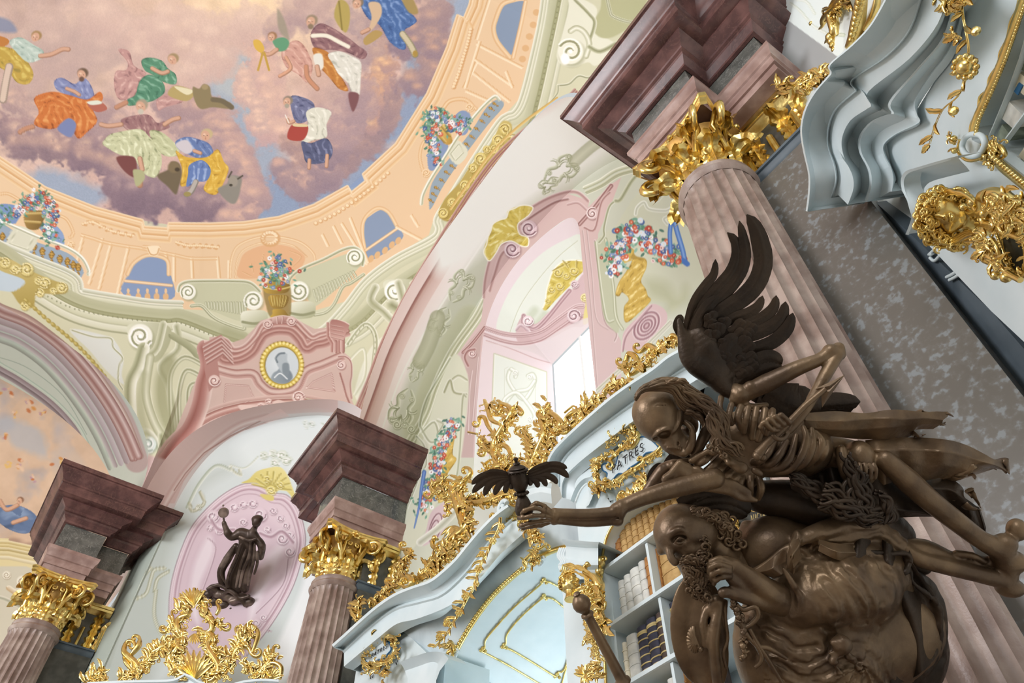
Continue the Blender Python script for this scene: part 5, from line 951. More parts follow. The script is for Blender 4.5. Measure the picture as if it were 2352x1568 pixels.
# ================================================================= carved and gilded joinery
NT=Pl((1,1,0),1.75)           # front of the bookcase in the right-hand diagonal
class G(MB):
    """ornament laid on a real plane: photo outlines, real depth"""
    def __init__(s,pl,off=.03,T=(0,0,1.)): super().__init__(); s.pl=pl; s.off=off; s.t=T
    def q(s,x,y,off=None): return s.pl.at(s.t[0]+x*s.t[2],s.t[1]+y*s.t[2],s.off if off is None else off)
    def u(s,p): return px_r(p)*s.t[2]
    def line(s,p,r,off=None,n=7,k=4,flat=None,closed=False):
        p=pp(p) if isinstance(p,str) else p; p=cat(p,k,closed) if k>1 else np.array(p,float); P3=[s.q(x,y,off) for x,y in p]; u=s.u(P3[0])
        rr=np.interp(np.linspace(0,1,len(P3)),np.linspace(0,1,len(r)),r)*u if not np.isscalar(r) else r*u
        s.tube(P3,list(rr) if not np.isscalar(rr) else rr,n,flat=flat,closed=closed,up=-s.pl.n if flat else None); return s
    def scroll(s,p,r,c0=0,c1=0,k=5,off=None):
        """path in photo units whose ends curl into volutes (c = +-turns)"""
        p=cat(pp(p) if isinstance(p,str) else p,k); L=[tuple(a) for a in p]
        def curl(a,b,c):
            d=np.array(b)-np.array(a); d=d/np.linalg.norm(d); R=r*2.3; sg=1 if c>0 else -1; nn=np.array([-d[1],d[0]])*sg; ce=np.array(b)+nn*R; out=[]
            for t in np.linspace(.1,1,14):
                an=t*abs(c)*2*math.pi; rr=R*(1-.82*t); out.append(tuple(ce+rr*(-nn*math.cos(an)+d*math.sin(an))))
            return out
        rad=[r*(.75+.5*math.sin(math.pi*i/(len(L)-1))) for i in range(len(L))]
        if c1: e=curl(L[-2],L[-1],c1); L+=e; rad+=list(np.linspace(r*.75,r*.35,len(e)))
        if c0: e=curl(L[1],L[0],c0); L=e[::-1]+L; rad=list(np.linspace(r*.35,r*.75,len(e)))+rad
        P3=[s.q(x,y,off) for x,y in L]; u=s.u(P3[0]); s.tube(P3,[a*u for a in rad],8,flat=(1.,1.3),up=-s.pl.n)
        for c,e in ((c1,-1),(c0,0)):
            if c: s.ball(P3[e]-s.pl.n*r*u*.8,r*u*.75,8)
        return s
    def leaf(s,x,y,ang,L,w,off=None,curl=.5,lobes=4,bend=0.):
        o=s.off if off is None else off; b=s.q(x,y,o); u=s.u(b); nrm=-s.pl.n; R1=[];R2=[];nv=lobes*3+1; sp=[]
        for i in range(nv+1):
            t=i/nv; a=ang+bend*t; sp.append((x+L*t*math.cos(a),y+L*t*math.sin(a)))
        P3=[s.q(a,c,o) for a,c in sp]
        for i,p in enumerate(P3):
            t=i/nv; d=P3[min(i+1,nv)]-P3[max(i-1,0)]; d/=np.linalg.norm(d)+1e-9; sd=np.cross(d,nrm); ww=w*u*math.sin(math.pi*min(.97,.12+.88*t))**.7*(.7+.3*abs(math.sin(math.pi*lobes*t+.5)))
            p=p+nrm*(L*u*curl*(.25*math.sin(math.pi*t)+.35*t*t)); r=[]
            for j in range(5): q=j/2-1; r.append(p+sd*ww*q+nrm*(ww*.45*(1-abs(q))+ww*.18*math.cos(q*6)))
            R1.append(r); R2.append([a-nrm*.004-nrm*ww*.12 for a in r])
        s.grid(R1); s.grid([r[::-1] for r in R2]); return s
    def crust(s,p,w,n,seed=1,L=None,off=None,ang=None):
        """foliage clusters along a path"""
        rg=random.Random(seed); q=resamp(cat(pp(p) if isinstance(p,str) else p,4),80); L=(L or w*1.5)*1.15; n=int(n*1.25)
        for j in range(n):
            i=rg.randrange(79); d=q[i+1]-q[i]; a0=math.atan2(d[1],d[0]); x,y=q[i]+np.array([rg.gauss(0,w*.35),rg.gauss(0,w*.35)]); o=(s.off if off is None else off)*rg.uniform(.6,1.6)
            a=(ang if ang is not None else a0)+rg.choice((-1,1))*rg.uniform(.2,1.5)
            k=rg.random()
            if k<.4: s.leaf(x,y,a,L*rg.uniform(.6,1.2),L*.27*rg.uniform(.7,1.2),o,curl=rg.uniform(.3,1.),lobes=3,bend=rg.uniform(-1,1))
            elif k<.6: s.ball(s.q(x,y,o+.01),s.u(s.q(x,y,o))*w*.17*rg.uniform(.7,1.3),7)
            else: s.scroll([(x,y),(x+L*.3*math.cos(a),y+L*.3*math.sin(a)),(x+L*.6*math.cos(a+.5),y+L*.6*math.sin(a+.5))],w*.115,rg.choice((0,.7)),rg.choice((-1.,1.)),k=3,off=o)
        return s
    def shell(s,x,y,r,a0,a1,n=9,off=None):
        for j in range(n):
            a=a0+(a1-a0)*j/(n-1); s.leaf(x,y,a,r,r*abs(a1-a0)/n*.75,off,curl=.35,lobes=1)
        return s
    def flower(s,x,y,r,off=None,n=6):
        o=s.off if off is None else off
        for j in range(n): a=j/n*6.283; s.ball(s.q(x+r*.6*math.cos(a),y+r*.6*math.sin(a),o),s.u(s.q(x,y,o))*r*.42,7)
        s.ball(s.q(x,y,o+.012),s.u(s.q(x,y,o))*r*.36,7); return s
    def poly(s,p,d0=0.,d1=-.05,k=0):
        p=pp(p) if isinstance(p,str) else p; p=cat(p,k,True) if k else p
        a=[s.q(x,y,d0) for x,y in p]; s.prism(a,s.pl.n*(d0-d1)); return s
def rows(R,n=70):
    """R: list of (px polyline, plane, offset) -> smooth grid"""
    out=[]
    for p,pl,off in R:
        p=cat(pp(p) if isinstance(p,str) else p,5); q=[]
        for i,(x,y) in enumerate(p): o=off if np.isscalar(off) else np.interp(i/(len(p)-1),np.linspace(0,1,len(off)),off); q.append(pl.at(x,y,o))
        out.append(q)
    return loft(out,n)
def tr(p,T): return [(T[0]+x*T[2],T[1]+y*T[2]) for x,y in (pp(p) if isinstance(p,str) else p)]
YA=PY(2.9)
material('case_marble','c3d0d4',rough=.42,second='96a4aa',scale=2.6,detail=10,lo=.42,hi=.72,stretch=(1.,1.,.4))
bc=empty('bookcase','white bookcase with a sweeping cornice and gilded carving below the bright window','bookcase',(-4.6,2.9,-1.6))
# sweeping cornice, left half
Lr=['762,1480 790,1455 815,1432 861,1392 902,1364 942,1347 983,1333 1013,1311 1044,1282 1070,1250 1100,1215 1135,1180 1165,1158','787,1496 841,1445 902,1400 963,1382 1013,1366 1060,1325 1100,1275 1140,1225 1185,1185','790,1530 873,1461 912,1432 953,1422 1003,1404 1036,1388 1060,1372 1105,1325 1150,1272 1205,1222','812,1538 850,1508 898,1468 953,1437 1010,1418 1040,1396 1068,1376 1110,1332 1160,1280 1215,1232']
o=(.30,.26,.22,.10)
Gd=rows([(tr(Lr[0],(0,0,1)),YA,(.30,.30,.16)),(tr([(x+3,y+5) for x,y in pp(Lr[0])],(0,0,1)),YA,(.30,.30,.16)),(tr([(x+6,y+8) for x,y in pp(Lr[0])],(0,0,1)),YA,(.28,.28,.14)),([(a[0]*.45+b[0]*.55,a[1]*.45+b[1]*.55+3) for a,b in zip(resamp(pp(Lr[0]),9),resamp(pp(Lr[1]),9))],YA,(.2,.2,.06)),(tr([(x-2,y-5) for x,y in pp(Lr[1])],(0,0,1)),YA,(.165,.165,.03)),(Lr[1],YA,(.185,.185,.05)),([(x+3,y+4) for x,y in pp(Lr[1])],YA,(.165,.165,.03)),(Lr[2],YA,(.16,.16,.02)),([(x+3,y+3) for x,y in pp(Lr[2])],YA,(.14,.14,.0)),(Lr[3],YA,(.05,.05,-.06))],110)
top=Gd[0].copy(); top[:,1]=3.38
m=MB(); m.grid(np.concatenate([top[None],Gd])); m.build('cornice','case_white',bc,smooth=32)
# its left return
m=MB(); a=Gd[:,0]; b=a.copy(); b[:,1]=3.3; m.grid([a,b]); m.build('cornice_return','case_white',bc,smooth=32)
# spandrel between cornice and the gilded arch, then the case front at left
def arcz(x): return 3.46-.36*min(1.6,abs((x+4.32)/1.02))**2.4
arch=[(x,arcz(x)) for x in np.linspace(-5.36,-3.3,40)]
AF=[np.array((x,3.05,z)) for x,z in arch]
sp=rows([(Lr[3],YA,(-.0,-.0,-.08))],110)[0]
m=MB(); i0=38; top_=resamp(np.vstack([sp[i0:],[np.array([-3.35,2.95,3.75])]]),60); m.grid([top_,resamp(AF,60)]); m.build('spandrel','case_marble',bc,smooth=60)
m=MB(); x0=-5.36
lf=[tuple(p) for p in sp[:i0+1]]; poly=[(x,2.93,z) for x,_,z in lf]+[(-5.36,2.93,3.1),(-5.36,2.93,-1.6),(-6.9,2.93,-1.6)]
m.prism(poly,(0,.45,0)); m.box((-5.5,2.95,-1.6),(-5.24,3.4,3.12)); m.build('front_panel','case_white',bc,smooth=0)
# barrel soffit behind the arch with its gilded panel
m=MB(); m.grid([[ (x,y,z) for x,z in arch] for y in (3.05,3.4,6.2)]); m.grid([[(arch[0][0],y,z) for z in (arch[0][1],-1.6)] for y in (2.93,6.2)]); m.grid([[(arch[-1][0],y,z) for z in (arch[-1][1],-1.6)] for y in (3.05,6.2)]); m.box((-5.5,6.2,-1.6),(-3.2,6.3,3.6)); m.build('arched_recess','case_white',bc,smooth=60)
def onbar(px,py):
    v=ray(px,py); pr=None
    for Y in np.linspace(3.0,6.2,600):
        p=v*Y/v[1]
        if p[2]>arcz(p[0])-.012: return p
    return v*3.6/v[1]
def barline(pts,r,name='panel_moulding'):
    m=MB(); m.tube([onbar(x,y)+np.array([0,0,-.004]) for x,y in resamp(cat(tr(pts,(1020,1220,.3886)),5),46)],r,6); m.build(name,'gold',bc,smooth=80)
for s in ('585,290 560,320 420,440 300,570 245,640 240,690 215,705','220,705 280,735 400,800 500,860 600,920 700,980','590,290 640,305 720,360 790,480 800,520','800,560 770,650 740,740 690,920','588,385 500,460 420,540 370,610 365,660 345,685','350,685 400,700 520,770 600,820 650,850 665,850','590,390 640,395 700,440 770,500 790,510','780,580 750,680 720,790 700,825 670,830'): barline(s,.008)
for x,y in ((590,285),(230,690),(590,380),(355,670),(668,845)):
    for dx,dy,r in ((0,0,.02),(14,18,.016),(-12,14,.016)):
        m=MB(); m.ball(onbar(1020+(x+dx)*.3886,1220+(y+dy)*.3886),r,8); m.build('moulding_boss','gold',bc)
# gilded bead along the arch
m=MB(); q=resamp(AF,140); m.tube(q,.022,8)
for j in range(3,92,2): m.ball(q[j]+np.array([0,-.02,-.012]),(.02,.016,.016),7)
m.build('gilded_bead','gold',bc,smooth=70)
for x,y in ((1206,1306),(1243,1291),(1046,1503)):
    m=MB(); m.tube(spiral_pts(PY(3.0).at(x,y),(1,0,0),(0,0,1),.05,1.2,n=18),.013,7); m.build('volute','case_white',bc,smooth=80)
g=G(PY(3.0),.02,(1020,1220,.3886)); g.scroll('480,210 470,180 500,150 540,110 570,100 600,80',9,.9,.9); g.crust('480,190 530,160 560,120',26,22,4); g.leaf(520,200,1.4,40,12); g.build('gilded_crest','gold',bc,smooth=80)
g=G(PY(3.0),.02,(1020,1220,.3886)); g.scroll('30,680 40,650 60,700 40,740',8,.8,.9); g.crust('30,650 50,720',24,12,5); g.build('gilded_crest','gold',bc,smooth=80)
# capitals of the case: curved white mouldings below the left end
m=MB(); G2=rows([('918,1518 960,1505 1000,1494 1030,1510','0',0)][:0] or [('918,1520 950,1508 985,1497 1015,1498 1030,1512',YA,.14),('925,1530 955,1518 988,1507 1012,1510 1024,1522',YA,.1),('930,1540 960,1530 990,1520 1006,1524 1010,1540',YA,.06),('936,1556 965,1546 988,1540 1000,1546 1002,1562',YA,.06),('936,1600 965,1600 988,1600 1000,1600 1002,1620',YA,.05)],30); t0=G2[0].copy(); t0[:,1]=2.93; m.grid(np.concatenate([t0[None],G2])); m.build('corner_capital','case_white',bc,smooth=30)
# sweeping cornice, right half
YB=PY(2.78)
Rr=['1258,1095 1256,1062 1268,1034 1294,1005 1337,965 1394,916 1440,882 1495,846 1530,818 1562,800','1282,1115 1285,1074 1308,1037 1366,988 1452,927 1515,882 1550,858 1590,836','1290,1140 1294,1102 1323,1068 1380,1022 1457,965 1530,915 1600,872','1322,1150 1320,1112 1340,1085 1392,1044 1462,992 1540,935 1620,890']
Gd=rows([(Rr[0],YB,(.12,.28,.3)),([(x+3,y+5) for x,y in pp(Rr[0])],YB,(.12,.28,.3)),([(x+6,y+8) for x,y in pp(Rr[0])],YB,(.1,.25,.27)),([(a[0]*.45+b[0]*.55+1,a[1]*.45+b[1]*.55+2) for a,b in zip(resamp(pp(Rr[0]),9),resamp(pp(Rr[1]),9))],YB,(.06,.17,.18)),([(x-2,y-5) for x,y in pp(Rr[1])],YB,(.03,.13,.14)),(Rr[1],YB,(.06,.155,.16)),([(x+3,y+4) for x,y in pp(Rr[1])],YB,(.04,.135,.14)),(Rr[2],YB,(.03,.12,.13)),([(x+3,y+3) for x,y in pp(Rr[2])],YB,(.0,.1,.1)),(Rr[3],YB,(-.03,.02,.02))],110)
top=Gd[0].copy(); top[:,1]=3.38; m=MB(); m.grid(np.concatenate([top[None],Gd])); m.build('cornice','case_white',bc,smooth=32)
Gd2=rows([('1562,800 1585,790 1600,812 1640,840 1680,858 1720,880 1760,920',YB,.3),('1566,806 1586,797 1602,818 1640,846 1680,864 1720,888',YB,.3),('1590,836 1600,842 1620,850 1660,870 1700,890',YB,.15),('1600,872 1615,868 1640,878 1680,895 1710,915',YB,.13),('1620,890 1630,888 1655,900 1690,915 1710,935',YB,.02)],50)
m=MB(); m.grid(Gd2); m.build('cornice_end','case_white',bc,smooth=32)
fr=rows([(Rr[3],YB,0.)],110)[0]
# right front with the arched opening of the book shelves
op=pp('1400,1700 1393,1560 1388,1440 1384,1320 1386,1275 1394,1238 1408,1208 1430,1182 1462,1160 1500,1142 1540,1128 1590,1112 1640,1100')
opn=[YB.at(x,y) for x,y in cat(op,4)]
up=[fr[0]+np.array([0,0,-.5])]+list(fr)+[np.array([-1.9,2.78,3.55])]
m=MB(); g1=loft([up,opn],90); m.grid(g1); m.grid([opn,[p+np.array([0,.36,0]) for p in opn]]); m.build('front_panel','case_white',bc,smooth=40)
m=MB(); m.box((-3.02,3.14,-1.6),(-1.9,3.18,3.45)); m.build('back_board','case_white',bc,smooth=0)
lo=opn[0]; m=MB(); m.prism([(-3.5,2.85,3.0),(-3.02,2.85,3.0),(-3.02,2.85,-1.6),(-3.5,2.85,-1.6)],(0,.4,0)); m.build('pier','case_white',bc,smooth=0)
g=G(YB,.02); g.line([(x-2,y) for x,y in op],[4,4],n=8); g.build('gilded_edge','gold',bc,smooth=70)
g=G(YB,.05); g.scroll('1372,1310 1378,1285 1384,1278',3,.8,.8); g.ball(g.q(1377,1290),.04,10); g.ball(g.q(1377,1312),.03,10); g.leaf(1377,1315,1.5,22,6); g.build('gilded_boss','gold',bc)
# white console capital above the gilded bust
rr=[('1290,1236 1300,1238 1350,1243 1376,1244',.16),('1292,1244 1303,1246 1350,1251 1374,1251',.14),('1300,1254 1308,1255 1350,1258 1374,1258',.1),('1298,1280 1310,1284 1350,1286 1374,1286',.09),('1300,1292 1312,1296 1350,1297 1374,1297',.12),('1304,1304 1318,1308 1350,1308 1374,1308',.07),('1306,1330 1320,1330 1350,1330 1374,1330',.05)]
Gc=rows([(a,YB,o_) for a,o_ in rr],24); t0=Gc[0].copy(); t0[:,1]=2.9; sd=Gc[:,0].copy(); sd[:,1]=3.0
m=MB(); m.grid(np.concatenate([t0[None],Gc])); m.grid([Gc[:,0],sd]); m.build('console_capital','case_white',bc,smooth=30)
m=MB(); 
for k,x in enumerate((1288,1292,1297,1302)): m.tube([PY(2.72).at(a,b) for a,b in cat([(x,1258),(x-6,1276),(x+2,1290),(x-3,1300),(x+1,1310)],5)],.012,7)
m.build('fluting','case_white',bc,smooth=80)
# inner mouldings of the right bay head
m=MB(); m.grid(rows([('1310,1150 1322,1120 1340,1100 1362,1096 1372,1112 1358,1120 1362,1136 1352,1160',YB,.05),('1318,1154 1330,1126 1344,1110 1356,1108 1362,1114 1350,1120 1354,1138 1344,1164',YB,.01)],60)); m.grid(rows([('1390,1046 1372,1076 1352,1102 1360,1118 1378,1120 1392,1126 1400,1150',YB,.05),('1400,1052 1384,1080 1368,1104 1376,1110 1394,1114 1408,1124 1414,1146',YB,.01)],60)); m.build('panel_moulding','case_white',bc,smooth=30)
m=MB(); m.grid(rows([('1180,1130 1210,1112 1240,1106 1268,1110',PY(2.95),.06),('1186,1142 1212,1124 1240,1118 1266,1122',PY(2.95),.03),('1190,1156 1214,1138 1240,1130 1266,1134',PY(2.95),.04),('1200,1180 1222,1160 1244,1152 1268,1156',PY(2.95),.0)],30)); m.build('crown_moulding','case_white',bc,smooth=30)
# shelves, dividers
def shx(px,py): return YB.at(px,py)
SH=[((1391,1303),(1507,1207)),((1397,1432),(1568,1315)),((1446,1558),(1563,1486.5))]
SZ=[float(np.mean([shx(*a)[2],shx(*b)[2]])) for a,b in SH]
for z in SZ+[SZ[2]-.4]:
    m=MB(); m.box((-3.0,2.79,z-.028),(-1.95,3.14,z)); m.sweep([(0,z-.03),(.012,z-.028),(.012,z-.004),(0,z)],[(-3.0,2.79),(-1.95,2.79)]); m.build('shelf','case_white',bc,smooth=30)
DV=[(1487,1300,0,1),(1518,1432,1,2),(1539,1540,2,3)]
for px,py,a,b in DV:
    x=shx(px,py)[0]; z1=SZ[a]-.03; z0=(SZ+[SZ[2]-.4])[b]; m=MB(); m.box((x-.01,2.8,z0),(x+.01,3.13,z1)); m.build('divider','case_white',bc,smooth=0)
# ---- the books -------------------------------------------------------------------
for nm,a,b,t in (('book_tan','a8834c','c6a368',0),('book_white','c9cac4','e2e1d8',0),('book_brown','a06a34','bf8a50',0),('book_cream','cdc4a8','e0dac6',0),('book_navy','2e2e3c','46465a',0),('book_dark','3c2e2a','57463c',0),('book_green','6f7a6c','94a08e',0),('book_gilt','b9a268','d8c48c',0)):
    material(nm,a,rough=.65,second=b,scale=22,detail=5,lo=.35,hi=.7)
def book(x0,x1,z0,h,yf,kind,label,group,bands=5,gilt=False,R=None,lean=0.):
    w=x1-x0-.003; d=.2; c=(x0+x1)/2
    e=empty('book',label,'book',(c,yf,z0) if R is None else tuple(R(c,yf,z0)),group)
    f=(lambda V:V) if R is None else (lambda V:np.array([R(*v) for v in V]))
    def add(m,nm,mat,sm=40):
        m.v=[f(np.vstack(m.v))]; o=m.build(nm,mat,e,smooth=sm); return o
    m=MB(); pr=[(c-w/2,yf+d)]+[(c-w/2*math.cos(a),yf+.012-.016*math.sin(a)) for a in np.linspace(0,math.pi,9)]+[(c+w/2,yf+d)]
    m.prism([(x,y,z0+.004) for x,y in pr],(0,0,h)); add(m,'cover',kind)
    for k in range(bands):
        z=z0+h*(k+.8)/(bands+.6); m=MB(); m.tube([(x,y-.001,z) for x,y in pr[1:-1]],.0045,6); add(m,'spine_band','book_gilt' if gilt else kind,60)
    if gilt:
        for zz in (.03,h-.05): m=MB(); m.grid([[(x,y-.0025,z0+zz+k*.022) for x,y in pr[1:-1]] for k in (0,1)]); add(m,'gilt_band','book_gilt')
    return e
def bookrow(row,specs,lab0):
    z0=SZ[row] if row<3 else SZ[2]-.4; a,b=SH[min(row,2)]
    for i,(xa,xb,h,kind,lab,gr,gilt,bands) in enumerate(specs):
        def X(px):
            t=(px-a[0])/(b[0]-a[0]); py=a[1]+t*(b[1]-a[1]); return shx(px,py)[0]
        book(X(xa),X(xb),z0,h,2.86,kind,lab,gr,bands,gilt)
tn='tan leather book on the highest shelf below the bronze arm'
bookrow(0,[(1395+i*13.2,1395+(i+1)*13.2,.30-.01*(i%3),'book_tan' if i else 'book_brown',tn,'tan books on the highest shelf',False,6) for i in range(10)]+[(1527+i*14,1541+i*14,.29,'book_tan',tn,'tan books on the highest shelf',False,6) for i in range(6)],'')
wh='white vellum book on the second shelf, left of the brown one'
bookrow(1,[(1405,1419,.28,'book_white',wh,'white vellum books on the second shelf',False,4),(1419,1434,.29,'book_white',wh,'white vellum books on the second shelf',False,4),(1434,1455,.30,'book_white',wh,'white vellum books on the second shelf',False,4),(1455,1470,.31,'book_white',wh,'white vellum books on the second shelf',False,4),(1470,1486,.31,'book_brown','narrow brown leather book beside the four white ones, left of the upright board','brown books',False,4),
 (1499,1503,.32,'book_brown','thin reddish brown book against the upright board on the second shelf','thin book',False,0),(1503,1541,.33,'book_tan','wide pale tan book with broad spine on the second shelf','wide book',False,4),(1542,1560,.33,'book_white','plain white book right of the wide tan one','white book',False,0),(1561,1577,.30,'book_cream','cream book half hidden behind the bearded head','cream book',False,4)],'')
bookrow(2,[(1414,1424,.27,'book_cream','thin cream book at the left end of the third shelf','thin cream book',False,4),(1424,1447,.29,'book_white','broad cream and white book beside the dark gilt ones','broad cream book',False,4),(1450,1473,.30,'book_navy','leftmost of the three dark gilt-banded books on the third shelf','a',True,6),(1473,1496,.31,'book_navy','middle one of the three dark gilt-banded books on the third shelf','b',True,6),(1497,1514,.31,'book_dark','rightmost of the three dark gilt-banded books, against the upright board','c',True,6),
 (1530,1556,.32,'book_navy','dark gilt-banded book right of the upright board, beside the bronze hat','d',True,7),(1556,1577,.31,'book_dark','dark purple-brown book half hidden behind the bronze hat','e',True,5)],'')
bookrow(3,[(1462,1480,.30,'book_dark','short dark blue book at the bottom left of the shelves','f',True,4),(1480,1500,.31,'book_gilt','mottled gilt brown book on the lowest visible shelf','g',False,4),(1500,1516,.33,'book_white','white book on the lowest visible shelf','h',False,4),(1516,1538,.34,'book_brown','rough brown book left of the lowest upright board','i',False,4),(1548,1580,.36,'book_dark','wide dark brown book with a cream label at the lower right','j',True,3)],'')
for o_ in list(COL.objects):
    if o_.name.startswith('book') and o_.get('group') and len(o_['group'])<3 or o_.get('group') in ('brown books','thin book','wide book','white book','cream book','thin cream book','broad cream book'): del o_['group']
# ---- plaques with lettering ---------------------------------------------------------
material('plaque_white','c5d2d6',rough=.5); material('plaque_blue','1f5c86',rough=.5); material('ink','1c1c20',rough=.6); material('plaque_dark','23261f',rough=.5)
def text3d(s,pl,x0,y0,x1,y1,size,off,parent,mat='ink',name='lettering',shear=0.,xs=1.):
    """letters standing on the line (x0,y0)-(x1,y1) of a plane"""
    cu=bpy.data.curves.new(name,'FONT'); cu.body=s; cu.size=1.; cu.extrude=.012; cu.shear=shear; cu.space_character=1.25; cu.offset=-.014
    t=bpy.data.objects.new(name,cu); dg=bpy.context.evaluated_depsgraph_get(); link(t); dg.update(); me=bpy.data.meshes.new_from_object(t.evaluated_get(dg)); bpy.data.objects.remove(t)
    V=np.array([v.co for v in me.vertices]); a=pl.at(x0,y0,off); b=pl.at(x1,y1,off); u=(b-a); W=np.linalg.norm(u); u/=W; n=-pl.n; up=np.cross(n,u) if np.cross(n,u)[2]>0 else -np.cross(n,u)
    w0=V[:,0].max(); V2=a+np.outer(V[:,0]/w0*W,u)+np.outer(V[:,1]*size*xs,up)+np.outer(V[:,2]*.2,n)
    me.vertices.foreach_set('co',V2.ravel()); me.update(); me.materials.clear(); me.materials.append(MAT[mat]); o=bpy.data.objects.new(name,me); link(o,parent)
    if parent.type=='EMPTY': o.matrix_parent_inverse=Matrix.Translation(parent.location).inverted()
    return o
pq=empty('inscribed_plaque','small gilt-framed plaque reading PATRES at the left end of the white cornice','plaque',tuple(PY(2.88).at(868,1500,.1)))
g=G(PY(2.88),.05); ol='838,1500 845,1492 843,1480 856,1478 868,1468 885,1470 895,1478 898,1492 890,1502 882,1512 868,1516 852,1526 840,1518 834,1508'
g.poly(ol,.07,.02,4); g.build('panel','plaque_white',pq); g=G(PY(2.88),.07); g.line(ol,2.,closed=True,n=6); g.build('blue_border','plaque_blue',pq,smooth=80)
g=G(PY(2.88),.08); g.line('832,1510 834,1490 846,1474 864,1462 882,1464 900,1472 906,1492 896,1510 880,1522 860,1534 842,1530',3.4,closed=True); g.crust('832,1512 836,1488 850,1472 880,1462 905,1475 908,1500',13,46,3,L=15); g.crust('905,1500 890,1520 870,1528 850,1538 836,1525',13,40,6,L=15); g.scroll('895,1464 905,1462 908,1478',3,0,1.); g.leaf(850,1535,1.8,16,6); g.leaf(882,1536,1.4,20,7); g.crust('880,1535 885,1556',10,10,2); g.build('gilt_frame','gold',pq,smooth=80)
text3d('PATRES',PY(2.88),852,1512,888,1488,.066,.08,pq)
pq2=empty('inscribed_plaque','large gilt-framed plaque reading PATRES beside the skull','plaque',tuple(PY(2.78).at(1437,1056,.1)))
T2=(1200,950,.394); g=G(PY(2.78),.05,T2); ol='465,300 490,290 540,300 560,240 600,210 650,190 680,140 730,140 790,190 780,220 720,230 680,280 620,320 600,350 560,350 530,380 500,405 480,400 495,350 470,330'
g.poly(ol,.07,.02,4); g.build('panel','plaque_white',pq2); g=G(PY(2.78),.07,T2); g.line(ol,5.,closed=True,n=6); g.build('blue_border','plaque_blue',pq2,smooth=80)
g=G(PY(2.78),.08,T2)
for s,r,a,b in (('480,420 440,380 430,300 450,260 490,262 520,280',12,-.8,1.),('520,260 560,220 600,190 640,190 670,150 670,110 640,120',12,.9,-1.1),('500,410 560,385 610,350 660,320 700,290',12,.6,-.8),('690,270 740,250 790,220 810,190 790,175',11,0,1.1),('440,400 420,440 390,420',8,0,.8),('650,80 700,60',8,.6,.6)): g.scroll(s,r,a,b)
g.crust('440,390 420,320 430,270 500,250 560,200 620,170 660,120',30,70,7,L=26); g.crust('500,180 540,120 600,100 660,90',34,60,9,L=28); g.crust('480,430 560,400 640,340 720,290 800,230',24,60,8,L=24); g.shell(455,310,60,2.3,4.2,7); g.crust('400,420 470,450',24,20,3,L=40)
g.build('gilt_frame','gold',pq2,smooth=80)
g=G(PY(2.78),.06,T2); g.scroll('610,500 650,470 680,400 720,380 740,420 700,470 650,500',16,.8,.9); g.crust('600,510 660,470 700,420 740,380',40,90,4,L=44); g.build('gilt_pendant','gold',pq2,smooth=80)
text3d('PATRES',PY(2.78),*tr([(522,350)],T2)[0],*tr([(706,214)],T2)[0],.10,.085,pq2)
for x,y,s in ((742,1300,0),): pass
def mark(s,x0,y0,x1,y1,sz,pl=YB,par=bc): text3d(s,pl,x0,y0,x1,y1,sz,.012,par,name='numeral')
mark('V',1396,1158,1408,1150,.07); mark('V',1534,1052,1546,1043,.07)
mark('V',907,1530,913,1524,.055,PY(2.93)); mark('II',849,1560,856,1556,.05,PY(2.93))
# ================================================================= free-standing gilded carving on the cornices
TA=(1050,850,.287)
cr=tag(G(PY(2.95),.03),'x','y') if False else None
def crest(name,label,cat_,pl,T,fn,off=.05,mat='gold'):
    g=G(pl,off,T); fn(g); o=g.build(name,mat,smooth=80); return tag(o,label,cat_)
def f(g):
    for s,r,a,b in (('380,800 300,690 300,600 350,500 400,420 440,330 400,280',26,.0,-.9),('320,640 250,600 200,540 180,590 215,630',17,0,1.),('300,520 250,450 220,380 180,380 180,420',15,0,1.),('340,430 280,400 250,320 220,240',17,0,0),('300,360 350,340 345,250',15,0,0),('420,330 470,290 520,320',13,0,.7),('440,760 420,640 350,600 310,700 330,800',18,.6,.8),('160,510 90,495',12,0,0),('560,760 580,640 560,520 520,470',20,0,-.6),('380,790 420,900 400,1010 420,1080',22,0,.6),('330,800 300,900 330,1020',18,0,.8),
                    ('300,800 250,780 220,760 260,720',12,0,1.)): g.scroll(s,r,a,b)
    g.crust('380,780 310,660 340,520 420,400 440,300',50,90,1,L=60); g.crust('240,260 300,340 340,260',34,26,2,L=55); g.crust('560,740 590,640 560,500 530,460',40,70,3,L=50); g.crust('160,500 220,560 200,640',30,26,4,L=40); g.crust('230,800 330,790 450,720 520,760',50,60,5,L=50)
crest('gilded_crest','openwork gold crest with tall curling leaves in front of the window jamb, left part','ornament',PY(3.1),TA,f)
def f(g):
    for s,r,a,b in (('600,780 640,660 700,520 690,400 740,280',24,0,0),('610,770 560,880 520,980 500,1060',22,0,.6),('700,700 660,820 640,930',18,0,.7),('700,380 760,350 830,420 800,490 750,470',20,.8,1.),('820,500 880,380 960,330 1000,390 930,450 870,500',18,.8,.9),('960,450 1000,400 1030,300 1030,210',15,0,0),('1000,380 1060,330 1100,280 1140,310',13,0,.9),('860,340 920,290',11,0,.8),('690,340 660,360 670,400',12,0,.7),('900,520 870,560',11,0,.7)): g.scroll(s,r,a,b)
    g.crust('580,780 660,650 720,520 700,400 730,290',56,120,11,L=56); g.crust('760,400 850,450 950,400 1010,330 1040,230',44,90,12,L=50); g.crust('780,520 760,620 700,700',40,50,13,L=50); g.crust('1050,340 1120,290',26,18,14,L=40)
crest('gilded_crest','openwork gold crest against the bright window pane, right part','ornament',PY(3.0),TA,f)
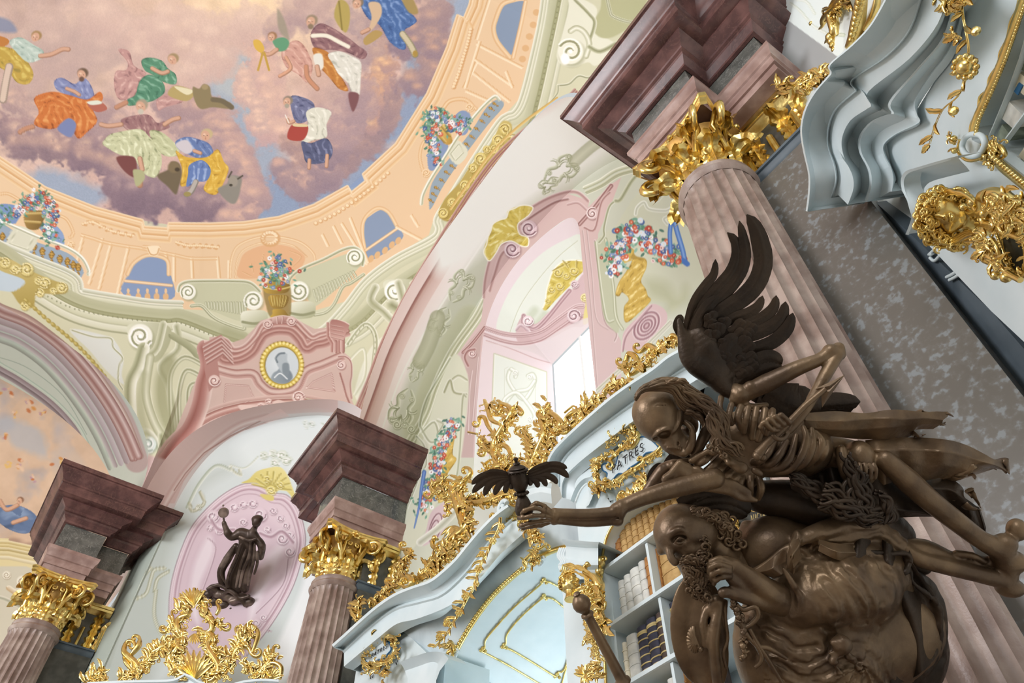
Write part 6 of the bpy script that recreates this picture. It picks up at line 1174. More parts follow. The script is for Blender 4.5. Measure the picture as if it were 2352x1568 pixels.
def f(g):
    for s,r,a,b in (('100,850 50,900 20,980 40,1060 100,1100',22,-.9,.8),('-40,960 0,1060 40,1160 60,1260 20,1360',30,.6,0),('60,1030 160,1060 280,1040 380,1000 460,990',24,.5,.6),('120,1180 70,1280 -20,1340 -100,1420',34,0,.6),('300,1200 420,1180 520,1190 540,1220',16,.8,.8),('-60,880 -160,900 -200,1000',18,.8,.8),('540,1220 600,1290 640,1300',14,0,.8),('560,1250 590,1340 640,1350',14,0,-.8)): g.scroll(s,r,a,b)
    g.crust('60,880 20,980 60,1100 100,1200 40,1340 -60,1420',60,110,21,L=66); g.crust('80,1040 200,1060 320,1020 480,980',60,100,22,L=56); g.crust('-200,1000 -120,920 -40,1000 -80,1150',56,70,23,L=60); g.crust('320,1170 440,1160 520,1190',44,50,24,L=50); g.crust('540,1230 590,1290 640,1370',44,60,25,L=54); g.shell(-40,1250,110,.4,2.4,8)
crest('gilded_crest','mass of gold scrollwork at the cornice top behind the winged hourglass','ornament',PY(2.92),TA,f)
TB=(760,1250,.2028)
def f(g):
    for s,r,a,b in (('980,420 1060,340 1160,200 1240,120',30,.8,.8),('1240,240 1220,140 1270,60',26,.5,-.8)): g.scroll(s,r,a,b)
    g.crust('960,400 1060,330 1180,230 1260,120 1420,20',90,130,31,L=90)
crest('gilded_foliage','dark gold acanthus spray lying on the middle of the sweeping cornice','ornament',PY(2.85),TB,f,mat='gold')
def f(g):
    for s,r,a,b in (('700,480 640,440 640,400 720,390',22,0,1.),('780,470 830,380 890,370 920,440 880,480',26,.6,1.),('700,360 740,300 790,230 850,160 900,120 890,60 830,60',24,0,1.),('620,560 540,620 500,680',22,.6,.6),('780,260 830,250',18,.5,.8)): g.scroll(s,r,a,b)
    g.crust('460,700 540,620 640,540 720,420 800,300',60,120,32,L=70); g.crust('800,280 860,180 880,80',50,50,33,L=60)
crest('gilded_foliage','pale gold curling sprig beside the dark pilaster on the left half of the cornice','ornament',PY(2.75),TB,f)
def f(g):
    g.crust('280,860 310,740 340,620',34,40,34,L=80); g.scroll('290,880 320,780 340,600',18,0,0)
crest('gilded_foliage','slim gold sprig at the left end of the sweeping cornice','ornament',PY(2.68),TB,f)
def f(g):
    for s,r,a,b in (('470,600 440,680 400,760 330,800',9,.6,.8),('560,480 500,560 440,600',8,.8,.8)): g.scroll(s,r,a,b)
    g.crust('1440,870 1460,840 1500,815 1550,785'.replace(' ',' ') if False else '0,0 1,1',1,0)
TC=(1200,350,.3826)
def f(g):
    for s,r,a,b in (('720,1190 760,1160 820,1190 860,1150 960,1130',16,.8,.6),('620,1260 640,1210 680,1230 700,1290 660,1330',15,.9,.9),('700,1290 760,1270 750,1230',13,.7,.9),('870,1150 900,1100 930,1110',12,.6,.9)): g.scroll(s,r,a,b)
    g.crust('610,1240 660,1290 740,1270 800,1190 900,1150 960,1120',34,90,41,L=46)
crest('gilded_foliage','gold acanthus spray on the cornice directly left of the bronze wing','ornament',PY(2.62),TC,f)
def f(g):
    for s,r,a,b in (('480,1480 500,1430 540,1400 550,1360',14,.6,0),('560,1440 590,1400 630,1380',12,.7,.6),('430,1510 450,1490',9,.5,.6)): g.scroll(s,r,a,b)
    g.crust('420,1520 490,1450 550,1400 640,1370',26,70,42,L=44)
crest('gilded_foliage','small gold leaf sprays on the cornice above the PATRES plaque','ornament',PY(2.6),TC,f)
# ---- garland hanging over the cornice --------------------------------------------------
def garland(label,pl,T,stem,seed,w,n=26,fl=7,off=.06,L=30):
    e=empty('gilded_garland',label,'garland',tuple(pl.at(*tr([pp(stem)[0]],T)[0])))
    g=G(pl,off,T); g.line(stem,[w*.3,w*.22,w*.16]); g.line([(x+w*.5,y-w*.1) for x,y in pp(stem)],[w*.2,w*.12]); g.build('stem','gold',e,smooth=80)
    q=resamp(cat(pp(stem),4),60); rg=random.Random(seed)
    for j in range(n):
        i=int((j+.5)/n*59); d=q[min(i+1,59)]-q[max(i-1,0)]; a=math.atan2(d[1],d[0])+(1 if j%2 else -1)*rg.uniform(.5,1.2); g=G(pl,off*rg.uniform(.8,1.3),T); g.leaf(q[i][0],q[i][1],a,L*rg.uniform(.8,1.4),L*.26,curl=.7,lobes=2,bend=rg.uniform(-.6,.6)); g.build('leaf','gold',e,smooth=80)
    for j in range(fl):
        i=int((j+.5)/fl*57)+1; g=G(pl,off*1.5,T); g.flower(q[i][0]+rg.gauss(0,w*.6),q[i][1]+rg.gauss(0,w*.5),w*rg.uniform(.9,1.25)); g.build('flower','gold',e)
    return e
garland('gilded flower garland hanging from the volute down the sweeping cornice',PY(2.8),(1050,850,.287),'340,1180 330,1260 300,1330 260,1400 230,1470 180,1560 150,1650 120,1750 60,1850 10,1950 -40,2020 -90,2110 -190,2220',51,30,34,9,L=62)
g=G(PY(2.86),.05); m=MB(); m.tube(spiral_pts(PY(2.8).at(1153,1166),(1,0,0),(0,0,1),.075,1.3,n=22),.022,8); bz=m.build('volute_knob','case_white',bc,smooth=80)
# ---- diagonal niche: tall gold crest in front of the oval --------------------------------
TD=(200,1330,.357); DP=Pl(ND,-7.75)
DP=Pl(-ND,7.75)
def f(g):
    for s,r,a,b in (('640,640 690,540 740,540 760,640',10,0,0),('560,600 530,520 590,440 580,380 640,340',20,-.8,0),('820,640 850,560 780,440 810,370 740,340',20,.8,0),('640,350 590,330 590,260 650,230 620,190',17,0,.7),('740,350 800,330 800,260 740,220 760,170',17,0,-.7),('590,280 540,300 520,330',14,0,1.),('800,280 850,270 870,310',14,0,-1.),('560,270 545,220',10,0,.9),('830,230 850,190 835,160',10,0,.9),
                    ('690,150 690,60',14,0,0),('330,640 330,560 280,510 240,470 245,420',17,0,1.),('280,490 330,430 340,390',14,0,-.8),('240,520 260,545 300,600',12,.8,0),('400,560 420,480 470,450 490,410 500,400',15,.8,1.),('940,560 950,480 1000,430 1040,440 1060,480',16,.6,-1.1),('1060,480 1090,400 1100,340 1070,300',13,0,-.7),('960,440 990,380 960,340',12,0,.9)): g.scroll(s,r,a,b)
    g.shell(695,640,175,3.75,5.67,9); g.shell(690,170,110,4.0,5.42,7,.08); g.shell(690,350,70,.9,2.2,6,.09)
    g.crust('640,640 560,560 580,440 620,360',46,110,61,L=50); g.crust('740,640 830,560 800,440 760,360',46,110,62,L=50); g.crust('200,660 300,600 400,520 480,430 560,440',44,140,63,L=50); g.crust('840,640 900,560 980,420 1050,340',46,120,64,L=50); g.crust('1000,600 1060,560 1080,620',40,50,65,L=44); g.crust('600,200 690,120 770,180',40,50,66,L=56); g.crust('520,330 600,270 640,230',30,30,67,L=40); g.crust('740,230 820,270 870,300',30,30,68,L=40)
crest('gilded_crest','tall gold rocaille crest with a shell in front of the pink oval niche','ornament',DP,TD,f)
def f(g):
    for s,r,a,b in (('1100,640 1130,580 1180,520 1200,440',14,0,.4),('1240,640 1250,570 1200,540 1150,570 1150,610',14,0,-1.1)): g.scroll(s,r,a,b)
    g.crust('1090,640 1140,560 1190,480',40,60,71,L=46); g.shell(1180,640,90,4.0,6.1,8)
crest('gilded_crest','small gold shell ornament between the tall crest and the middle column','ornament',DP,TD,f)
def f(g):
    g.crust('20,660 60,610 100,600',40,60,72,L=50); g.scroll('10,660 50,620 90,600',12,.5,.8)
crest('gilded_foliage','small gold leaf cluster at the lower left, below the dark green pilaster','ornament',DP,TD,f)
# white cornice tops of the diagonal bookcase, just entering the picture
bd=empty('bookcase','white crown moulding of the bookcase below the tall gold crest','bookcase',tuple(DP.at(450,1568,.0)))
for p_ in ('200,1566 290,1562 380,1560 405,1556 420,1548 424,1545','424,1545 440,1552 455,1562 470,1566','530,1570 560,1562 600,1558 640,1560'):
    m=MB(); m.grid(rows([(p_,DP,.12),([(x,y+5) for x,y in pp(p_)],DP,.12),([(x,y+12) for x,y in pp(p_)],DP,.06),([(x,y+30) for x,y in pp(p_)],DP,.04),([(x,y+120) for x,y in pp(p_)],DP,.0)],40)); m.build('cornice','case_white',bd,smooth=30)
# gilded ornaments right part, front of the NE bookcase
TE=(1750,0,.4466)
bn=empty('bookcase','white bookcase at the upper right with a deep curving cornice','bookcase',(-.2,2.7,-1.6))
R0='660,-60 560,120 460,230 345,330 350,372 330,400 262,480 215,570 197,670 212,780 238,900 236,1000 225,1085'
R1='830,-60 760,150 640,290 465,410 482,462 470,480 380,560 342,650 338,750 372,850 380,930 355,1018'
R2='880,-60 820,150 690,290 510,425 530,490 480,530 405,610 385,690 392,760 420,830 425,920 390,1000'
R3='960,-60 905,120 760,300 548,470 562,540 540,560 455,620 412,710 420,800 465,900 470,970 442,1052'
R4='1000,-40 930,190 800,350 655,520 668,580 640,590 560,625 500,700 500,780 545,870 552,950 527,1036'
R5='1040,-20 970,230 850,400 780,520 790,590 800,630 680,690 618,745 625,800 655,860 668,920 660,985'
R6='1060,-20 1000,260 880,430 800,560 812,640 700,690 640,740 640,790 665,850 690,910 685,940'
G3=rows([(tr(R0,TE),NT,.42),(tr([(x+9,y+2) for x,y in pp(R0)],TE),NT,.43),(tr([(x+18,y+4) for x,y in pp(R0)],TE),NT,.41),([(a[0]*.5+b[0]*.5+5,a[1]*.5+b[1]*.5+3) for a,b in zip(tr(R0,TE),tr(R1,TE))],NT,.31),(tr([(x-8,y-2) for x,y in pp(R1)],TE),NT,.27),(tr(R1,TE),NT,.29),(tr([(x+10,y) for x,y in pp(R1)],TE),NT,.265),(tr(R2,TE),NT,.26),(tr(R3,TE),NT,.25),(tr([(x+4,y) for x,y in pp(R3)],TE),NT,.24),([(a[0]*.5+b[0]*.5,a[1]*.5+b[1]*.5) for a,b in zip(tr(R3,TE),tr(R4,TE))],NT,.14),(tr([(x-4,y) for x,y in pp(R4)],TE),NT,.12),(tr(R4,TE),NT,.155),(tr([(x+12,y+2) for x,y in pp(R4)],TE),NT,.15),([(a[0]*.5+b[0]*.5+4,a[1]*.5+b[1]*.5+3) for a,b in zip(tr(R4,TE),tr(R5,TE))],NT,.07),(tr(R5,TE),NT,.05),(tr([(x+8,y) for x,y in pp(R5)],TE),NT,.06),(tr(R6,TE),NT,.02)],160)
tp=G3[0]+np.array([.5,.5,0.])*.9; m=MB(); m.grid(np.concatenate([tp[None],G3])); m.build('cornice','case_white',bn,smooth=32)
m=MB(); a=G3[:,-1]; b=a+np.array([.22,.22,0]); m.grid([a,b]); m.build('cornice_return','case_white',bn,smooth=30)
fr=tr('1060,-40 1000,260 880,430 800,560 700,690 640,740 665,850 690,940 740,1010 760,1080 800,1200 1180,1600 1500,1900 1700,1900 1700,950 1350,900 1200,780 1080,720 1070,660 1150,480 1240,260 1340,30 1360,-60',TE)
m=MB(); g=G(NT,.01); g.poly(fr,.01,-.3); m=g; m.build('front_panel','case_white',bn,smooth=0)
m=MB(); g=G(NT,.01); g.poly(tr('585,1040 640,1090 760,1200 1180,1600 1700,2200 1500,2300 1000,1700 600,1130 560,1060',TE),-.02,-.32); g.build('side_strip','slate',bn,smooth=0)
# gilded frame of its opening, with books inside
g=G(NT,.04,TE); fp='1070,700 1075,640 1110,570 1120,500 1160,460 1170,400 1215,330 1225,270 1260,200 1280,110 1310,50 1330,-40'
g.line('1085,690 1100,620 1140,530 1190,420 1240,300 1290,160 1335,30 1360,-50',22,flat=(1.2,.7),n=10); g.line(fp,7)
q=resamp(cat(pp('1100,690 1115,620 1155,530 1205,420 1255,300 1305,160 1350,30'),5),44)
for x,y in q: g.ball(g.q(x,y,.085),g.u(g.q(x,y))*11,7)
g.build('gilded_frame','gold',bn,smooth=70)
g=G(NT,.05,TE); g.line('1180,790 1230,850 1290,900 1350,950 1420,1010',24,flat=(1.2,.7),n=10)
for x,y in resamp(pp('1190,810 1260,870 1350,945 1400,990'),16): g.ball(g.q(x,y,.1),g.u(g.q(x,y))*15,8)
g.build('gilded_frame','gold',bn,smooth=70)
g=G(NT,.08,TE); g.line('1085,690 1130,700 1145,745 1115,795 1060,800 1030,760 1045,710',15,closed=True,n=9); g.build('volute','case_white',bn,smooth=80)
g=G(NT,.06,TE); g.line('1020,720 1010,780 1060,825 1130,810 1160,760 1150,700',9,n=8); g.crust('1000,760 980,710 960,720',20,10,4,L=30); g.ball(g.q(985,715,.08),g.u(g.q(985,715))*20,9); g.ball(g.q(990,775,.08),g.u(g.q(990,775))*16,9); g.scroll('1150,820 1190,770 1220,750 1250,790 1240,810',9,.8,.9); g.crust('1150,830 1190,790 1210,740',34,50,82,L=44); g.build('gilded_boss','gold',bn,smooth=80)
m=G(Pl((1,1,0),1.98),0); m.poly(tr('1000,760 1400,-200 2200,-200 2200,1600 1350,1100',TE),0,-.03); m.build('back_board','slate',bn,smooth=0)
for p_ in ('1230,760 1350,600 1500,400','1180,700 1240,560 1340,300 1420,0'): 
    g=G(NT,-.03,TE); g.line(p_,12,flat=(.6,1.4),n=6,k=2); g.build('shelf','case_white',bn,smooth=30)
bk=[('1205,700 1240,730 1280,700 1235,640','book_green','grey-green book end just right of the gilded frame'),('1222,600 1290,660 1348,600 1270,520','book_white','white book spine just right of the gilded frame'),('1280,420 1345,490 1380,420 1320,370','book_cream','cream book with a blue label above the white one'),('1310,340 1350,370 1400,300 1350,270','book_green','dull book spine at the upper right corner of the shelves'),('1320,800 1350,830 1400,760 1360,740','book_cream','cream book on the lower shelf at the right edge'),('1290,840 1330,850 1330,810 1310,800','book_white','pale book at the right edge below the white shelf board')]
for p_,mt,lb in bk:
    g=G(NT,-.05,TE); g.poly(p_,-.04,-.2); o_=tag(g.build('book',mt,smooth=0),lb,'book')
g=G(NT,-.03,TE); g.poly('1295,470 1315,490 1340,440 1320,425',-.035,-.04); o_=g.build('label','plaque_blue',smooth=0); o_.parent=[x for x in COL.objects if x.get('label','').startswith('cream book with a blue')][0]
# lower carved moulding above the bust
S0='1060,850 960,860 860,880 790,890 750,915 735,960 750,1030 775,1110 770,1160 745,1205'; S1='1060,880 960,895 880,915 820,925 790,955 785,1000 805,1060 810,1120 795,1190'
m=MB(); Gs=rows([(tr('1010,800 900,830 800,860 740,880 715,920 722,980 755,1050 768,1110 760,1150 738,1205',TE),NT,.3),(tr('1010,812 905,842 805,872 752,892 730,930 738,985 768,1050 780,1110 772,1160 752,1208',TE),NT,.29),(tr('1030,835 920,862 830,888 780,905 760,940 770,990 792,1050 800,1110 790,1165 765,1200',TE),NT,.2),(tr('1050,855 930,885 850,905 800,925 785,960 795,1010 812,1060 818,1110 805,1165 790,1190',TE),NT,.17),(tr('1070,880 950,910 880,930 840,955 835,1000 845,1040 850,1080',TE),NT,.1)],60)
t_=Gs[0]+np.array([.06,.06,0]); m.grid(np.concatenate([t_[None],Gs])); m.build('console_moulding','case_white',bn,smooth=32)
for p_ in ('870,1310 880,1300 860,1310 900,1275 950,1250 1000,1240','865,1325 890,1340 930,1300 985,1270 1030,1262','950,1425 1000,1395 1050,1330 1085,1270','965,1440 1015,1410 1066,1345 1100,1280'):
    g=G(NT,-.005,TE); g.line(p_,9,n=7); g.build('moulding','case_white',bn,smooth=80)
garland('gilded garland with a sunflower hanging on the white cornice at the upper right',Pl((1,1,0),1.66),TE,'1020,-30 1030,80 1050,180 1060,260 1045,330 1040,420 1000,500 930,560 890,640 860,740',55,15,12,0,off=.1,L=62)
e=[x for x in COL.objects if x.name.startswith('gilded_garland.001')][0]
for x,y,r in ((1045,345,58),): 
    g=G(Pl((1,1,0),1.62),.12,TE)
    for j in range(12): a=j/12*6.283; g.ball(g.q(x+r*math.cos(a),y+r*.95*math.sin(a)),g.u(g.q(x,y))*17,8)
    g.ball(g.q(x,y,.12),g.u(g.q(x,y))*44,12); g.build('sunflower','gold',e,smooth=80)
for x,y in ((1100,160),(985,570)): g=G(Pl((1,1,0),1.62),.1,TE); g.ball(g.q(x,y),g.u(g.q(x,y))*26,8); g.build('bud','gold',e)
g=G(Pl((1,1,0),1.62),.1,TE); g.leaf(860,745,2.2,50,20); g.build('leaf','gold',e,smooth=80); g=G(Pl((1,1,0),1.62),.1,TE); g.leaf(1000,180,2.6,70,22); g.build('leaf','gold',e,smooth=80); g=G(Pl((1,1,0),1.62),.1,TE); g.crust('920,-10 960,20 1020,10',40,50,5,L=50); g.crust('970,160 1000,200',26,16,6,L=40); g.build('leaf_cluster','gold',e,smooth=80)
def f(g):
    for s,r,a,b in (('420,-60 360,60 380,160 350,220 370,290',22,0,0),('430,-40 380,40 330,90 320,130',20,0,.6),('520,-60 500,80 480,180 450,240',26,0,0),('600,-40 580,60 530,150',14,0,0),('380,120 390,180',14,0,0)): g.scroll(s,r,a,b)
    for j in range(9): g.ball(g.q(515-j*7,-20+j*28,.09),g.u(g.q(500,100))*(30-j*1.6),9)
    for j in range(5): g.ball(g.q(352+j*6,190+j*22,.08),g.u(g.q(360,200))*(26-j*4),9)
    g.crust('330,100 380,60 440,-20',30,40,91,L=50)
crest('gilded_pendant','carved gold tassels hanging behind the curved cornice at the top right','ornament',Pl((1,1,0),2.1),TE,f)
def f(g):
    g.scroll('175,430 215,400 250,420 235,470',14,.8,.9); g.crust('190,460 240,430 290,400 330,370',36,70,92,L=50); g.crust('60,440 120,470',20,20,93,L=50)
crest('gilded_foliage','gold leaf sprig between the pilaster capital and the curved cornice','ornament',PY(2.75),TE,f)
# ---- gilded busts ------------------------------------------------------------------------
def bust(label,pl,T,off,hx,hy,r,ang,body,hair,face=(.0,.0),plate=None,seed=1):
    """carved head with curls on a scrolled herm; ang = direction from chin to crown in the photo"""
    e=empty('gilded_bust',label,'sculpture',tuple(pl.at(*tr([(hx,hy)],T)[0],off)))
    g=G(pl,off,T); c=g.q(hx,hy); u=g.u(c); nrm=-pl.n; ca,sa=math.cos(ang),math.sin(ang)
    upv=g.q(hx+ca*10,hy+sa*10)-c; upv/=np.linalg.norm(upv); sd=np.cross(upv,nrm); sd/=np.linalg.norm(sd); fwd=-c/np.linalg.norm(c); fwd=fwd-upv*(fwd@upv); fwd/=np.linalg.norm(fwd); sd=np.cross(fwd,upv); fwd=fwd*math.cos(face[0])+sd*math.sin(face[0]); fwd/=np.linalg.norm(fwd); sd=np.cross(upv,fwd)*-1; R=r*u
    def L(a,b,c_): return c+R*(a*sd+b*upv+c_*fwd)
    ax=np.array([sd,upv,fwd])
    if seed!=4:
     m=MB(); m.ball(L(0,.0,0),(R*.78,R*1.0,R*.85),22,ax); m.ball(L(0,-.55,.18),(R*.5,R*.5,R*.5),16,ax); m.ball(L(0,-.82,.45),(R*.2,R*.18,R*.2),12,ax)       # skull, jaw, chin
     m.tube([L(0,.18,.84),L(0,-.05,.98),L(0,-.2,1.08)],[R*.09,R*.11,R*.14],8); m.ball(L(.1,-.2,.95),R*.09,8); m.ball(L(-.1,-.2,.95),R*.09,8)
     for s_ in (-1,1):
        m.ball(L(s_*.36,.02,.72),(R*.19,R*.1,R*.12),10,ax); m.tube([L(s_*.14,.2,.86),L(s_*.36,.26,.82),L(s_*.56,.16,.66)],R*.06,7); m.ball(L(s_*.42,-.3,.6),(R*.24,R*.22,R*.2),10,ax); m.ball(L(s_*.78,-.05,.05),(R*.1,R*.2,R*.13),9,ax)
     m.tube([L(-.24,-.47,.78),L(0,-.42,.92),L(.24,-.47,.78)],[R*.03,R*.075,R*.03],7); m.tube([L(-.2,-.52,.76),L(0,-.56,.9),L(.2,-.52,.76)],[R*.03,R*.09,R*.03],7)
     m.tube([L(0,-.6,-.1),L(0,-1.2,-.15),L(0,-1.7,-.2)],[R*.45,R*.42,R*.6],14); remesh(m.build('head','gold',e,smooth=180),max(R*.035,.003),3)
    m=MB(); rg=random.Random(seed)
    for j in range(150):
        a=rg.uniform(0,6.28); b=rg.uniform(-.2,1.) ; rr=math.sqrt(max(0,1-b*b)); x=rr*math.cos(a)*.9; z=rr*math.sin(a)*.95; y=b*1.08
        if z>.1 and y<.8 and abs(x)<.8: continue
        p0=L(x,y,z); d=np.array([rg.gauss(0,1) for _ in range(3)]); d/=np.linalg.norm(d); w=np.cross(d,p0-c); w/=np.linalg.norm(w)+1e-9
        m.tube([p0+(d*math.cos(t)+w*math.sin(t))*R*.17*(1-t/9)+(p0-c)*.09*t/5 for t in np.linspace(0,5.5,10)],[R*.09,R*.08,R*.03],6)
    for h in hair: 
        [m.tube([g.q(x+dx+6*math.sin(i_),y+dx*.6+6*math.cos(i_*1.3),off+.01) for i_,(x,y) in enumerate(cat(pp(h),5))],[R*.07,R*.09,R*.04],7) for dx in (-10,0,10)]
    m.build('curled_hair','gold',e,smooth=80)
    g=G(pl,off-.02,T); body(g); g.build('herm_scroll','gold',e,smooth=80)
    if plate:
        g=G(pl,off-.1,T); g.poly(plate[0],off-.06,off-.14,4); g.build('inscribed_cartouche','plaque_dark',e); g=G(pl,off-.06,T); g.line(plate[0],16,closed=True); g.crust(plate[0],24,40,5,L=34); g.build('cartouche_frame','gold',e,smooth=80)
    return e
def bd_(g):
    for s,r,a,b in (('1090,1190 1130,1250 1150,1320 1190,1350',22,0,0),('1130,1230 1160,1310 1200,1340 1220,1400',20,0,0),('1110,1150 1200,1160 1270,1190 1350,1230',20,0,0),('1160,1100 1210,1080 1260,1110 1240,1150',34,.3,.6),('1140,1060 1150,1010 1210,1000 1260,1010',30,.4,.8),('1260,1110 1300,1060 1340,1080',34,.4,.4)): g.scroll(s,r,a,b)
    g.ball(g.q(1200,1415),g.u(g.q(1200,1415))*26,10); g.ball(g.q(1255,1425),g.u(g.q(1255,1425))*30,10); g.line('1180,1230 1215,1290 1225,1350 1260,1400 1330,1440',16); g.crust('1120,1180 1160,1260 1210,1350',50,60,95,L=60); g.crust('1150,1030 1250,1040 1340,1080',60,110,96,L=64)
    for j in range(8): g.ball(g.q(1195+j*5,1170+j*14),g.u(g.q(1200,1200))*10,7)
    g.crust('1150,1130 1250,1140 1350,1160',40,50,97,L=60)
bust('gilded female head with curls tilted sideways on the bookcase at the right edge',NT,TE,.32,975,1105,128,math.pi+.25,bd_,('1080,1190 1000,1230 930,1245 870,1200','880,1050 930,1000 1010,990 1080,1030'),(-.25,0),('1240,1215 1290,1195 1348,1210 1360,1400 1300,1400 1250,1310 1235,1250',),seed=4)
def bd2(g):
    for s,r,a,b in (('340,1060 380,1100 400,1180 410,1260 440,1300',22,0,0),('400,1020 420,1080 400,1160 440,1240',24,0,0),('380,940 430,960 450,1010 430,1060',22,.4,.8),('420,1100 460,1180 470,1260',16,0,0),('360,1220 400,1290 430,1380 440,1460 430,1540',10,0,0)): g.scroll(s,r,a,b)
    g.crust('370,1000 420,1060 430,1160 450,1250',50,110,98,L=60); g.crust('390,1280 430,1360 440,1450 420,1540',30,60,99,L=46); g.shell(365,1520,60,3.2,8.2,13)
TF=(1200,950,.394)
bust('gilded bust with loose hair beside the knob of the bronze staff',YB,TF,.2,275,990,62,-1.75,bd2,('240,930 300,890 380,920 430,980','230,920 260,880 330,900 400,930 450,990','260,920 340,930 380,990 400,1060'),(-1.0,0),None,seed=8)
# dark inscribed oval seen between the two bronze figures
iq=empty('inscribed_plaque','dark oval plaque in a gold frame between skeleton and bearded head','plaque',tuple(PY(2.55).at(1745,1205,.1)))
TG=(1450,1050,.3302); g=G(PY(2.55),.05,TG); ol='740,420 800,370 900,345 990,370 1010,440 980,520 900,580 800,590 745,520'
g.poly(ol,.07,.0,5); g.build('panel','plaque_dark',iq); g=G(PY(2.55),.07,TG); g.line(ol,17,closed=True,n=8); g.crust('730,380 720,480 760,590',34,60,1,L=44); g.crust('800,360 900,330 1000,350 1030,400',30,60,2,L=40); g.poly('790,300 880,300 930,320 860,350 800,340',.09,.05,4); g.build('gilt_frame','gold',iq,smooth=70)
text3d('NICIA',PY(2.55),*tr([(835,475)],TG)[0],*tr([(935,440)],TG)[0],.075,.085,iq,mat='book_gilt'); text3d('Athen',PY(2.55),*tr([(820,530)],TG)[0],*tr([(930,492)],TG)[0],.075,.085,iq,mat='book_gilt')
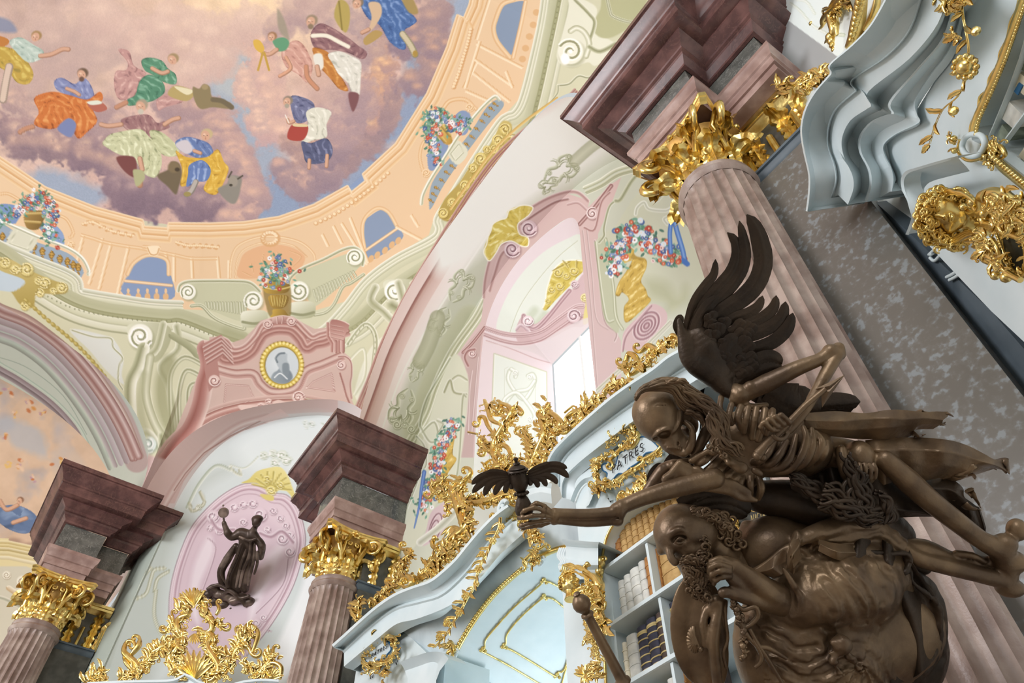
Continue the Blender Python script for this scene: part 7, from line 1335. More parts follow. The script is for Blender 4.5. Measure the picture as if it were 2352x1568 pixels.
# statue in the oval niche
# ================================================================= the two bronze-coloured carved figures in the foreground
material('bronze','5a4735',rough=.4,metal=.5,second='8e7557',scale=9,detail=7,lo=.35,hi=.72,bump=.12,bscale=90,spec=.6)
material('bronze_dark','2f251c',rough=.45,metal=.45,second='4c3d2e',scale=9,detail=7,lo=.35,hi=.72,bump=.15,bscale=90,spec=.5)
D0=2.15; UU=D0/FPX
def cs(x,y,w=0.):
    d=D0*(1+w/FPX); return np.array([(x-1176)/FPX*d,(y-784)/FPX*d,d])      # metres, axes right/down/away
def ws(V): return np.asarray(V,float)@CR
class SDF:
    """sculpting volume; sizes in photo pixels at the figures' distance"""
    def __init__(s,x0,x1,y0,y1,w0,w1,h):
        s.h=h*UU; a=np.minimum.reduce([cs(x,y,w) for x in (x0,x1) for y in (y0,y1) for w in (w0,w1)]); b=np.maximum.reduce([cs(x,y,w) for x in (x0,x1) for y in (y0,y1) for w in (w0,w1)])
        s.ax=[np.arange(a[k],b[k]+s.h,s.h).astype(np.float32) for k in range(3)]; s.D=np.full([len(q) for q in s.ax],1.,np.float32)
    def box(s,lo,hi):
        sl=[]
        for k in range(3):
            i0=max(0,np.searchsorted(s.ax[k],lo[k])-1); i1=min(len(s.ax[k]),np.searchsorted(s.ax[k],hi[k])+1)
            if i1<=i0: return None
            sl.append(slice(i0,i1))
        return tuple(sl)
    def mix(s,sl,d,k,sub):
        D=s.D[sl]; k=max(k,1e-5)
        if sub: h=np.clip(.5-.5*(D+d)/k,0,1); s.D[sl]=D*(1-h)+(-d)*h+k*h*(1-h)
        else: h=np.clip(.5+.5*(D-d)/k,0,1); s.D[sl]=D*(1-h)+d*h-k*h*(1-h)
    def cap(s,a,b,ra,rb,k=3.,sub=False):
        a=cs(*a) if len(a)<=3 and not isinstance(a,np.ndarray) else a; b=cs(*b) if not isinstance(b,np.ndarray) else b; ra*=UU; rb*=UU; k*=UU; m=max(ra,rb)+k+2*s.h
        sl=s.box(np.minimum(a,b)-m,np.maximum(a,b)+m)
        if sl is None: return s
        X=s.ax[0][sl[0]][:,None,None]-a[0]; Y=s.ax[1][sl[1]][None,:,None]-a[1]; Z=s.ax[2][sl[2]][None,None,:]-a[2]; u=b-a; L=float(u@u)+1e-12
        t=np.clip((X*u[0]+Y*u[1]+Z*u[2])/L,0,1); d=np.sqrt((X-t*u[0])**2+(Y-t*u[1])**2+(Z-t*u[2])**2)-(ra+(rb-ra)*t); s.mix(sl,d,k,sub); return s
    def tube(s,p,r,k=3.,sm=4,sub=False):
        """p: list of (x,y,w[,r])"""
        p=cat(np.array(p,float),sm) if sm>1 else np.array(p,float); rr=np.interp(np.linspace(0,1,len(p)),np.linspace(0,1,len(r)),r) if not np.isscalar(r) else np.full(len(p),r)
        Cp=np.array([cs(*q[:3]) for q in p]); R=rr*UU; kk=k*UU; m=R.max()+kk+2*s.h; sl=s.box(Cp.min(0)-m,Cp.max(0)+m)
        if sl is None: return s
        X=s.ax[0][sl[0]][:,None,None]; Y=s.ax[1][sl[1]][None,:,None]; Z=s.ax[2][sl[2]][None,None,:]; D=np.full(s.D[sl].shape,1.,np.float32); T_=[s.ax[c][sl[c]] for c in range(3)]
        for i in range(len(p)-1):
            a,b=Cp[i],Cp[i+1]; mm=max(R[i],R[i+1])+kk+2*s.h; lo=np.minimum(a,b)-mm; hi=np.maximum(a,b)+mm; q=tuple(slice(np.searchsorted(T_[c],lo[c]),np.searchsorted(T_[c],hi[c])) for c in range(3)); u=b-a; L=float(u@u)+1e-12
            x=X[q[0]]-a[0]; y=Y[:,q[1]]-a[1]; z=Z[:,:,q[2]]-a[2]; t=np.clip((x*u[0]+y*u[1]+z*u[2])/L,0,1); D[q]=np.minimum(D[q],np.sqrt((x-t*u[0])**2+(y-t*u[1])**2+(z-t*u[2])**2)-(R[i]+(R[i+1]-R[i])*t))
        s.mix(sl,D,kk,sub); return s
    def ell(s,c,r,k=3.,rot=0.,sub=False,tilt=0.):
        """rot: turn in the picture plane, tilt: about the vertical picture axis"""
        c=cs(*c); r=(np.ones(3)*r if np.isscalar(r) else np.array(r,float))*UU; k*=UU; m=r.max()+k+2*s.h; sl=s.box(c-m,c+m)
        if sl is None: return s
        X=s.ax[0][sl[0]][:,None,None]-c[0]; Y=s.ax[1][sl[1]][None,:,None]-c[1]; Z=s.ax[2][sl[2]][None,None,:]-c[2]
        ca,sa=math.cos(rot),math.sin(rot); x=X*ca+Y*sa; y=-X*sa+Y*ca; z=Z
        if tilt: ct,st=math.cos(tilt),math.sin(tilt); x,z=x*ct+z*st,-x*st+z*ct
        q=np.sqrt((x/r[0])**2+(y/r[1])**2+(z/r[2])**2); q2=np.sqrt((x/r[0]**2)**2+(y/r[1]**2)**2+(z/r[2]**2)**2)+1e-9; s.mix(sl,q*(q-1)/q2,k,sub); return s
    def drape(s,pts,amp,freq,seed=0,reach=90.):
        """soft cloth folds running along the given lines"""
        X,Y=np.meshgrid(s.ax[0],s.ax[1],indexing='ij'); Z=s.ax[2].mean(); px=1176+FPX*X/Z; py=784+FPX*Y/Z; best=np.full(px.shape,1e9); sg=np.zeros(px.shape)
        for f in pts:
            d,g,_=polyd(px,py,cat(np.array(f,float),4)); m=d<best; best=np.where(m,d,best); sg=np.where(m,g,sg)
        w=fbm(px,py,40,3,seed)*7; q=best*sg; v=np.sin(q*freq+w); v=np.sign(v)*np.abs(v)**.8; s.D+=(amp*UU*v*np.clip(1-best/reach,0,1)).astype(np.float32)[:,:,None]; return s
    def mesh(s,name,mat,parent,smooth=1):
        D=s.D; h=s.h; ins=D<0; nx,ny,nz=D.shape; c=np.zeros((nx-1,ny-1,nz-1),np.uint8)
        for i in (0,1):
            for j in (0,1):
                for k in (0,1): c+=ins[i:nx-1+i,j:ny-1+j,k:nz-1+k]
        act=(c>0)&(c<8); idx=np.full(act.shape,-1,np.int64); I=np.argwhere(act); idx[act]=np.arange(len(I)); S=np.zeros((len(I),3)); N=np.zeros(len(I))
        cor=[(i,j,k) for i in (0,1) for j in (0,1) for k in (0,1)]
        for a in cor:
            for ax in range(3):
                if a[ax]: continue
                b=list(a); b[ax]=1; da=D[I[:,0]+a[0],I[:,1]+a[1],I[:,2]+a[2]]; db=D[I[:,0]+b[0],I[:,1]+b[1],I[:,2]+b[2]]; m=(da<0)!=(db<0); t=np.where(m,da/(da-db+1e-20),0)
                p=np.tile(np.array(a,float),(len(I),1)); p[:,ax]+=t; S[m]+=p[m]; N+=m
        V=(S/np.maximum(N,1)[:,None]+I)*h+np.array([q[0] for q in s.ax]); F=[]
        for ax in range(3):
            o=[k for k in range(3) if k!=ax]; A=[slice(None)]*3; Bq=[slice(None)]*3; A[ax]=slice(0,-1); Bq[ax]=slice(1,None); e=ins[tuple(A)]!=ins[tuple(Bq)]; E=np.argwhere(e); E=E[(E[:,o[0]]>0)&(E[:,o[1]]>0)&(E[:,o[0]]<D.shape[o[0]]-1)&(E[:,o[1]]<D.shape[o[1]]-1)]
            flip=ins[E[:,0],E[:,1],E[:,2]]; q=[]
            for da,db in ((0,0),(1,0),(1,1),(0,1)): e2=E.copy(); e2[:,o[0]]-=da; e2[:,o[1]]-=db; q.append(idx[e2[:,0],e2[:,1],e2[:,2]])
            q=np.stack(q,1); fl_=flip^(ax==1); q[fl_]=q[fl_][:,::-1]; F.append(q)
        F=np.vstack(F); F=F[(F>=0).all(1)]
        for _ in range(smooth):
            A=np.zeros_like(V); n=np.zeros(len(V))
            for k in range(4): np.add.at(A,F[:,k],V[F[:,(k+1)%4]]); np.add.at(n,F[:,k],1)
            V=V*.5+.5*A/np.maximum(n,1)[:,None]
        V=ws(V); me=bpy.data.meshes.new(name); me.vertices.add(len(V)); me.vertices.foreach_set('co',V.ravel()); n=len(F); me.loops.add(n*4); me.loops.foreach_set('vertex_index',F.ravel().astype(np.int32)); me.polygons.add(n); me.polygons.foreach_set('loop_start',(np.arange(n)*4).astype(np.int32)); me.polygons.foreach_set('use_smooth',np.ones(n,bool)); me.update(calc_edges=True); me.validate()
        o=bpy.data.objects.new(name,me); me.materials.append(MAT[mat]); link(o,parent)
        if parent is not None and parent.type=='EMPTY': o.matrix_parent_inverse=Matrix.Translation(parent.location).inverted()
        return o
def Pw(x,y,w=0.): return ws(cs(x,y,w))
FW=[1.5]
def feather(m,p,wd,w0=0.,w1=0.,T=(0,0,1.),cup=.25,nu=9,asym=0.,barb=1.):
    """carved feather along a photo path; width in px; w0->w1 depth"""
    p=tr(p,T); p=resamp(cat(p,5),26); wd*=T[2]*FW[0]; F=[];Bk=[]; nrm=-_f
    P3=[Pw(x,y,w0+(w1-w0)*i/25) for i,(x,y) in enumerate(p)]
    for i,c in enumerate(P3):
        t=i/25; d=P3[min(i+1,25)]-P3[max(i-1,0)]; d/=np.linalg.norm(d); sd=np.cross(nrm,d); sd/=np.linalg.norm(sd); n2=np.cross(d,sd)
        w=wd*UU*.5*min(1.,(.55+.9*t))*(1-max(0,(t-.72)/.28)**2.2)**.5 if t<1 else wd*UU*.03
        r=[];b=[]
        for j in range(nu):
            q=j/(nu-1)*2-1; z=w*cup*.6*(1-q*q)+ (w*.1*math.exp(-(q*5)**2)) + barb*w*.035*math.sin(t*70+abs(q)*5)*abs(q); v=c+sd*w*(q+asym*(1-q*q))+n2*z; r.append(v); b.append(c+sd*w*(q+asym*(1-q*q))-n2*w*cup*.35*(1-q*q)-n2*.002)
        F.append(r);Bk.append(b)
    m.grid(F); m.grid([r[::-1] for r in Bk]); m.grid([[a,b] for a,b in zip([r[0] for r in F],[r[0] for r in Bk])]); m.grid([[b,a] for a,b in zip([r[-1] for r in F],[r[-1] for r in Bk])]); m.grid([F[-1],Bk[-1]])
def strands(m,A,Bc,n,r,w,seed=1,wav=3.,T=(0,0,1.),wdepth=0.,freq=3.):
    """hair locks running between two border curves"""
    rg=random.Random(seed); a=resamp(cat(tr(A,T),5),26); b=resamp(cat(tr(Bc,T),5),26)
    for j in range(n):
        t=(j+.5)/n; ph=rg.random()*6.28; am=wav*rg.uniform(.5,1.2); q=a*(1-t)+b*t; d=np.gradient(q,axis=0); d/=np.linalg.norm(d,axis=1)[:,None]+1e-9; s=np.linspace(0,1,26); off=am*np.sin(s*freq*6.28+ph)
        q=q+np.stack([-d[:,1],d[:,0]],1)*off[:,None]; ww=w-14*math.sin(math.pi*t)+rg.gauss(0,2); e=rg.uniform(.82,1.); k=int(26*e)
        m.tube([Pw(x,y,ww+wdepth*ss+2*math.cos(ss*15+ph)) for (x,y),ss in zip(q[:k],s[:k])],[r*.6*UU,r*UU,r*1.05*UU,r*.9*UU,r*.35*UU],7)
def curls(m,pts,R,n,w,seed=1,r=3.2,T=(0,0,1.),spread=None):
    """carved corkscrew curls scattered along a path"""
    rg=random.Random(seed); q=resamp(cat(tr(pts,T),5),60); sp=spread or R
    for j in range(n):
        c=q[rg.randrange(60)]; x=c[0]+rg.gauss(0,sp*.5); y=c[1]+rg.gauss(0,sp*.5); a0=rg.random()*6.28; h=rg.choice((-1,1)); rr=R*rg.uniform(.3,.6); ww=w+rg.uniform(-12,10)
        m.tube([Pw(x+rr*(1-.6*t)*math.cos(a0+h*t*6.5),y+rr*(1-.6*t)*math.sin(a0+h*t*6.5),ww-10*t) for t in np.linspace(0,1,14)],[r*.5*UU,r*UU,r*UU,r*.4*UU],6)
TZ=(1430,830,.2359)     # frame of reference for the rib cage
def z7(x,y,w=0.): return (TZ[0]+x*TZ[2],TZ[1]+y*TZ[2],w)
sk=empty('skeleton_sculpture','winged skeleton of dark bronze colour leaning over and reaching out to the left','sculpture',tuple(Pw(1850,1250,60)))
# ---- skull
S=SDF(1440,1612,880,1066,-90,75,1.35)
S.ell((1508,948,0),(56,56,58),4); S.ell((1516,975,-8),(50,42,50),14,rot=.5); S.ell((1566,950,14),(30,34,34),10); S.ell((1582,975,24),(22,28,26),8)
S.ell(z7(470,790,-22),(27,24,30),8,rot=.6); S.ell(z7(570,800,-22),(24,24,22),7); S.ell(z7(520,850,-24),(22,14,20),6,rot=.5); S.ell((1545,995,-14),(24,22,30),10)
S.tube([(1500,1006,-38),(1514,992,-56),(1534,984,-56),(1550,990,-44)],[3,6,6.5,5],4)
S.tube([(1541,992,-50),(1552,984,-50),(1560,968,-46),(1562,943,-40)],[5.5,4,3.6,4],3)
S.tube([z7(585,893,-34),z7(650,845,-44),z7(682,745,-46),z7(665,650,-40),z7(610,590,-30)],[10,9,8,8,6],4); S.tube([z7(585,893,-34),z7(530,880,-38),z7(470,850,-32)],[9,7,6],4); S.ell(z7(588,890,-38),(11,9,12),4)
S.ell((1527,999,-56),(15,10,20),3,rot=-.3,sub=True); S.ell((1508,1010,-46),(7,7,16),3,sub=True); S.ell(z7(405,815,-52),(4.5,9,12),2,rot=.5,sub=True); S.ell((1570,984,-20),(9,6,95),3,rot=.4,sub=True); S.ell(z7(545,800,-50),(3,4.5,8),1,sub=True)
for j in range(8): t=j/7; S.ell(z7(440+t*125,838+t*18-14*math.sin(t*3),-46-4*math.sin(t*3)),(2.4,4.2,3.4),1.2,rot=.3)
S.tube([z7(430,850,-48),z7(500,862,-52),z7(570,868,-48)],1.1,1,sub=True)
S.tube([(1462,960,-34),(1490,935,-54),(1530,930,-50)],1.,1.5,sub=True)
S.mesh('skull','bronze',sk,2)
m=MB(); strands(m,'130,330 200,235 350,180 520,160 600,190 700,280 800,330 880,420 940,540 960,640','120,380 200,300 330,270 470,300 540,420 620,480 720,500 800,560 860,660 880,760',19,4.,-56,2,2.2,TZ,20)
strands(m,'420,190 520,165 600,175 660,215','420,230 500,220 590,210 668,222',6,3.4,-64,5,1.,TZ); strands(m,'560,230 700,290 830,360 930,430 1010,520 1040,640 1000,760 930,830','600,300 700,400 800,480 870,600 900,700 860,800 850,860 860,900',16,4.,-50,6,3.,TZ,-30)
strands(m,'880,430 960,560 1020,680 1060,760 1150,800 1220,940','800,560 860,700 900,820 960,860 1060,900 1160,940',14,4.,-70,7,4.,TZ,-14); curls(m,'860,820 960,890 1060,880',14,9,-80,8,3.2,TZ)
strands(m,'640,440 760,470 830,540 800,640','600,500 700,540 780,620 740,680',8,4.,-40,9,2.,TZ); m.build('hair','bronze',sk,smooth=180)
# ---- rib cage, spine, clavicles
S=SDF(1590,1935,900,1205,-130,110,2.1)
S.ell(z7(1330,800,20),(118,74,74),6,rot=.25); S.ell(z7(1120,1000,10),(62,60,56),10,rot=.6); S.ell(z7(1700,830,20),(80,70,70),14); 
S.tube([z7(840,640,-10),z7(760,800,-20),z7(700,900,-20)],[15,12,12],6)                       # neck towards the shoulder
up=[('1060,420 1035,520 1060,600',7),('1150,440 1120,540 1150,640',8),('1220,450 1200,560 1180,680',8),('1300,455 1280,580 1260,740',8),('1385,470 1365,600 1320,760',8),('1460,480 1450,560 1400,700',8)]
for p,r in up: q=pp(p); S.tube([z7(x,y,-44-24*math.sin(math.pi*(i+.4)/3)) for i,(x,y) in enumerate(q)],r,2.5)
arcs=['1255,985 1340,960 1420,880 1480,780','1300,1015 1440,990 1530,900 1600,780','1370,1050 1520,1030 1630,930 1690,720','1500,1080 1620,1050 1730,930 1790,760 1760,640','1640,1065 1770,980 1850,820 1840,660','1790,1020 1880,920 1940,790 1880,690','1890,990 1960,890 1985,780']
for k,p in enumerate(arcs): q=pp(p); n=len(q); S.tube([z7(x,y,-30-40*math.sin(math.pi*(i+.3)/(n))) for i,(x,y) in enumerate(q)],[6.5,9.5,9,6],2.,6)
lw=['880,880 800,960 720,1010','950,930 870,1020 800,1070','1010,980 930,1070 860,1125','1090,1040 1000,1120 930,1165','1150,1080 1080,1140 1010,1185','1180,1100 1140,1180 1150,1250','1245,1100 1240,1200 1245,1290','1320,1130 1350,1230 1320,1330']
for p in lw: q=pp(p); S.tube([z7(x,y,-48+12*abs(i-1)) for i,(x,y) in enumerate(q)],[8,9,7],2.,5)
S.tube([z7(960,880,-62),z7(1060,980,-66),z7(1160,1040,-66)],[8,11,12],4); S.ell(z7(1150,1030,-70),(16,13,10),4); S.ell(z7(1310,1075,-66),(15,8,8),3,rot=.5); S.ell(z7(1040,980,-72),(9,8,8),3)
S.tube([z7(960,350,-30),z7(950,450,-50),z7(1000,560,-60),z7(1030,700,-66),z7(980,820,-64)],[7,6,5,5,5],3); S.tube([z7(680,960,-40),z7(780,900,-52),z7(850,860,-60)],[9,6,7],3)
S.ell(z7(880,880,-60),(10,9,9),3)
S.mesh('rib_cage','bronze',sk,1)
# cloth over the reaching shoulder
def cloth(name,mat,parent,rows_,th=3.,folds=0,T=(0,0,1.),amp=0.,n=60,seed=1):
    """carved cloth: rows of (photo polyline, depths) lofted, with fold waves and real thickness"""
    R=[]
    for p,w in rows_:
        p=cat(tr(p,T),5); ww=np.interp(np.linspace(0,1,len(p)),np.linspace(0,1,len(w)),w) if not np.isscalar(w) else np.full(len(p),w); R.append(resamp(np.stack([p[:,0],p[:,1],ww],1),n))
    R=np.array(R); k=len(R)
    M=36; R=np.stack([[np.interp(np.linspace(0,k-1,M),range(k),R[:,j,c]) for c in range(3)] for j in range(n)]).transpose(2,0,1)
    if amp:
        x=np.linspace(0,1,n); y=np.linspace(0,1,M)[:,None]; rg=random.Random(seed); f=0
        for q in range(3): f=f+np.sin(x[None]*folds*(1+.35*q)*6.28+rg.random()*6.28+y*2.5*math.sin(q+seed))*(.6**q)
        R[...,2]+=amp*f; 
    G=np.array([[Pw(*v) for v in r] for r in R]); nx=np.gradient(G,axis=0); ny=np.gradient(G,axis=1); N=np.cross(nx,ny); N/=np.linalg.norm(N,axis=2)[...,None]+1e-12
    sg=-1 if (N@_f).mean()<0 else 1; N=N*sg; Bk=G+N*th*UU; m=MB(); m.grid(G); m.grid(Bk[:,::-1]); 
    for e1,e2 in ((G[0],Bk[0]),(G[-1],Bk[-1]),(G[:,0],Bk[:,0]),(G[:,-1],Bk[:,-1])): m.grid([e1,e2])
    return m.build(name,mat,parent,smooth=60)
S=SDF(1480,1760,1030,1210,-130,60,2.1)
S.tube([z7(500,990,0),z7(400,1060,10),z7(320,1160,14),z7(220,1290,14)],[10,17,16,9],6); S.tube([z7(640,970,-10),z7(500,1000,-10)],[8,11],6)
for p,r in (('560,990 480,1090 420,1150 560,1200 620,1270',9),('600,1010 540,1100 480,1160',7),('640,1020 600,1110 560,1150',7),('700,1050 720,1120 660,1170',7),('740,1060 850,1130 980,1160 1100,1190 1240,1270',9),('760,1100 860,1180 980,1200 1120,1240 1260,1330',9),('600,1180 760,1220 900,1240 1050,1270 1150,1330 1300,1350',9),('560,1060 640,1120 760,1170 900,1190',8)): S.tube([z7(x,y,-52) for x,y in pp(p)],[r,r,r,r*.5],7)
S.ell(z7(620,1100,-40),(34,22,16),8,rot=.6); S.ell(z7(900,1200,-36),(60,14,14),8,rot=.25)
S.tube([z7(420,1150,-40),z7(540,1230,-50),z7(610,1270,-56)],[10,12,8],7)
S.mesh('shoulder_cloth','bronze',sk,1)
# ---- reaching arm with bony hand
S=SDF(1185,1640,1050,1230,-150,40,1.9)
S.tube([(1640,1098,-50),(1560,1118,-60),(1480,1142,-72),(1425,1166,-82)],[24,21,17,15],4); S.ell((1424,1172,-84),(13,22,17),6); S.ell((1412,1166,-86),(9,10,12),4); S.ell((1418,1196,-84),(13,12,14),5)
S.tube([(1418,1176,-86),(1350,1182,-94),(1290,1180,-102),(1275,1180,-104)],[13,13,12,13],5); S.tube([(1420,1196,-84),(1350,1201,-92),(1290,1196,-100),(1272,1194,-104)],[9,8.5,8,10],4)
S.tube([(1422,1188,-94),(1350,1192,-104),(1285,1189,-110)],2.2,2,sub=True)
S.ell((1272,1186,-104),(9,17,13),5)
fing=[[(1268,1176,-110),(1250,1162,-120),(1232,1156,-124),(1216,1166,-120),(1212,1178,-112)],[(1268,1182,-114),(1248,1172,-130),(1226,1166,-138),(1206,1172,-136),(1196,1180,-124)],[(1268,1188,-112),(1246,1184,-130),(1222,1184,-138),(1202,1188,-130),(1192,1186,-118)],[(1266,1194,-108),(1244,1196,-122),(1220,1200,-126),(1200,1206,-118),(1194,1210,-106)],[(1264,1198,-100),(1242,1206,-104),(1220,1208,-100),(1202,1212,-92),(1196,1206,-84)]]
for f_ in fing:
    S.tube(f_,[5,4.4,5.2,4.2,4.],2.2,4)
    for q in f_[1:4]: S.ell(q,(6.2,5.8,6),2)
S.mesh('reaching_arm','bronze',sk,1)
# ---- bent arm, holding the dart
S=SDF(1660,1950,775,1060,-150,60,1.9)
S.tube([(1706,906,-40),(1760,880,-50),(1830,846,-58),(1880,826,-60),(1905,808,-58)],[18,21,17,14,13],5); S.ell((1700,905,-44),(19,21,20),5); S.ell((1722,888,-50),(13,13,14),5); S.ell((1690,900,-36),(16,20,18),5); S.ell((1908,805,-58),(17,15,16),6); S.ell((1926,798,-54),(13,12,13),6); S.ell((1932,812,-56),(10,14,12),6)
S.tube([(1922,815,-60),(1895,862,-74),(1866,915,-86),(1840,955,-92),(1812,985,-94)],[15,14,11,10,11],4); S.tube([(1915,818,-56),(1885,868,-68),(1858,915,-78)],[7,7,6],3); S.tube([(1690,918,-40),(1720,935,-44),(1760,930,-40)],[14,10,6],6)
S.tube([(1900,822,-76),(1880,862,-88),(1856,908,-98)],2.,2,sub=True)
for k,(x,y) in enumerate(((1752,968),(1763,960),(1776,955),(1790,951))):
    f_=[(1802+k*3,986-k*4,-104),(x+22,y+18,-122),(x+4,y+2,-128),(x-4,y+12,-122),(x+2,y+26,-108)]; S.tube(f_,[6,5.5,5.5,4.6,4.],2.2,4)
    for q in f_[1:4]: S.ell(q,(6.6,6,6.4),2)
S.tube([(1808,992,-96),(1800,1006,-108),(1786,1008,-116),(1776,1000,-116)],[7,6,5.5,5],2.5)
S.mesh('bent_arm','bronze',sk,1)
dt=empty('dart','pointed bronze dart gripped across the ribs by the skeleton','dart',tuple(Pw(1800,985,-112)))
m=MB(); m.tube([Pw(*q) for q in ((1742,1042,-104),(1760,1020,-108),(1800,982,-112),(1850,930,-112),(1895,893,-110))],[11*UU,8*UU,7*UU,6.5*UU,6*UU],10); m.ball(Pw(1740,1046,-104),11*UU,10); m.ball(Pw(1752,1050,-104),9*UU,10); m.build('shaft','bronze',dt,smooth=80)
def blade(m,tip,a,b,th=4.): 
    c=[(tip[i]+a[i]+b[i])/3 for i in range(2)]; P_=[Pw(tip[0],tip[1],-110),Pw(a[0],a[1],-108),Pw(b[0],b[1],-108)]; f_=Pw(c[0],c[1],-116); bk=Pw(c[0],c[1],-102); m.add(P_+[f_,bk],[(0,1,3),(1,2,3),(2,0,3),(1,0,4),(2,1,4),(0,2,4)])
m=MB(); blade(m,(1941,860),(1872,893),(1902,905)); blade(m,(1941,860),(1886,900),(1888,936)); m.build('barbed_head','bronze',dt,smooth=0)
# ---- great wing
T3=(1500,450,.3188); m=MB()
S=SDF(1548,1760,690,930,-60,60,2.1)
S.tube([(1560,735,-10),(1568,770,-12),(1580,815,-14),(1602,838,-16),(1640,862,-20),(1664,890,-26),(1690,905,-30)],[6,12,20,26,28,20,14],10); S.tube([(1585,800,-6),(1600,770,-4),(1620,800,-6),(1660,850,-10),(1700,880,-14)],[18,22,34,26,12],16)
S.mesh('wing_arm','bronze_dark',sk,1)
F_=[('300,1180 240,1000 265,860 310,740 380,640 440,560 450,455',46,2),('310,1170 280,980 350,800 470,660 570,540 610,420 590,320 535,262',64,0),('330,1160 330,950 430,800 560,660 640,540 665,420 650,300 622,178',56,-3),('340,1150 380,980 490,840 640,740 750,620 795,470 770,320 730,210 675,133',92,-8),
    ('330,1150 300,1000 330,900 390,800 470,720',60,-10),('420,1080 480,960 580,880 690,840 760,790 790,718',52,-8),('440,1110 540,990 680,930 800,870 870,800 888,716',58,-10),('460,1140 580,1040 720,1000 850,940 930,870 955,760',64,-12),('480,1170 600,1110 760,1090 880,1040 970,950 1008,842',66,-14),
    ('200,1020 175,940 190,890 205,855',44,0),('250,1100 215,1010 200,930',40,-2)]
for p,w_,d_ in F_: feather(m,p,w_,d_,d_-14,T3)
rg=random.Random(4)
for j in range(46):   # covert feathers
    t=rg.random(); s_=rg.random(); x=300+s_*330+t*60; y=1230-t*330+s_*90; a=-1.1+s_*.9+rg.gauss(0,.12); L=110*rg.uniform(.7,1.2)
    if x>700 or (x<300 and y<900): continue
    feather(m,[(x,y),(x+L*.5*math.cos(a),y+L*.5*math.sin(a)),(x+L*math.cos(a-.25),y+L*math.sin(a-.25))],46,-22-12*s_,-30-12*s_,T3)
for p in ('480,1280 520,1120 560,1040 620,1020','560,1320 600,1220 660,1150 710,1180','600,1360 680,1280 740,1250','640,1280 740,1190 850,1160 930,1210','660,1330 760,1260 860,1230 930,1240','520,1300 560,1200 600,1120 650,1080'): feather(m,p,70,-30,-34,T3)
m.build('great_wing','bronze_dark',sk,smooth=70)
m=MB()
for p,w_ in (('1870,1090 0,0',0),): pass
for p,w_,d_ in (('1762,895 1800,915 1840,925 1870,900',60,10),('1720,900 1780,925 1850,930 1920,925 1976,922',34,20),('1750,930 1830,938 1900,940 1960,938',26,22),('1740,915 1790,935 1850,945',40,16)): feather(m,p,w_,d_,d_+4)
m.build('far_wing','bronze_dark',sk,smooth=70)
m=MB()
for p,w_ in (('1560,1160 1600,1140 1660,1130 1720,1150',36),('1580,1170 1630,1150 1680,1150 1724,1176',34),('1600,1180 1650,1165 1690,1170 1716,1186',30),('1600,1150 1650,1125 1700,1120',30),('1530,1090 1545,1065 1575,1050 1610,1060',34),('1520,1120 1530,1090 1550,1070',30),('1515,1130 1500,1110 1510,1085 1530,1070',24)): feather(m,p,w_,20,24)
m.build('under_wing','bronze_dark',sk,smooth=70)
# ---- pelvis, legs, ragged cloth
TL=(1850,850,.458)
def zl(x,y,w=0.): return (TL[0]+x*TL[2],TL[1]+y*TL[2],w)
S=SDF(1840,2400,960,1400,-110,140,3.)
S.tube([(1850,1040,30),(1900,1040,30),(1960,1045,24)],[40,42,34],16)
S.tube([zl(180,400,-20),zl(190,470,-34),zl(210,540,-30),zl(250,560,-24)],[12,14,12,10],8); S.ell(zl(270,440,-10),(34,40,34),10); S.ell(zl(300,520,-30),(22,26,22),8)
for k in range(4): S.tube([zl(270+k*24,470,-50),zl(276+k*26,500,-56),zl(270+k*26,540,-50)],5,2)
S.tube([zl(400,450,-30),zl(520,560,-34),zl(620,650,-36),zl(760,760,-30),zl(880,850,-20),zl(980,900,-10)],[22,27,25,23,21,26],8); S.tube([zl(410,430,-36),zl(460,520,-44),zl(560,600,-48),zl(700,700,-46)],[10,9,8,6],4)
S.ell(zl(1000,870,-14),(26,24,26),8); S.ell(zl(1060,800,-10),(22,26,22),8); S.ell(zl(1040,960,-6),(30,26,28),8); S.ell(zl(1030,1090,0),(30,22,26),8); S.tube([zl(980,900,-10),zl(1010,1000,-4),zl(1000,1080,0)],[26,24,22],8)
S.tube([zl(480,880,10),zl(560,940,0),zl(700,980,-6),zl(850,1020,-8),zl(980,1050,-6)],[14,20,20,18,20],6); S.tube([zl(440,880,20),zl(600,900,16),zl(760,960,10),zl(900,960,14),zl(1010,980,10)],[20,24,18,14,16],6)
S.tube([zl(760,920,0),zl(840,930,-8),zl(900,960,-4)],[9,8,6],3)
S.mesh('legs','bronze',sk,1)
cloth('ragged_cloth','bronze',sk,[('0,215 150,205 300,215 400,200 480,198 600,210 700,208 716,230',[-20,-30,-20]),('0,250 150,255 300,245 400,240 500,245 600,240 690,250',[-50,-40,-30]),('0,290 120,300 240,300 380,290 500,280 600,270 685,268',[-40,-30,-20]),('0,320 120,330 260,345 400,345 520,335 550,300 640,295',[0,0,0])],6,2,TL,7.)
cloth('ragged_cloth','bronze',sk,[('300,350 450,338 600,338 720,350 800,372 880,410 950,448 1003,452 1018,512',[0,-20,-10]),('300,400 450,400 600,400 720,410 800,430 880,455 960,480 1016,512',[-20,-50,-20]),('300,480 450,470 600,470 720,480 800,500 836,520 830,482 900,488 960,490',[-10,-40,-10]),('330,600 450,560 560,560 650,545 720,540 800,540 836,530',[10,-10,0])],6,3,TL,7.,seed=3)
cloth('ragged_cloth','bronze_dark',sk,[('560,540 650,545 730,545 790,590 800,640 872,692',[10,0,10]),('560,580 640,590 720,600 780,630 830,660 870,692',[-10,-20,0]),('580,640 680,640 760,680 840,740 900,800',[0,0,10]),('600,700 700,720 800,800 900,860',[20,20,20])],6,2,TL,5.,seed=5)
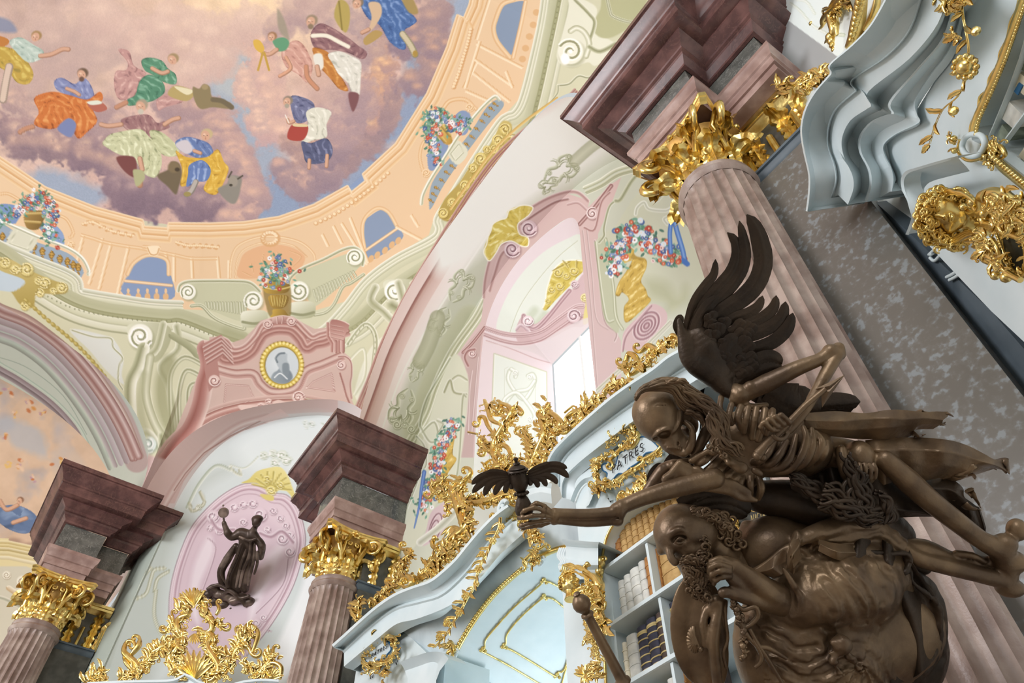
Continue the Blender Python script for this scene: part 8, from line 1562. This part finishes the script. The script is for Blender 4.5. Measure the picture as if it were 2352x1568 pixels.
for p_,w_ in (('560,215 640,225 700,215 740,232',9),('520,300 560,330 600,322',7),('640,255 680,270 700,262',7),('880,440 940,460 1000,450 1022,520',9),('780,500 840,500 900,478 960,500',7),('700,530 760,545 830,520 850,545',8),('760,640 820,690 880,700',8),('820,600 850,640 880,690',7)): S=None; m=MB(); m.tube([Pw(*zl(x,y,-6+8*math.sin(i))) for i,(x,y) in enumerate(cat(pp(p_),5))],[w_*UU,w_*.8*UU,w_*.7*UU,w_*.2*UU],8,flat=(1.5,.6)); m.build('tattered_strip','bronze',sk,smooth=80)
cloth('loin_cloth','bronze_dark',sk,[('-60,480 60,380 200,360 330,380 420,440',[40,30,20]),('-80,560 40,520 160,560 300,600 440,620 560,640',[10,-10,0]),('-60,640 40,700 150,690 300,680 460,700 600,720 640,735',[20,-10,0]),('60,700 160,760 300,740 420,740 560,735 640,735',[40,20,10])],8,3,TL,8.,seed=9)
m=MB(); strands(m,'190,400 215,500 200,600 130,680 70,720','320,560 320,640 360,700 430,730 400,770',15,5.6,-56,21,11.,TL,0,2.2); strands(m,'-80,500 -20,540 60,590 140,660 240,680','-60,560 20,620 100,690 200,740 320,765',13,5.4,-44,23,10.,TL,0,2.); strands(m,'100,560 180,600 260,660 330,720 420,760','60,700 140,720 200,750 300,770 380,780',12,5.4,-60,25,11.,TL,0,2.4); strands(m,'400,640 450,680 455,740 400,770','340,600 380,660 390,720 330,760',8,5.4,-50,26,8.,TL,0,1.4)
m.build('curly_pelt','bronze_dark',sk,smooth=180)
# dark underside joining ribs, pelt and old man
S=SDF(1700,2160,1060,1330,-20,160,3.2)
S.tube([(1740,1140,50),(1820,1150,50),(1900,1170,50),(1990,1190,50),(2060,1230,50)],[36,50,62,56,40],16); S.tube([(1980,1220,60),(2060,1270,60),(2120,1300,60)],[30,26,20],10); S.mesh('torso_underside','bronze_dark',sk,1)
# ---- winged hourglass --------------------------------------------------------------------
hg=empty('winged_hourglass','winged bronze hourglass held out on the skeletal fingertips','hourglass',tuple(Pw(1200,1150,-112)))
top=Pw(1184,1050,-112); bot=Pw(1207,1190,-112); axh=bot-top; LH=np.linalg.norm(axh); axh/=LH
def hl_(prof,nm): m=MB(); m.lathe([(r*UU,t*LH) for r,t in prof],top,28,axis=axh,); m.build(nm,'bronze_dark',hg,smooth=50)
hl_([(0,0),(4.5,.01),(5.5,.035),(3.5,.06),(3,.08),(7,.09),(8,.11),(6,.12),(14,.15),(17,.165),(19,.18),(15,.2),(0,.2)],'lid'); hl_([(0,.19),(22,.2),(23.5,.22),(21,.235),(18,.25),(18.5,.3),(19.5,.38),(18,.46),(13,.53),(8,.565),(0,.57)],'upper_bulb')
hl_([(0,.55),(9,.56),(15,.57),(15.5,.6),(10,.62),(0,.63)],'collar'); hl_([(0,.61),(9,.63),(13,.68),(17,.76),(19.5,.84),(19,.91),(15,.95),(18,.97),(18.5,.99),(0,1.0)],'lower_bulb')
for k in range(14):
    a=k/14*6.283; u1=np.cross(axh,_f); u1/=np.linalg.norm(u1); u2=np.cross(axh,u1); m=MB(); 
    if k==0: mm=MB()
    mm.ball(top+axh*LH*.24+(u1*math.cos(a)+u2*math.sin(a))*20*UU,2.6*UU,6); mm.ball(top+axh*LH*.59+(u1*math.cos(a)+u2*math.sin(a))*14*UU,3.4*UU,6)
mm.build('beading','bronze_dark',hg)
TH=(1080,1020,.268); FW[0]=.92
m=MB()
for p,w_ in (('370,280 260,250 140,260 60,300 12,345',60),('370,290 280,280 160,300 70,360 18,418',62),('370,300 290,300 200,320 150,370 122,440',62),('370,310 310,310 260,340 225,390 208,436',56),('370,320 330,330 310,360 298,420',50),('380,330 360,350 350,385',40),('360,270 270,240 180,235 130,250',46)): feather(m,p,w_,-112,-118,TH)
m.build('left_wing','bronze_dark',hg,smooth=70); m=MB()
for p,w_ in (('490,260 580,220 680,180 760,180 832,205',62),('490,280 590,250 700,210 780,230 846,285',66),('490,290 580,280 660,270 720,300 745,342',58),('490,300 560,290 620,300 640,330 655,362',54),('490,310 540,310 570,330 582,372',50),('480,320 510,330 525,352',40),('500,240 570,200 640,175 680,155',44)): feather(m,p,w_,-112,-118,TH)
m.build('right_wing','bronze_dark',hg,smooth=70); FW[0]=1.5
# ================================================================= the bearded pilgrim below
om=empty('pilgrim_sculpture','bearded pilgrim of dark bronze colour with one hand at his chin','sculpture',tuple(Pw(1850,1450,60)))
TO=(1450,1050,.3302)
def zo(x,y,w=0.): return (TO[0]+x*TO[2],TO[1]+y*TO[2],w)
S=SDF(1490,1710,1140,1400,-110,110,1.5)
S.ell(zo(350,500,0),(62,58,62),4); S.ell(zo(300,540,-10),(46,48,50),10); S.ell(zo(440,520,10),(56,60,60),10)           # cranium
S.ell(zo(400,660,-8),(40,42,46),14); S.ell(zo(430,760,-10),(30,34,36),12)                                                # face
S.tube([zo(205,600,-6),zo(235,590,-22),zo(265,600,-30)],[9,9,8],6)
S.tube([zo(255,560,-38),zo(290,520,-54),zo(345,500,-60),zo(390,530,-54)],[6,7,6,4],5)                                      # brow
S.ell(zo(330,575,-60),(19,10,14),5,rot=-.2,sub=True); S.ell(zo(338,578,-46),(12,8.5,12),2.); S.tube([zo(305,590,-54),zo(335,562,-62),zo(372,572,-56)],[2.4,3,2.2],2); S.tube([zo(305,592,-54),zo(340,598,-60),zo(375,576,-54)],[2,2.6,2],2); S.ell(zo(336,577,-59),(2.6,2.6,3),1,sub=True)
S.tube([zo(262,590,-34),zo(262,640,-46),zo(280,700,-56),zo(302,728,-60)],[7,8,9,9],5); S.ell(zo(325,722,-52),(9,6.5,8),4); S.ell(zo(322,738,-56),(4,2.6,4),1.5,sub=True)
S.ell(zo(215,620,-14),(12,20,16),6,rot=.3); S.ell(zo(405,640,-44),(22,17,17),9); S.ell(zo(470,620,-30),(20,26,20),10); S.tube([zo(395,600,-52),zo(420,590,-48)],3,4)
S.ell(zo(500,600,-34),(10,22,14),6); S.ell(zo(560,540,-14),(9,15,9),4)
S.tube([zo(450,420,-6),zo(530,440,4),zo(600,500,14),zo(620,600,14)],[14,20,22,18],8); S.tube([zo(600,640,10),zo(680,700,20),zo(760,720,30)],[40,40,46],16)
S.mesh('head','bronze',om,2)
m=MB(); curls(m,'420,420 480,400 540,440 620,430 700,480',22,50,-20,31,3.6,TO,14); curls(m,'480,480 560,480 640,520 700,560 720,620',26,60,-10,32,3.8,TO,18); curls(m,'500,560 520,620 500,680 540,700',20,36,-40,33,3.4,TO,10)
strands(m,'420,370 520,360 620,390 700,460 740,560 730,640','430,470 500,430 580,470 620,540 640,620 620,680',16,4.2,-22,34,5.,TO,14,3.); strands(m,'300,690 260,0 0,0',0,0,0,0,0) if False else None
m.build('hair','bronze',om,smooth=180)
m=MB(); strands(m,'360,690 420,680 480,720 510,740','330,745 380,740 430,750 480,790',7,3.2,-70,35,3.,TO); strands(m,'380,760 390,820 430,880 470,920 500,990','500,760 530,820 540,880 540,930 530,985',16,3.8,-66,36,5.,TO,10,3.5); strands(m,'345,760 370,800 390,850 420,890','420,760 440,820 450,880 480,930',9,3.4,-70,37,4.,TO,6,3.); curls(m,'400,840 440,900 480,950 520,970',16,46,-66,38,3.4,TO,12); curls(m,'480,660 510,720 540,780 560,840',20,46,-52,39,3.4,TO,12)
S=SDF(1560,1650,1270,1390,-70,30,2.4); S.tube([zo(430,740,-30),zo(440,820,-30),zo(480,900,-30),zo(510,960,-30)],[24,26,22,14],6); S.mesh('beard_core','bronze',om,1); m.build('beard','bronze',om,smooth=180)
# hand at the chin, forearm and cuff
S=SDF(1590,1850,1250,1430,-150,60,1.7)
S.tube([zo(1120,1010,-40),zo(1000,960,-60),zo(880,880,-76),zo(790,810,-84)],[30,30,25,19],8); S.ell(zo(720,770,-84),(24,20,16),10,rot=.6); S.ell(zo(650,740,-86),(20,17,15),8)
S.tube([zo(1080,1040,-50),zo(900,1000,-70),zo(760,960,-88),zo(660,935,-98)],[24,20,15,11],8); S.ell(zo(640,940,-100),(12,11,11),5); S.tube([zo(790,900,-80),zo(720,860,-88),zo(680,830,-92)],[16,14,10],8)
for f_ in ([zo(690,735,-92),zo(620,705,-104),zo(560,725,-106),zo(540,760,-94)],[zo(680,765,-100),zo(610,745,-112),zo(555,765,-112),zo(540,800,-98)],[zo(680,795,-102),zo(615,790,-113),zo(565,812,-110),zo(555,845,-96)],[zo(680,825,-100),zo(630,830,-108),zo(590,850,-106),zo(575,880,-94)]):
    S.tube(f_,[7.5,6.6,6,5],2.4,4)
    for q in f_[1:3]: S.ell(q,(7.4,7.,7.2),2)
S.mesh('hand','bronze',om,1)
# cape, sleeve, body
S=SDF(1670,2190,1175,1600,-150,180,3.)
S.ell(zo(960,620,20),(80,66,70),12,rot=-.3); S.ell(zo(1080,560,40),(90,44,60),20,rot=.15); S.tube([zo(800,480,40),zo(780,600,20),zo(780,700,10)],[14,14,10],10)
S.tube([zo(830,795,-50),zo(940,740,-60),zo(1030,660,-66),zo(1080,620,-64)],[5,6,6,4],7); S.tube([zo(1150,520,-50),zo(1160,560,-60),zo(1120,640,-70),zo(1080,760,-74)],[5,7,9,7],9); S.tube([zo(1150,520,-40),zo(1110,600,-60),zo(1000,700,-64),zo(860,790,-60)],[5,4,4,4],6)
S.tube([zo(1160,570,-44),zo(1250,540,-40),zo(1380,500,-24),zo(1514,480,-10),zo(1700,500,10),zo(1900,620,20)],[14,20,24,28,26,20],12)
S.ell(zo(1500,760,30),(150,90,90),30,rot=.25); S.ell(zo(1350,900,0),(110,90,90),26,rot=.3); S.ell(zo(1250,950,-20),(70,60,60),20)
S.tube([zo(1180,1000,-40),zo(1300,960,-50),zo(1450,900,-40),zo(1600,900,-10)],[56,64,74,80],24)
S.tube([zo(1060,780,-84),zo(1110,860,-92),zo(1165,960,-92),zo(1165,1080,-84),zo(1120,1105,-76)],[5,7,8,7,5],4)
S.tube([zo(1180,940,-104),zo(1130,1000,-100),zo(1100,1050,-90)],9,8,sub=True); S.ell(zo(1080,1000,-74),(26,26,30),8,sub=True) if False else None
S.ell(zo(1050,1350,10),(110,150,90),30,rot=-.2); S.ell(zo(1300,1400,20),(160,170,110),40); S.ell(zo(1700,1200,60),(160,140,90),40)
S.ell(zo(1460,1300,-104),(22,20,20),6); S.tube([zo(1430,1290,-100),zo(1460,1340,-104),zo(1500,1290,-100)],[10,12,10],5); S.tube([zo(1440,1320,-100),zo(1400,1400,-100),zo(1440,1480,-96)],[7,9,6],5); S.tube([zo(1480,1320,-100),zo(1540,1420,-96),zo(1600,1480,-90)],[7,8,5],5)
Q=lambda t:[zo(x,y)[:2] for x,y in pp(t)]
S.drape([Q('1190,780 1250,880 1270,1000'),Q('1310,700 1420,820 1480,960'),Q('1600,700 1650,850 1640,1000')],3.4,.17,3,60)
S.drape([Q('1190,780 1250,880 1270,1000'),Q('1310,700 1420,820 1480,960')],1.,.5,8,50)
S.drape([Q('880,1150 1000,1230 1160,1200'),Q('930,1330 1100,1400 1430,1310'),Q('980,1480 1150,1500 1450,1340'),Q('1100,1568 1300,1500 1450,1350'),Q('1540,1600 1540,1500 1480,1340'),Q('1700,1600 1640,1500 1500,1340')],4.6,.19,5,70)
S.drape([Q('930,1330 1100,1400 1430,1310'),Q('1100,1568 1300,1500 1450,1350')],1.6,.45,6,60)
S.drape([Q('1160,570 1380,500 1700,500 1900,620'),Q('1300,620 1500,640 1800,700')],2.6,.2,9,50)
S.mesh('robe','bronze',om,1)
for r_ in ([('830,795 900,760 980,700 1050,650 1085,612',[-62,-74,-70]),('870,800 950,785 1020,750 1075,725',[-76,-96,-84]),('990,832 1030,822 1065,800 1090,775',[-80,-92,-84])],[('1150,512 1168,570 1172,640 1185,700',[-52,-84,-80]),('1105,600 1118,660 1120,720 1130,770',[-80,-104,-96]),('1078,700 1085,750 1100,790 1125,815',[-74,-90,-84])],[('1300,560 1380,590 1450,600 1540,612',[-50,-56,-40]),('1310,600 1390,640 1460,660 1560,660',[-70,-84,-60]),('1300,650 1400,700 1480,720 1580,700',[-66,-74,-50])]):
    cloth('collar_fold','bronze',om,r_,5,1,TO,3.)
# wide cloak behind with turned-up edge
TK=(1850,850,.458)
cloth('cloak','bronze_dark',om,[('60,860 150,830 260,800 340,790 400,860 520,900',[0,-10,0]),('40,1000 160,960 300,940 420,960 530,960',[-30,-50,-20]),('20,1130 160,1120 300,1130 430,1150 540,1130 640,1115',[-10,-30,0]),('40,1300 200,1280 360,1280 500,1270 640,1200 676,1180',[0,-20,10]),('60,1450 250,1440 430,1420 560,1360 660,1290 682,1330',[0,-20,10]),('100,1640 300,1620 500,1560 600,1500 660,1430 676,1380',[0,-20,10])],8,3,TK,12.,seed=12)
S=SDF(1840,2190,1190,1600,-70,170,3.4)
S.tube([zl(100,880,-20),zl(250,900,-34),zl(400,920,-30),zl(500,920,-20),zl(530,960,-20),zl(470,1050,-30),zl(440,1060,-30)],[9,8,7,6,6,6,4],8); S.tube([zl(300,930,-40),zl(380,990,-46),zl(460,1050,-44)],[6,9,6],8); S.ell(zl(380,1180,60),(150,120,70),30,rot=.3); S.ell(zl(460,1400,70),(120,130,70),30); S.ell(zl(200,1300,60),(150,180,80),40)
S.tube([zl(500,930,-10),zl(530,1050,-14),zl(600,1120,-10),zl(660,1170,0),zl(672,1290,6),zl(680,1340,8),zl(650,1450,8),zl(600,1520,8)],[8,7,7,8,9,9,9,9],8); S.tube([zl(120,1080,-30),zl(220,1180,-34),zl(300,1300,-20)],[8,12,8],12); S.tube([zl(380,1290,-10),zl(440,1380,-16),zl(560,1440,-4)],[8,12,8],12)
S.drape([[zl(*q)[:2] for q in pp(t)] for t in ('120,1080 250,1180 360,1330','380,1000 480,1150 560,1300','600,1150 620,1300 560,1500','260,1300 300,1450 300,1600')],4.,.13,7,80)
S.mesh('cloak_body','bronze_dark',om,1)
# pilgrim hat hanging at the front, with a shell badge
S=SDF(1540,1700,1330,1640,-110,60,2.1)
S.ell(zo(475,1200,-24),(68,128,16),3,rot=-.1,tilt=.12); S.ell(zo(540,1300,-34),(42,110,24),14,rot=-.12); S.tube([zo(560,1060,-60),zo(590,1000,-66),zo(620,1000,-62)],[14,14,10],8); S.tube([zo(620,1010,-70),zo(590,1140,-74),zo(570,1280,-74),zo(580,1400,-70),zo(600,1560,-66)],[8,12,13,12,12],6); S.tube([zo(660,1000,-66),zo(655,1120,-76),zo(670,1260,-72),zo(640,1360,-72),zo(660,1460,-70)],[4,4,4,4,4],3); S.tube([zo(520,1060,-60),zo(500,1150,-66),zo(505,1300,-66)],[7,9,7],9)
S.ell(zo(1080,0,0),1) if False else None
S.mesh('hat','bronze',om,1)
m=MB()
for j in range(13):
    a=math.radians(100+j*17); x,y=436,1190; m.tube([Pw(*zo(478,1330,-66)),Pw(*zo(440+ (x-440)*.5+18*math.cos(a),1270+34*math.sin(a)*-1,-74)),Pw(*zo(440+46*math.cos(a),1265-88*math.sin(a),-62))],[2.5*UU,4.2*UU,4.4*UU],6)
m.ball(Pw(*zo(480,1335,-66)),7*UU,8); m.build('shell_badge','bronze',om,smooth=80)
m=MB(); rg=random.Random(6)
for j in range(46):
    t=j/46; x=700+55*math.sin(t*3)+t*60+rg.gauss(0,10); y=1000+t*420; m.ball(Pw(*zo(x,y,-88+rg.gauss(0,4))),rg.uniform(4,8)*UU,7)
    if j%3==0: a=rg.random()*6.28; m.tube([Pw(*zo(x,y,-90)),Pw(*zo(x+30*math.cos(a),y+30*math.sin(a),-92))],[4*UU,2*UU],6)
for p in ('820,1190 880,1300 960,1420 1050,1568','870,1320 960,1330 1080,1400','840,1260 900,1360 900,1420 860,1460','760,1150 800,1230 860,1300','730,1020 780,1060 860,1040 880,1110 800,1180 730,1150'): m.tube([Pw(*zo(x,y,-92)) for x,y in cat(pp(p),5)],[5*UU,6*UU,4*UU],7)
m.build('rosary','bronze',om,smooth=80)
# lower robe continuing to the plinth (below the picture)
lo_=Pw(1780,1620,60); m=MB(); m.lathe([(.17,lo_[2]-.02),(.25,lo_[2]-.14),(.3,.4),(.33,.1),(.34,.0)],(lo_[0],lo_[1],0),n=48,flute=lambda an,z:1+.07*np.sin(an*9+z*3)); m.build('lower_robe','bronze',om,smooth=80)
pe=empty('plinth','stone plinth carrying the two bronze figures','plinth',(lo_[0],lo_[1],-1.6)); m=MB(); m.box((lo_[0]-.38,lo_[1]-.38,-1.6),(lo_[0]+.38,lo_[1]+.38,-.12)); m.box((lo_[0]-.42,lo_[1]-.42,-.12),(lo_[0]+.42,lo_[1]+.42,0)); m.build('block','marble_light',pe,smooth=0)
# staff
st=empty('pilgrim_staff','brown turned staff with a round knob standing left of the pilgrim','staff',tuple(Pw(1345,1400,-60)))
a=Pw(1322,1360,-60); b=Pw(1470,1640,-60); ax_=b-a; Ls=np.linalg.norm(ax_); ax_/=Ls; m=MB()
m.lathe([(r*UU,t*UU) for r,t in ((0,-2),(5,0),(9,4),(7,8),(13,12),(19,20),(21,29),(19,38),(12,46),(9,50),(14,53),(15,57),(12,61),(10.5,64),(11,100),(12.5,200),(13,216),(18,220),(19,226),(14,232),(13.5,236),(15,330),(15,900))],a,24,axis=ax_); m.build('turned_shaft','bronze',st,smooth=50)
# ---- face of the gilded bust at the right edge
_D,_U=D0,UU; D0=float(np.dot(NT.at(2185,495,.3),_f)); UU=D0/FPX
def ze(x,y,w=0.): return (TE[0]+x*TE[2],TE[1]+y*TE[2],w)
S=SDF(2105,2270,425,570,-75,75,1.0)
S.ell(ze(925,1105,0),(48,39,40),4,rot=.2); S.ell(ze(975,1120,-12),(30,32,30),10); S.ell(ze(1015,1130,-22),(12,13,13),7); S.ell(ze(960,1060,-18),(15,13,14),8); S.ell(ze(955,1175,-16),(15,13,14),8)
S.tube([ze(1010,1130,10),ze(1070,1150,16),ze(1130,1160,20)],[26,25,28],12)
S.tube([ze(893,1108,-38),ze(915,1110,-43),ze(940,1114,-50)],[3.5,4.5,6],4); S.ell(ze(944,1104,-45),(3.4,3.2,3.6),2); S.ell(ze(941,1126,-45),(3.4,3.2,3.6),2); S.ell(ze(950,1107,-49),(1.4,1.6,3),.6,sub=True); S.ell(ze(948,1122,-49),(1.4,1.6,3),.6,sub=True)
for y0,w0 in ((1072,-36),(1150,-34)):
    S.ell(ze(904,y0,w0-4),(5,10,7),4,sub=True); S.ell(ze(905,y0,w0+2),(4.6,7.5,6),1.2); S.tube([ze(896,y0-20,w0+4),ze(898,y0,w0-5),ze(896,y0+20,w0+4)],[1.6,2.2,1.6],2); S.tube([ze(884,y0-22,w0+4),ze(880,y0,w0-3),ze(886,y0+20,w0+2)],[2,3.4,2],3)
S.tube([ze(968,1096,-38),ze(966,1116,-44),ze(965,1138,-37)],[1.6,3.,1.6],1.5); S.tube([ze(977,1100,-36),ze(979,1118,-42),ze(974,1136,-35)],[1.6,3.4,1.6],1.5); S.tube([ze(972,1092,-41),ze(973,1117,-47),ze(969,1142,-40)],1.,.8,sub=True)
S.mesh('face','gold',[o_ for o_ in COL.objects if o_.get('label','').startswith('gilded female head')][0],2)
m=MB(); curls(m,'1030,1010 950,1000 880,1010 835,1060 818,1115 835,1180 890,1225 960,1245 1040,1235',24,150,-14,71,3.4,TE,15); curls(m,'900,1020 860,1070 850,1120 870,1180',18,40,-34,72,3.,TE,9); m.build('forehead_curls','gold',[o_ for o_ in COL.objects if o_.get('label','').startswith('gilded female head')][0],smooth=80)
D0,UU=_D,_U
# ================================================================= statue in the oval niche
ns=empty('niche_statue','small bronze statue of a robed figure raising a mirror in front of the pink oval','sculpture',tuple(Pl(-ND,8.3).at(540,1400)))
_D,_U=D0,UU
dn=float(np.dot(Pl(-ND,8.35).at(545,1300),_f)); D0=dn; UU=D0/FPX
material('bronze_niche','4a3c33',rough=.4,metal=.4,second='a08d80',scale=4,detail=6,lo=.5,hi=.75)
TNn=(350,900,.426)
def zn(x,y,w=0.): return (TNn[0]+x*TNn[2],TNn[1]+y*TNn[2],w)
S=SDF(450,625,1150,1450,-50,40,1.15)
S.ell(zn(562,702,-14),(10,12,10),3,rot=.3); S.ell(zn(566,684,-8),(13,9,12),4); S.tube([zn(556,725,-8),zn(540,752,-6)],[6,8],5)
S.ell(zn(508,790,-4),(17,20,13),6,rot=.2); S.ell(zn(480,760,-4),(16,12,12),6); S.ell(zn(545,775,-6),(12,11,11),6)
S.tube([zn(470,765,-6),zn(430,780,-10),zn(405,760,-14)],[10,9,8],4); S.tube([zn(408,762,-14),zn(394,730,-14),zn(386,705,-14)],[7,6,5],3)
S.tube([zn(560,790,-8),zn(590,830,-12),zn(584,890,-14)],[9,9,7],4)
S.tube([zn(505,820,0),zn(485,900,2),zn(455,980,4),zn(445,1060,2)],[15,18,20,17],8); S.tube([zn(525,830,-4),zn(520,920,-6),zn(503,1000,-6),zn(500,1060,-4)],[13,13,12,9],5)
S.tube([zn(450,830,4),zn(405,900,6),zn(370,970,4),zn(380,1040,4)],[7,10,9,8],5)
for p in ('530,800 522,880 490,960 470,1050','552,820 548,900 535,960 515,1040','480,820 450,900 410,990 400,1055','505,850 475,940 450,1050','566,860 566,920 550,980','440,840 410,900 375,960 380,1000 410,1050','470,780 520,800 560,790'): S.tube([zn(x,y,-24) for x,y in pp(p)],[2.4,3.6,3.4,2.4],2.5)
S.mesh('figure','bronze_niche',ns,1)
S=SDF(440,625,1340,1450,-40,40,1.3)
for x,y,r in ((330,1060,14),(300,1090,12),(360,1090,14),(400,1100,16),(440,1120,16),(480,1110,15),(520,1130,14),(540,1160,12),(330,1130,12),(380,1150,14),(430,1180,16),(400,1210,14),(470,1180,14),(360,1180,12)): S.ell(zn(x,y,-6),(r,r*.75,r*.8),4)
for p in ('300,1060 350,1040 400,1060 450,1090','380,1090 420,1070 470,1110 520,1100','420,1130 470,1120 500,1150'): S.tube([zn(x,y,-18) for x,y in pp(p)],4,4)
S.mesh('cloud_base','bronze_niche',ns,1)
m=MB(); m.lathe([(0,-.03),(10.8*UU,-.03),(12*UU,0),(10.8*UU,.03),(0,.03)],Pw(*zn(384,650,-16)),24,axis=_f); m.tube([Pw(*zn(384,680,-16)),Pw(*zn(388,715,-14))],2.4*UU,6); m.ball(Pw(*zn(382,612,-16)),2.5*UU,6); m.build('mirror','bronze_niche',ns)
D0,UU=_D,_U
# ================================================================= light and camera
w=bpy.data.worlds.new('daylight'); SC.world=w; w.use_nodes=True
w.node_tree.nodes['Background'].inputs[0].default_value=hl('eef3f6'); w.node_tree.nodes['Background'].inputs[1].default_value=.55
def area(name,loc,target,sx,sy,power,col='ffffff'):
    l=bpy.data.lights.new(name,'AREA'); l.shape='RECTANGLE'; l.size=sx; l.size_y=sy; l.energy=power; l.color=hl(col)[:3]
    o=bpy.data.objects.new(name,l); o.location=loc; d=Vector(target)-Vector(loc); o.rotation_euler=d.to_track_quat('-Z','Y').to_euler(); link(o); return o
# daylight entering by the tall windows of the opposite long wall; the east area light is an added fill
area('window_daylight',(-4.6,-9.8,4.8),(-6.5,2,6.5),4.5,5,860,'fdfbff')
area('east_fill_light',(4.6,-5.5,4.5),(-6,1,6.),4,4.5,400,'fbfbff')
area('far_hall_fill_light',(-16,-7.6,4.5),(-16,-2,9),4,4,260,'fff6ea')  # added fill to brighten the far ceiling, source unseen
area('embrasure_daylight',(-4.35,5.9,1.2),(-4.35,4.2,3.6),1.6,2.4,70,'f4faff')
cam=bpy.data.cameras.new('camera'); co=bpy.data.objects.new('camera',cam); link(co); SC.camera=co
cam.sensor_width=36; cam.sensor_fit='HORIZONTAL'; cam.lens=36*FPX/2352; cam.clip_start=.05; cam.clip_end=200
M=Matrix(((CR[0][0],-CR[1][0],-CR[2][0],0),(CR[0][1],-CR[1][1],-CR[2][1],0),(CR[0][2],-CR[1][2],-CR[2][2],0),(0,0,0,1))); co.matrix_world=M
v=SC.view_settings; v.view_transform='Standard'; v.look='None'; v.gamma=1.; v.use_curve_mapping=False; v.exposure=.34
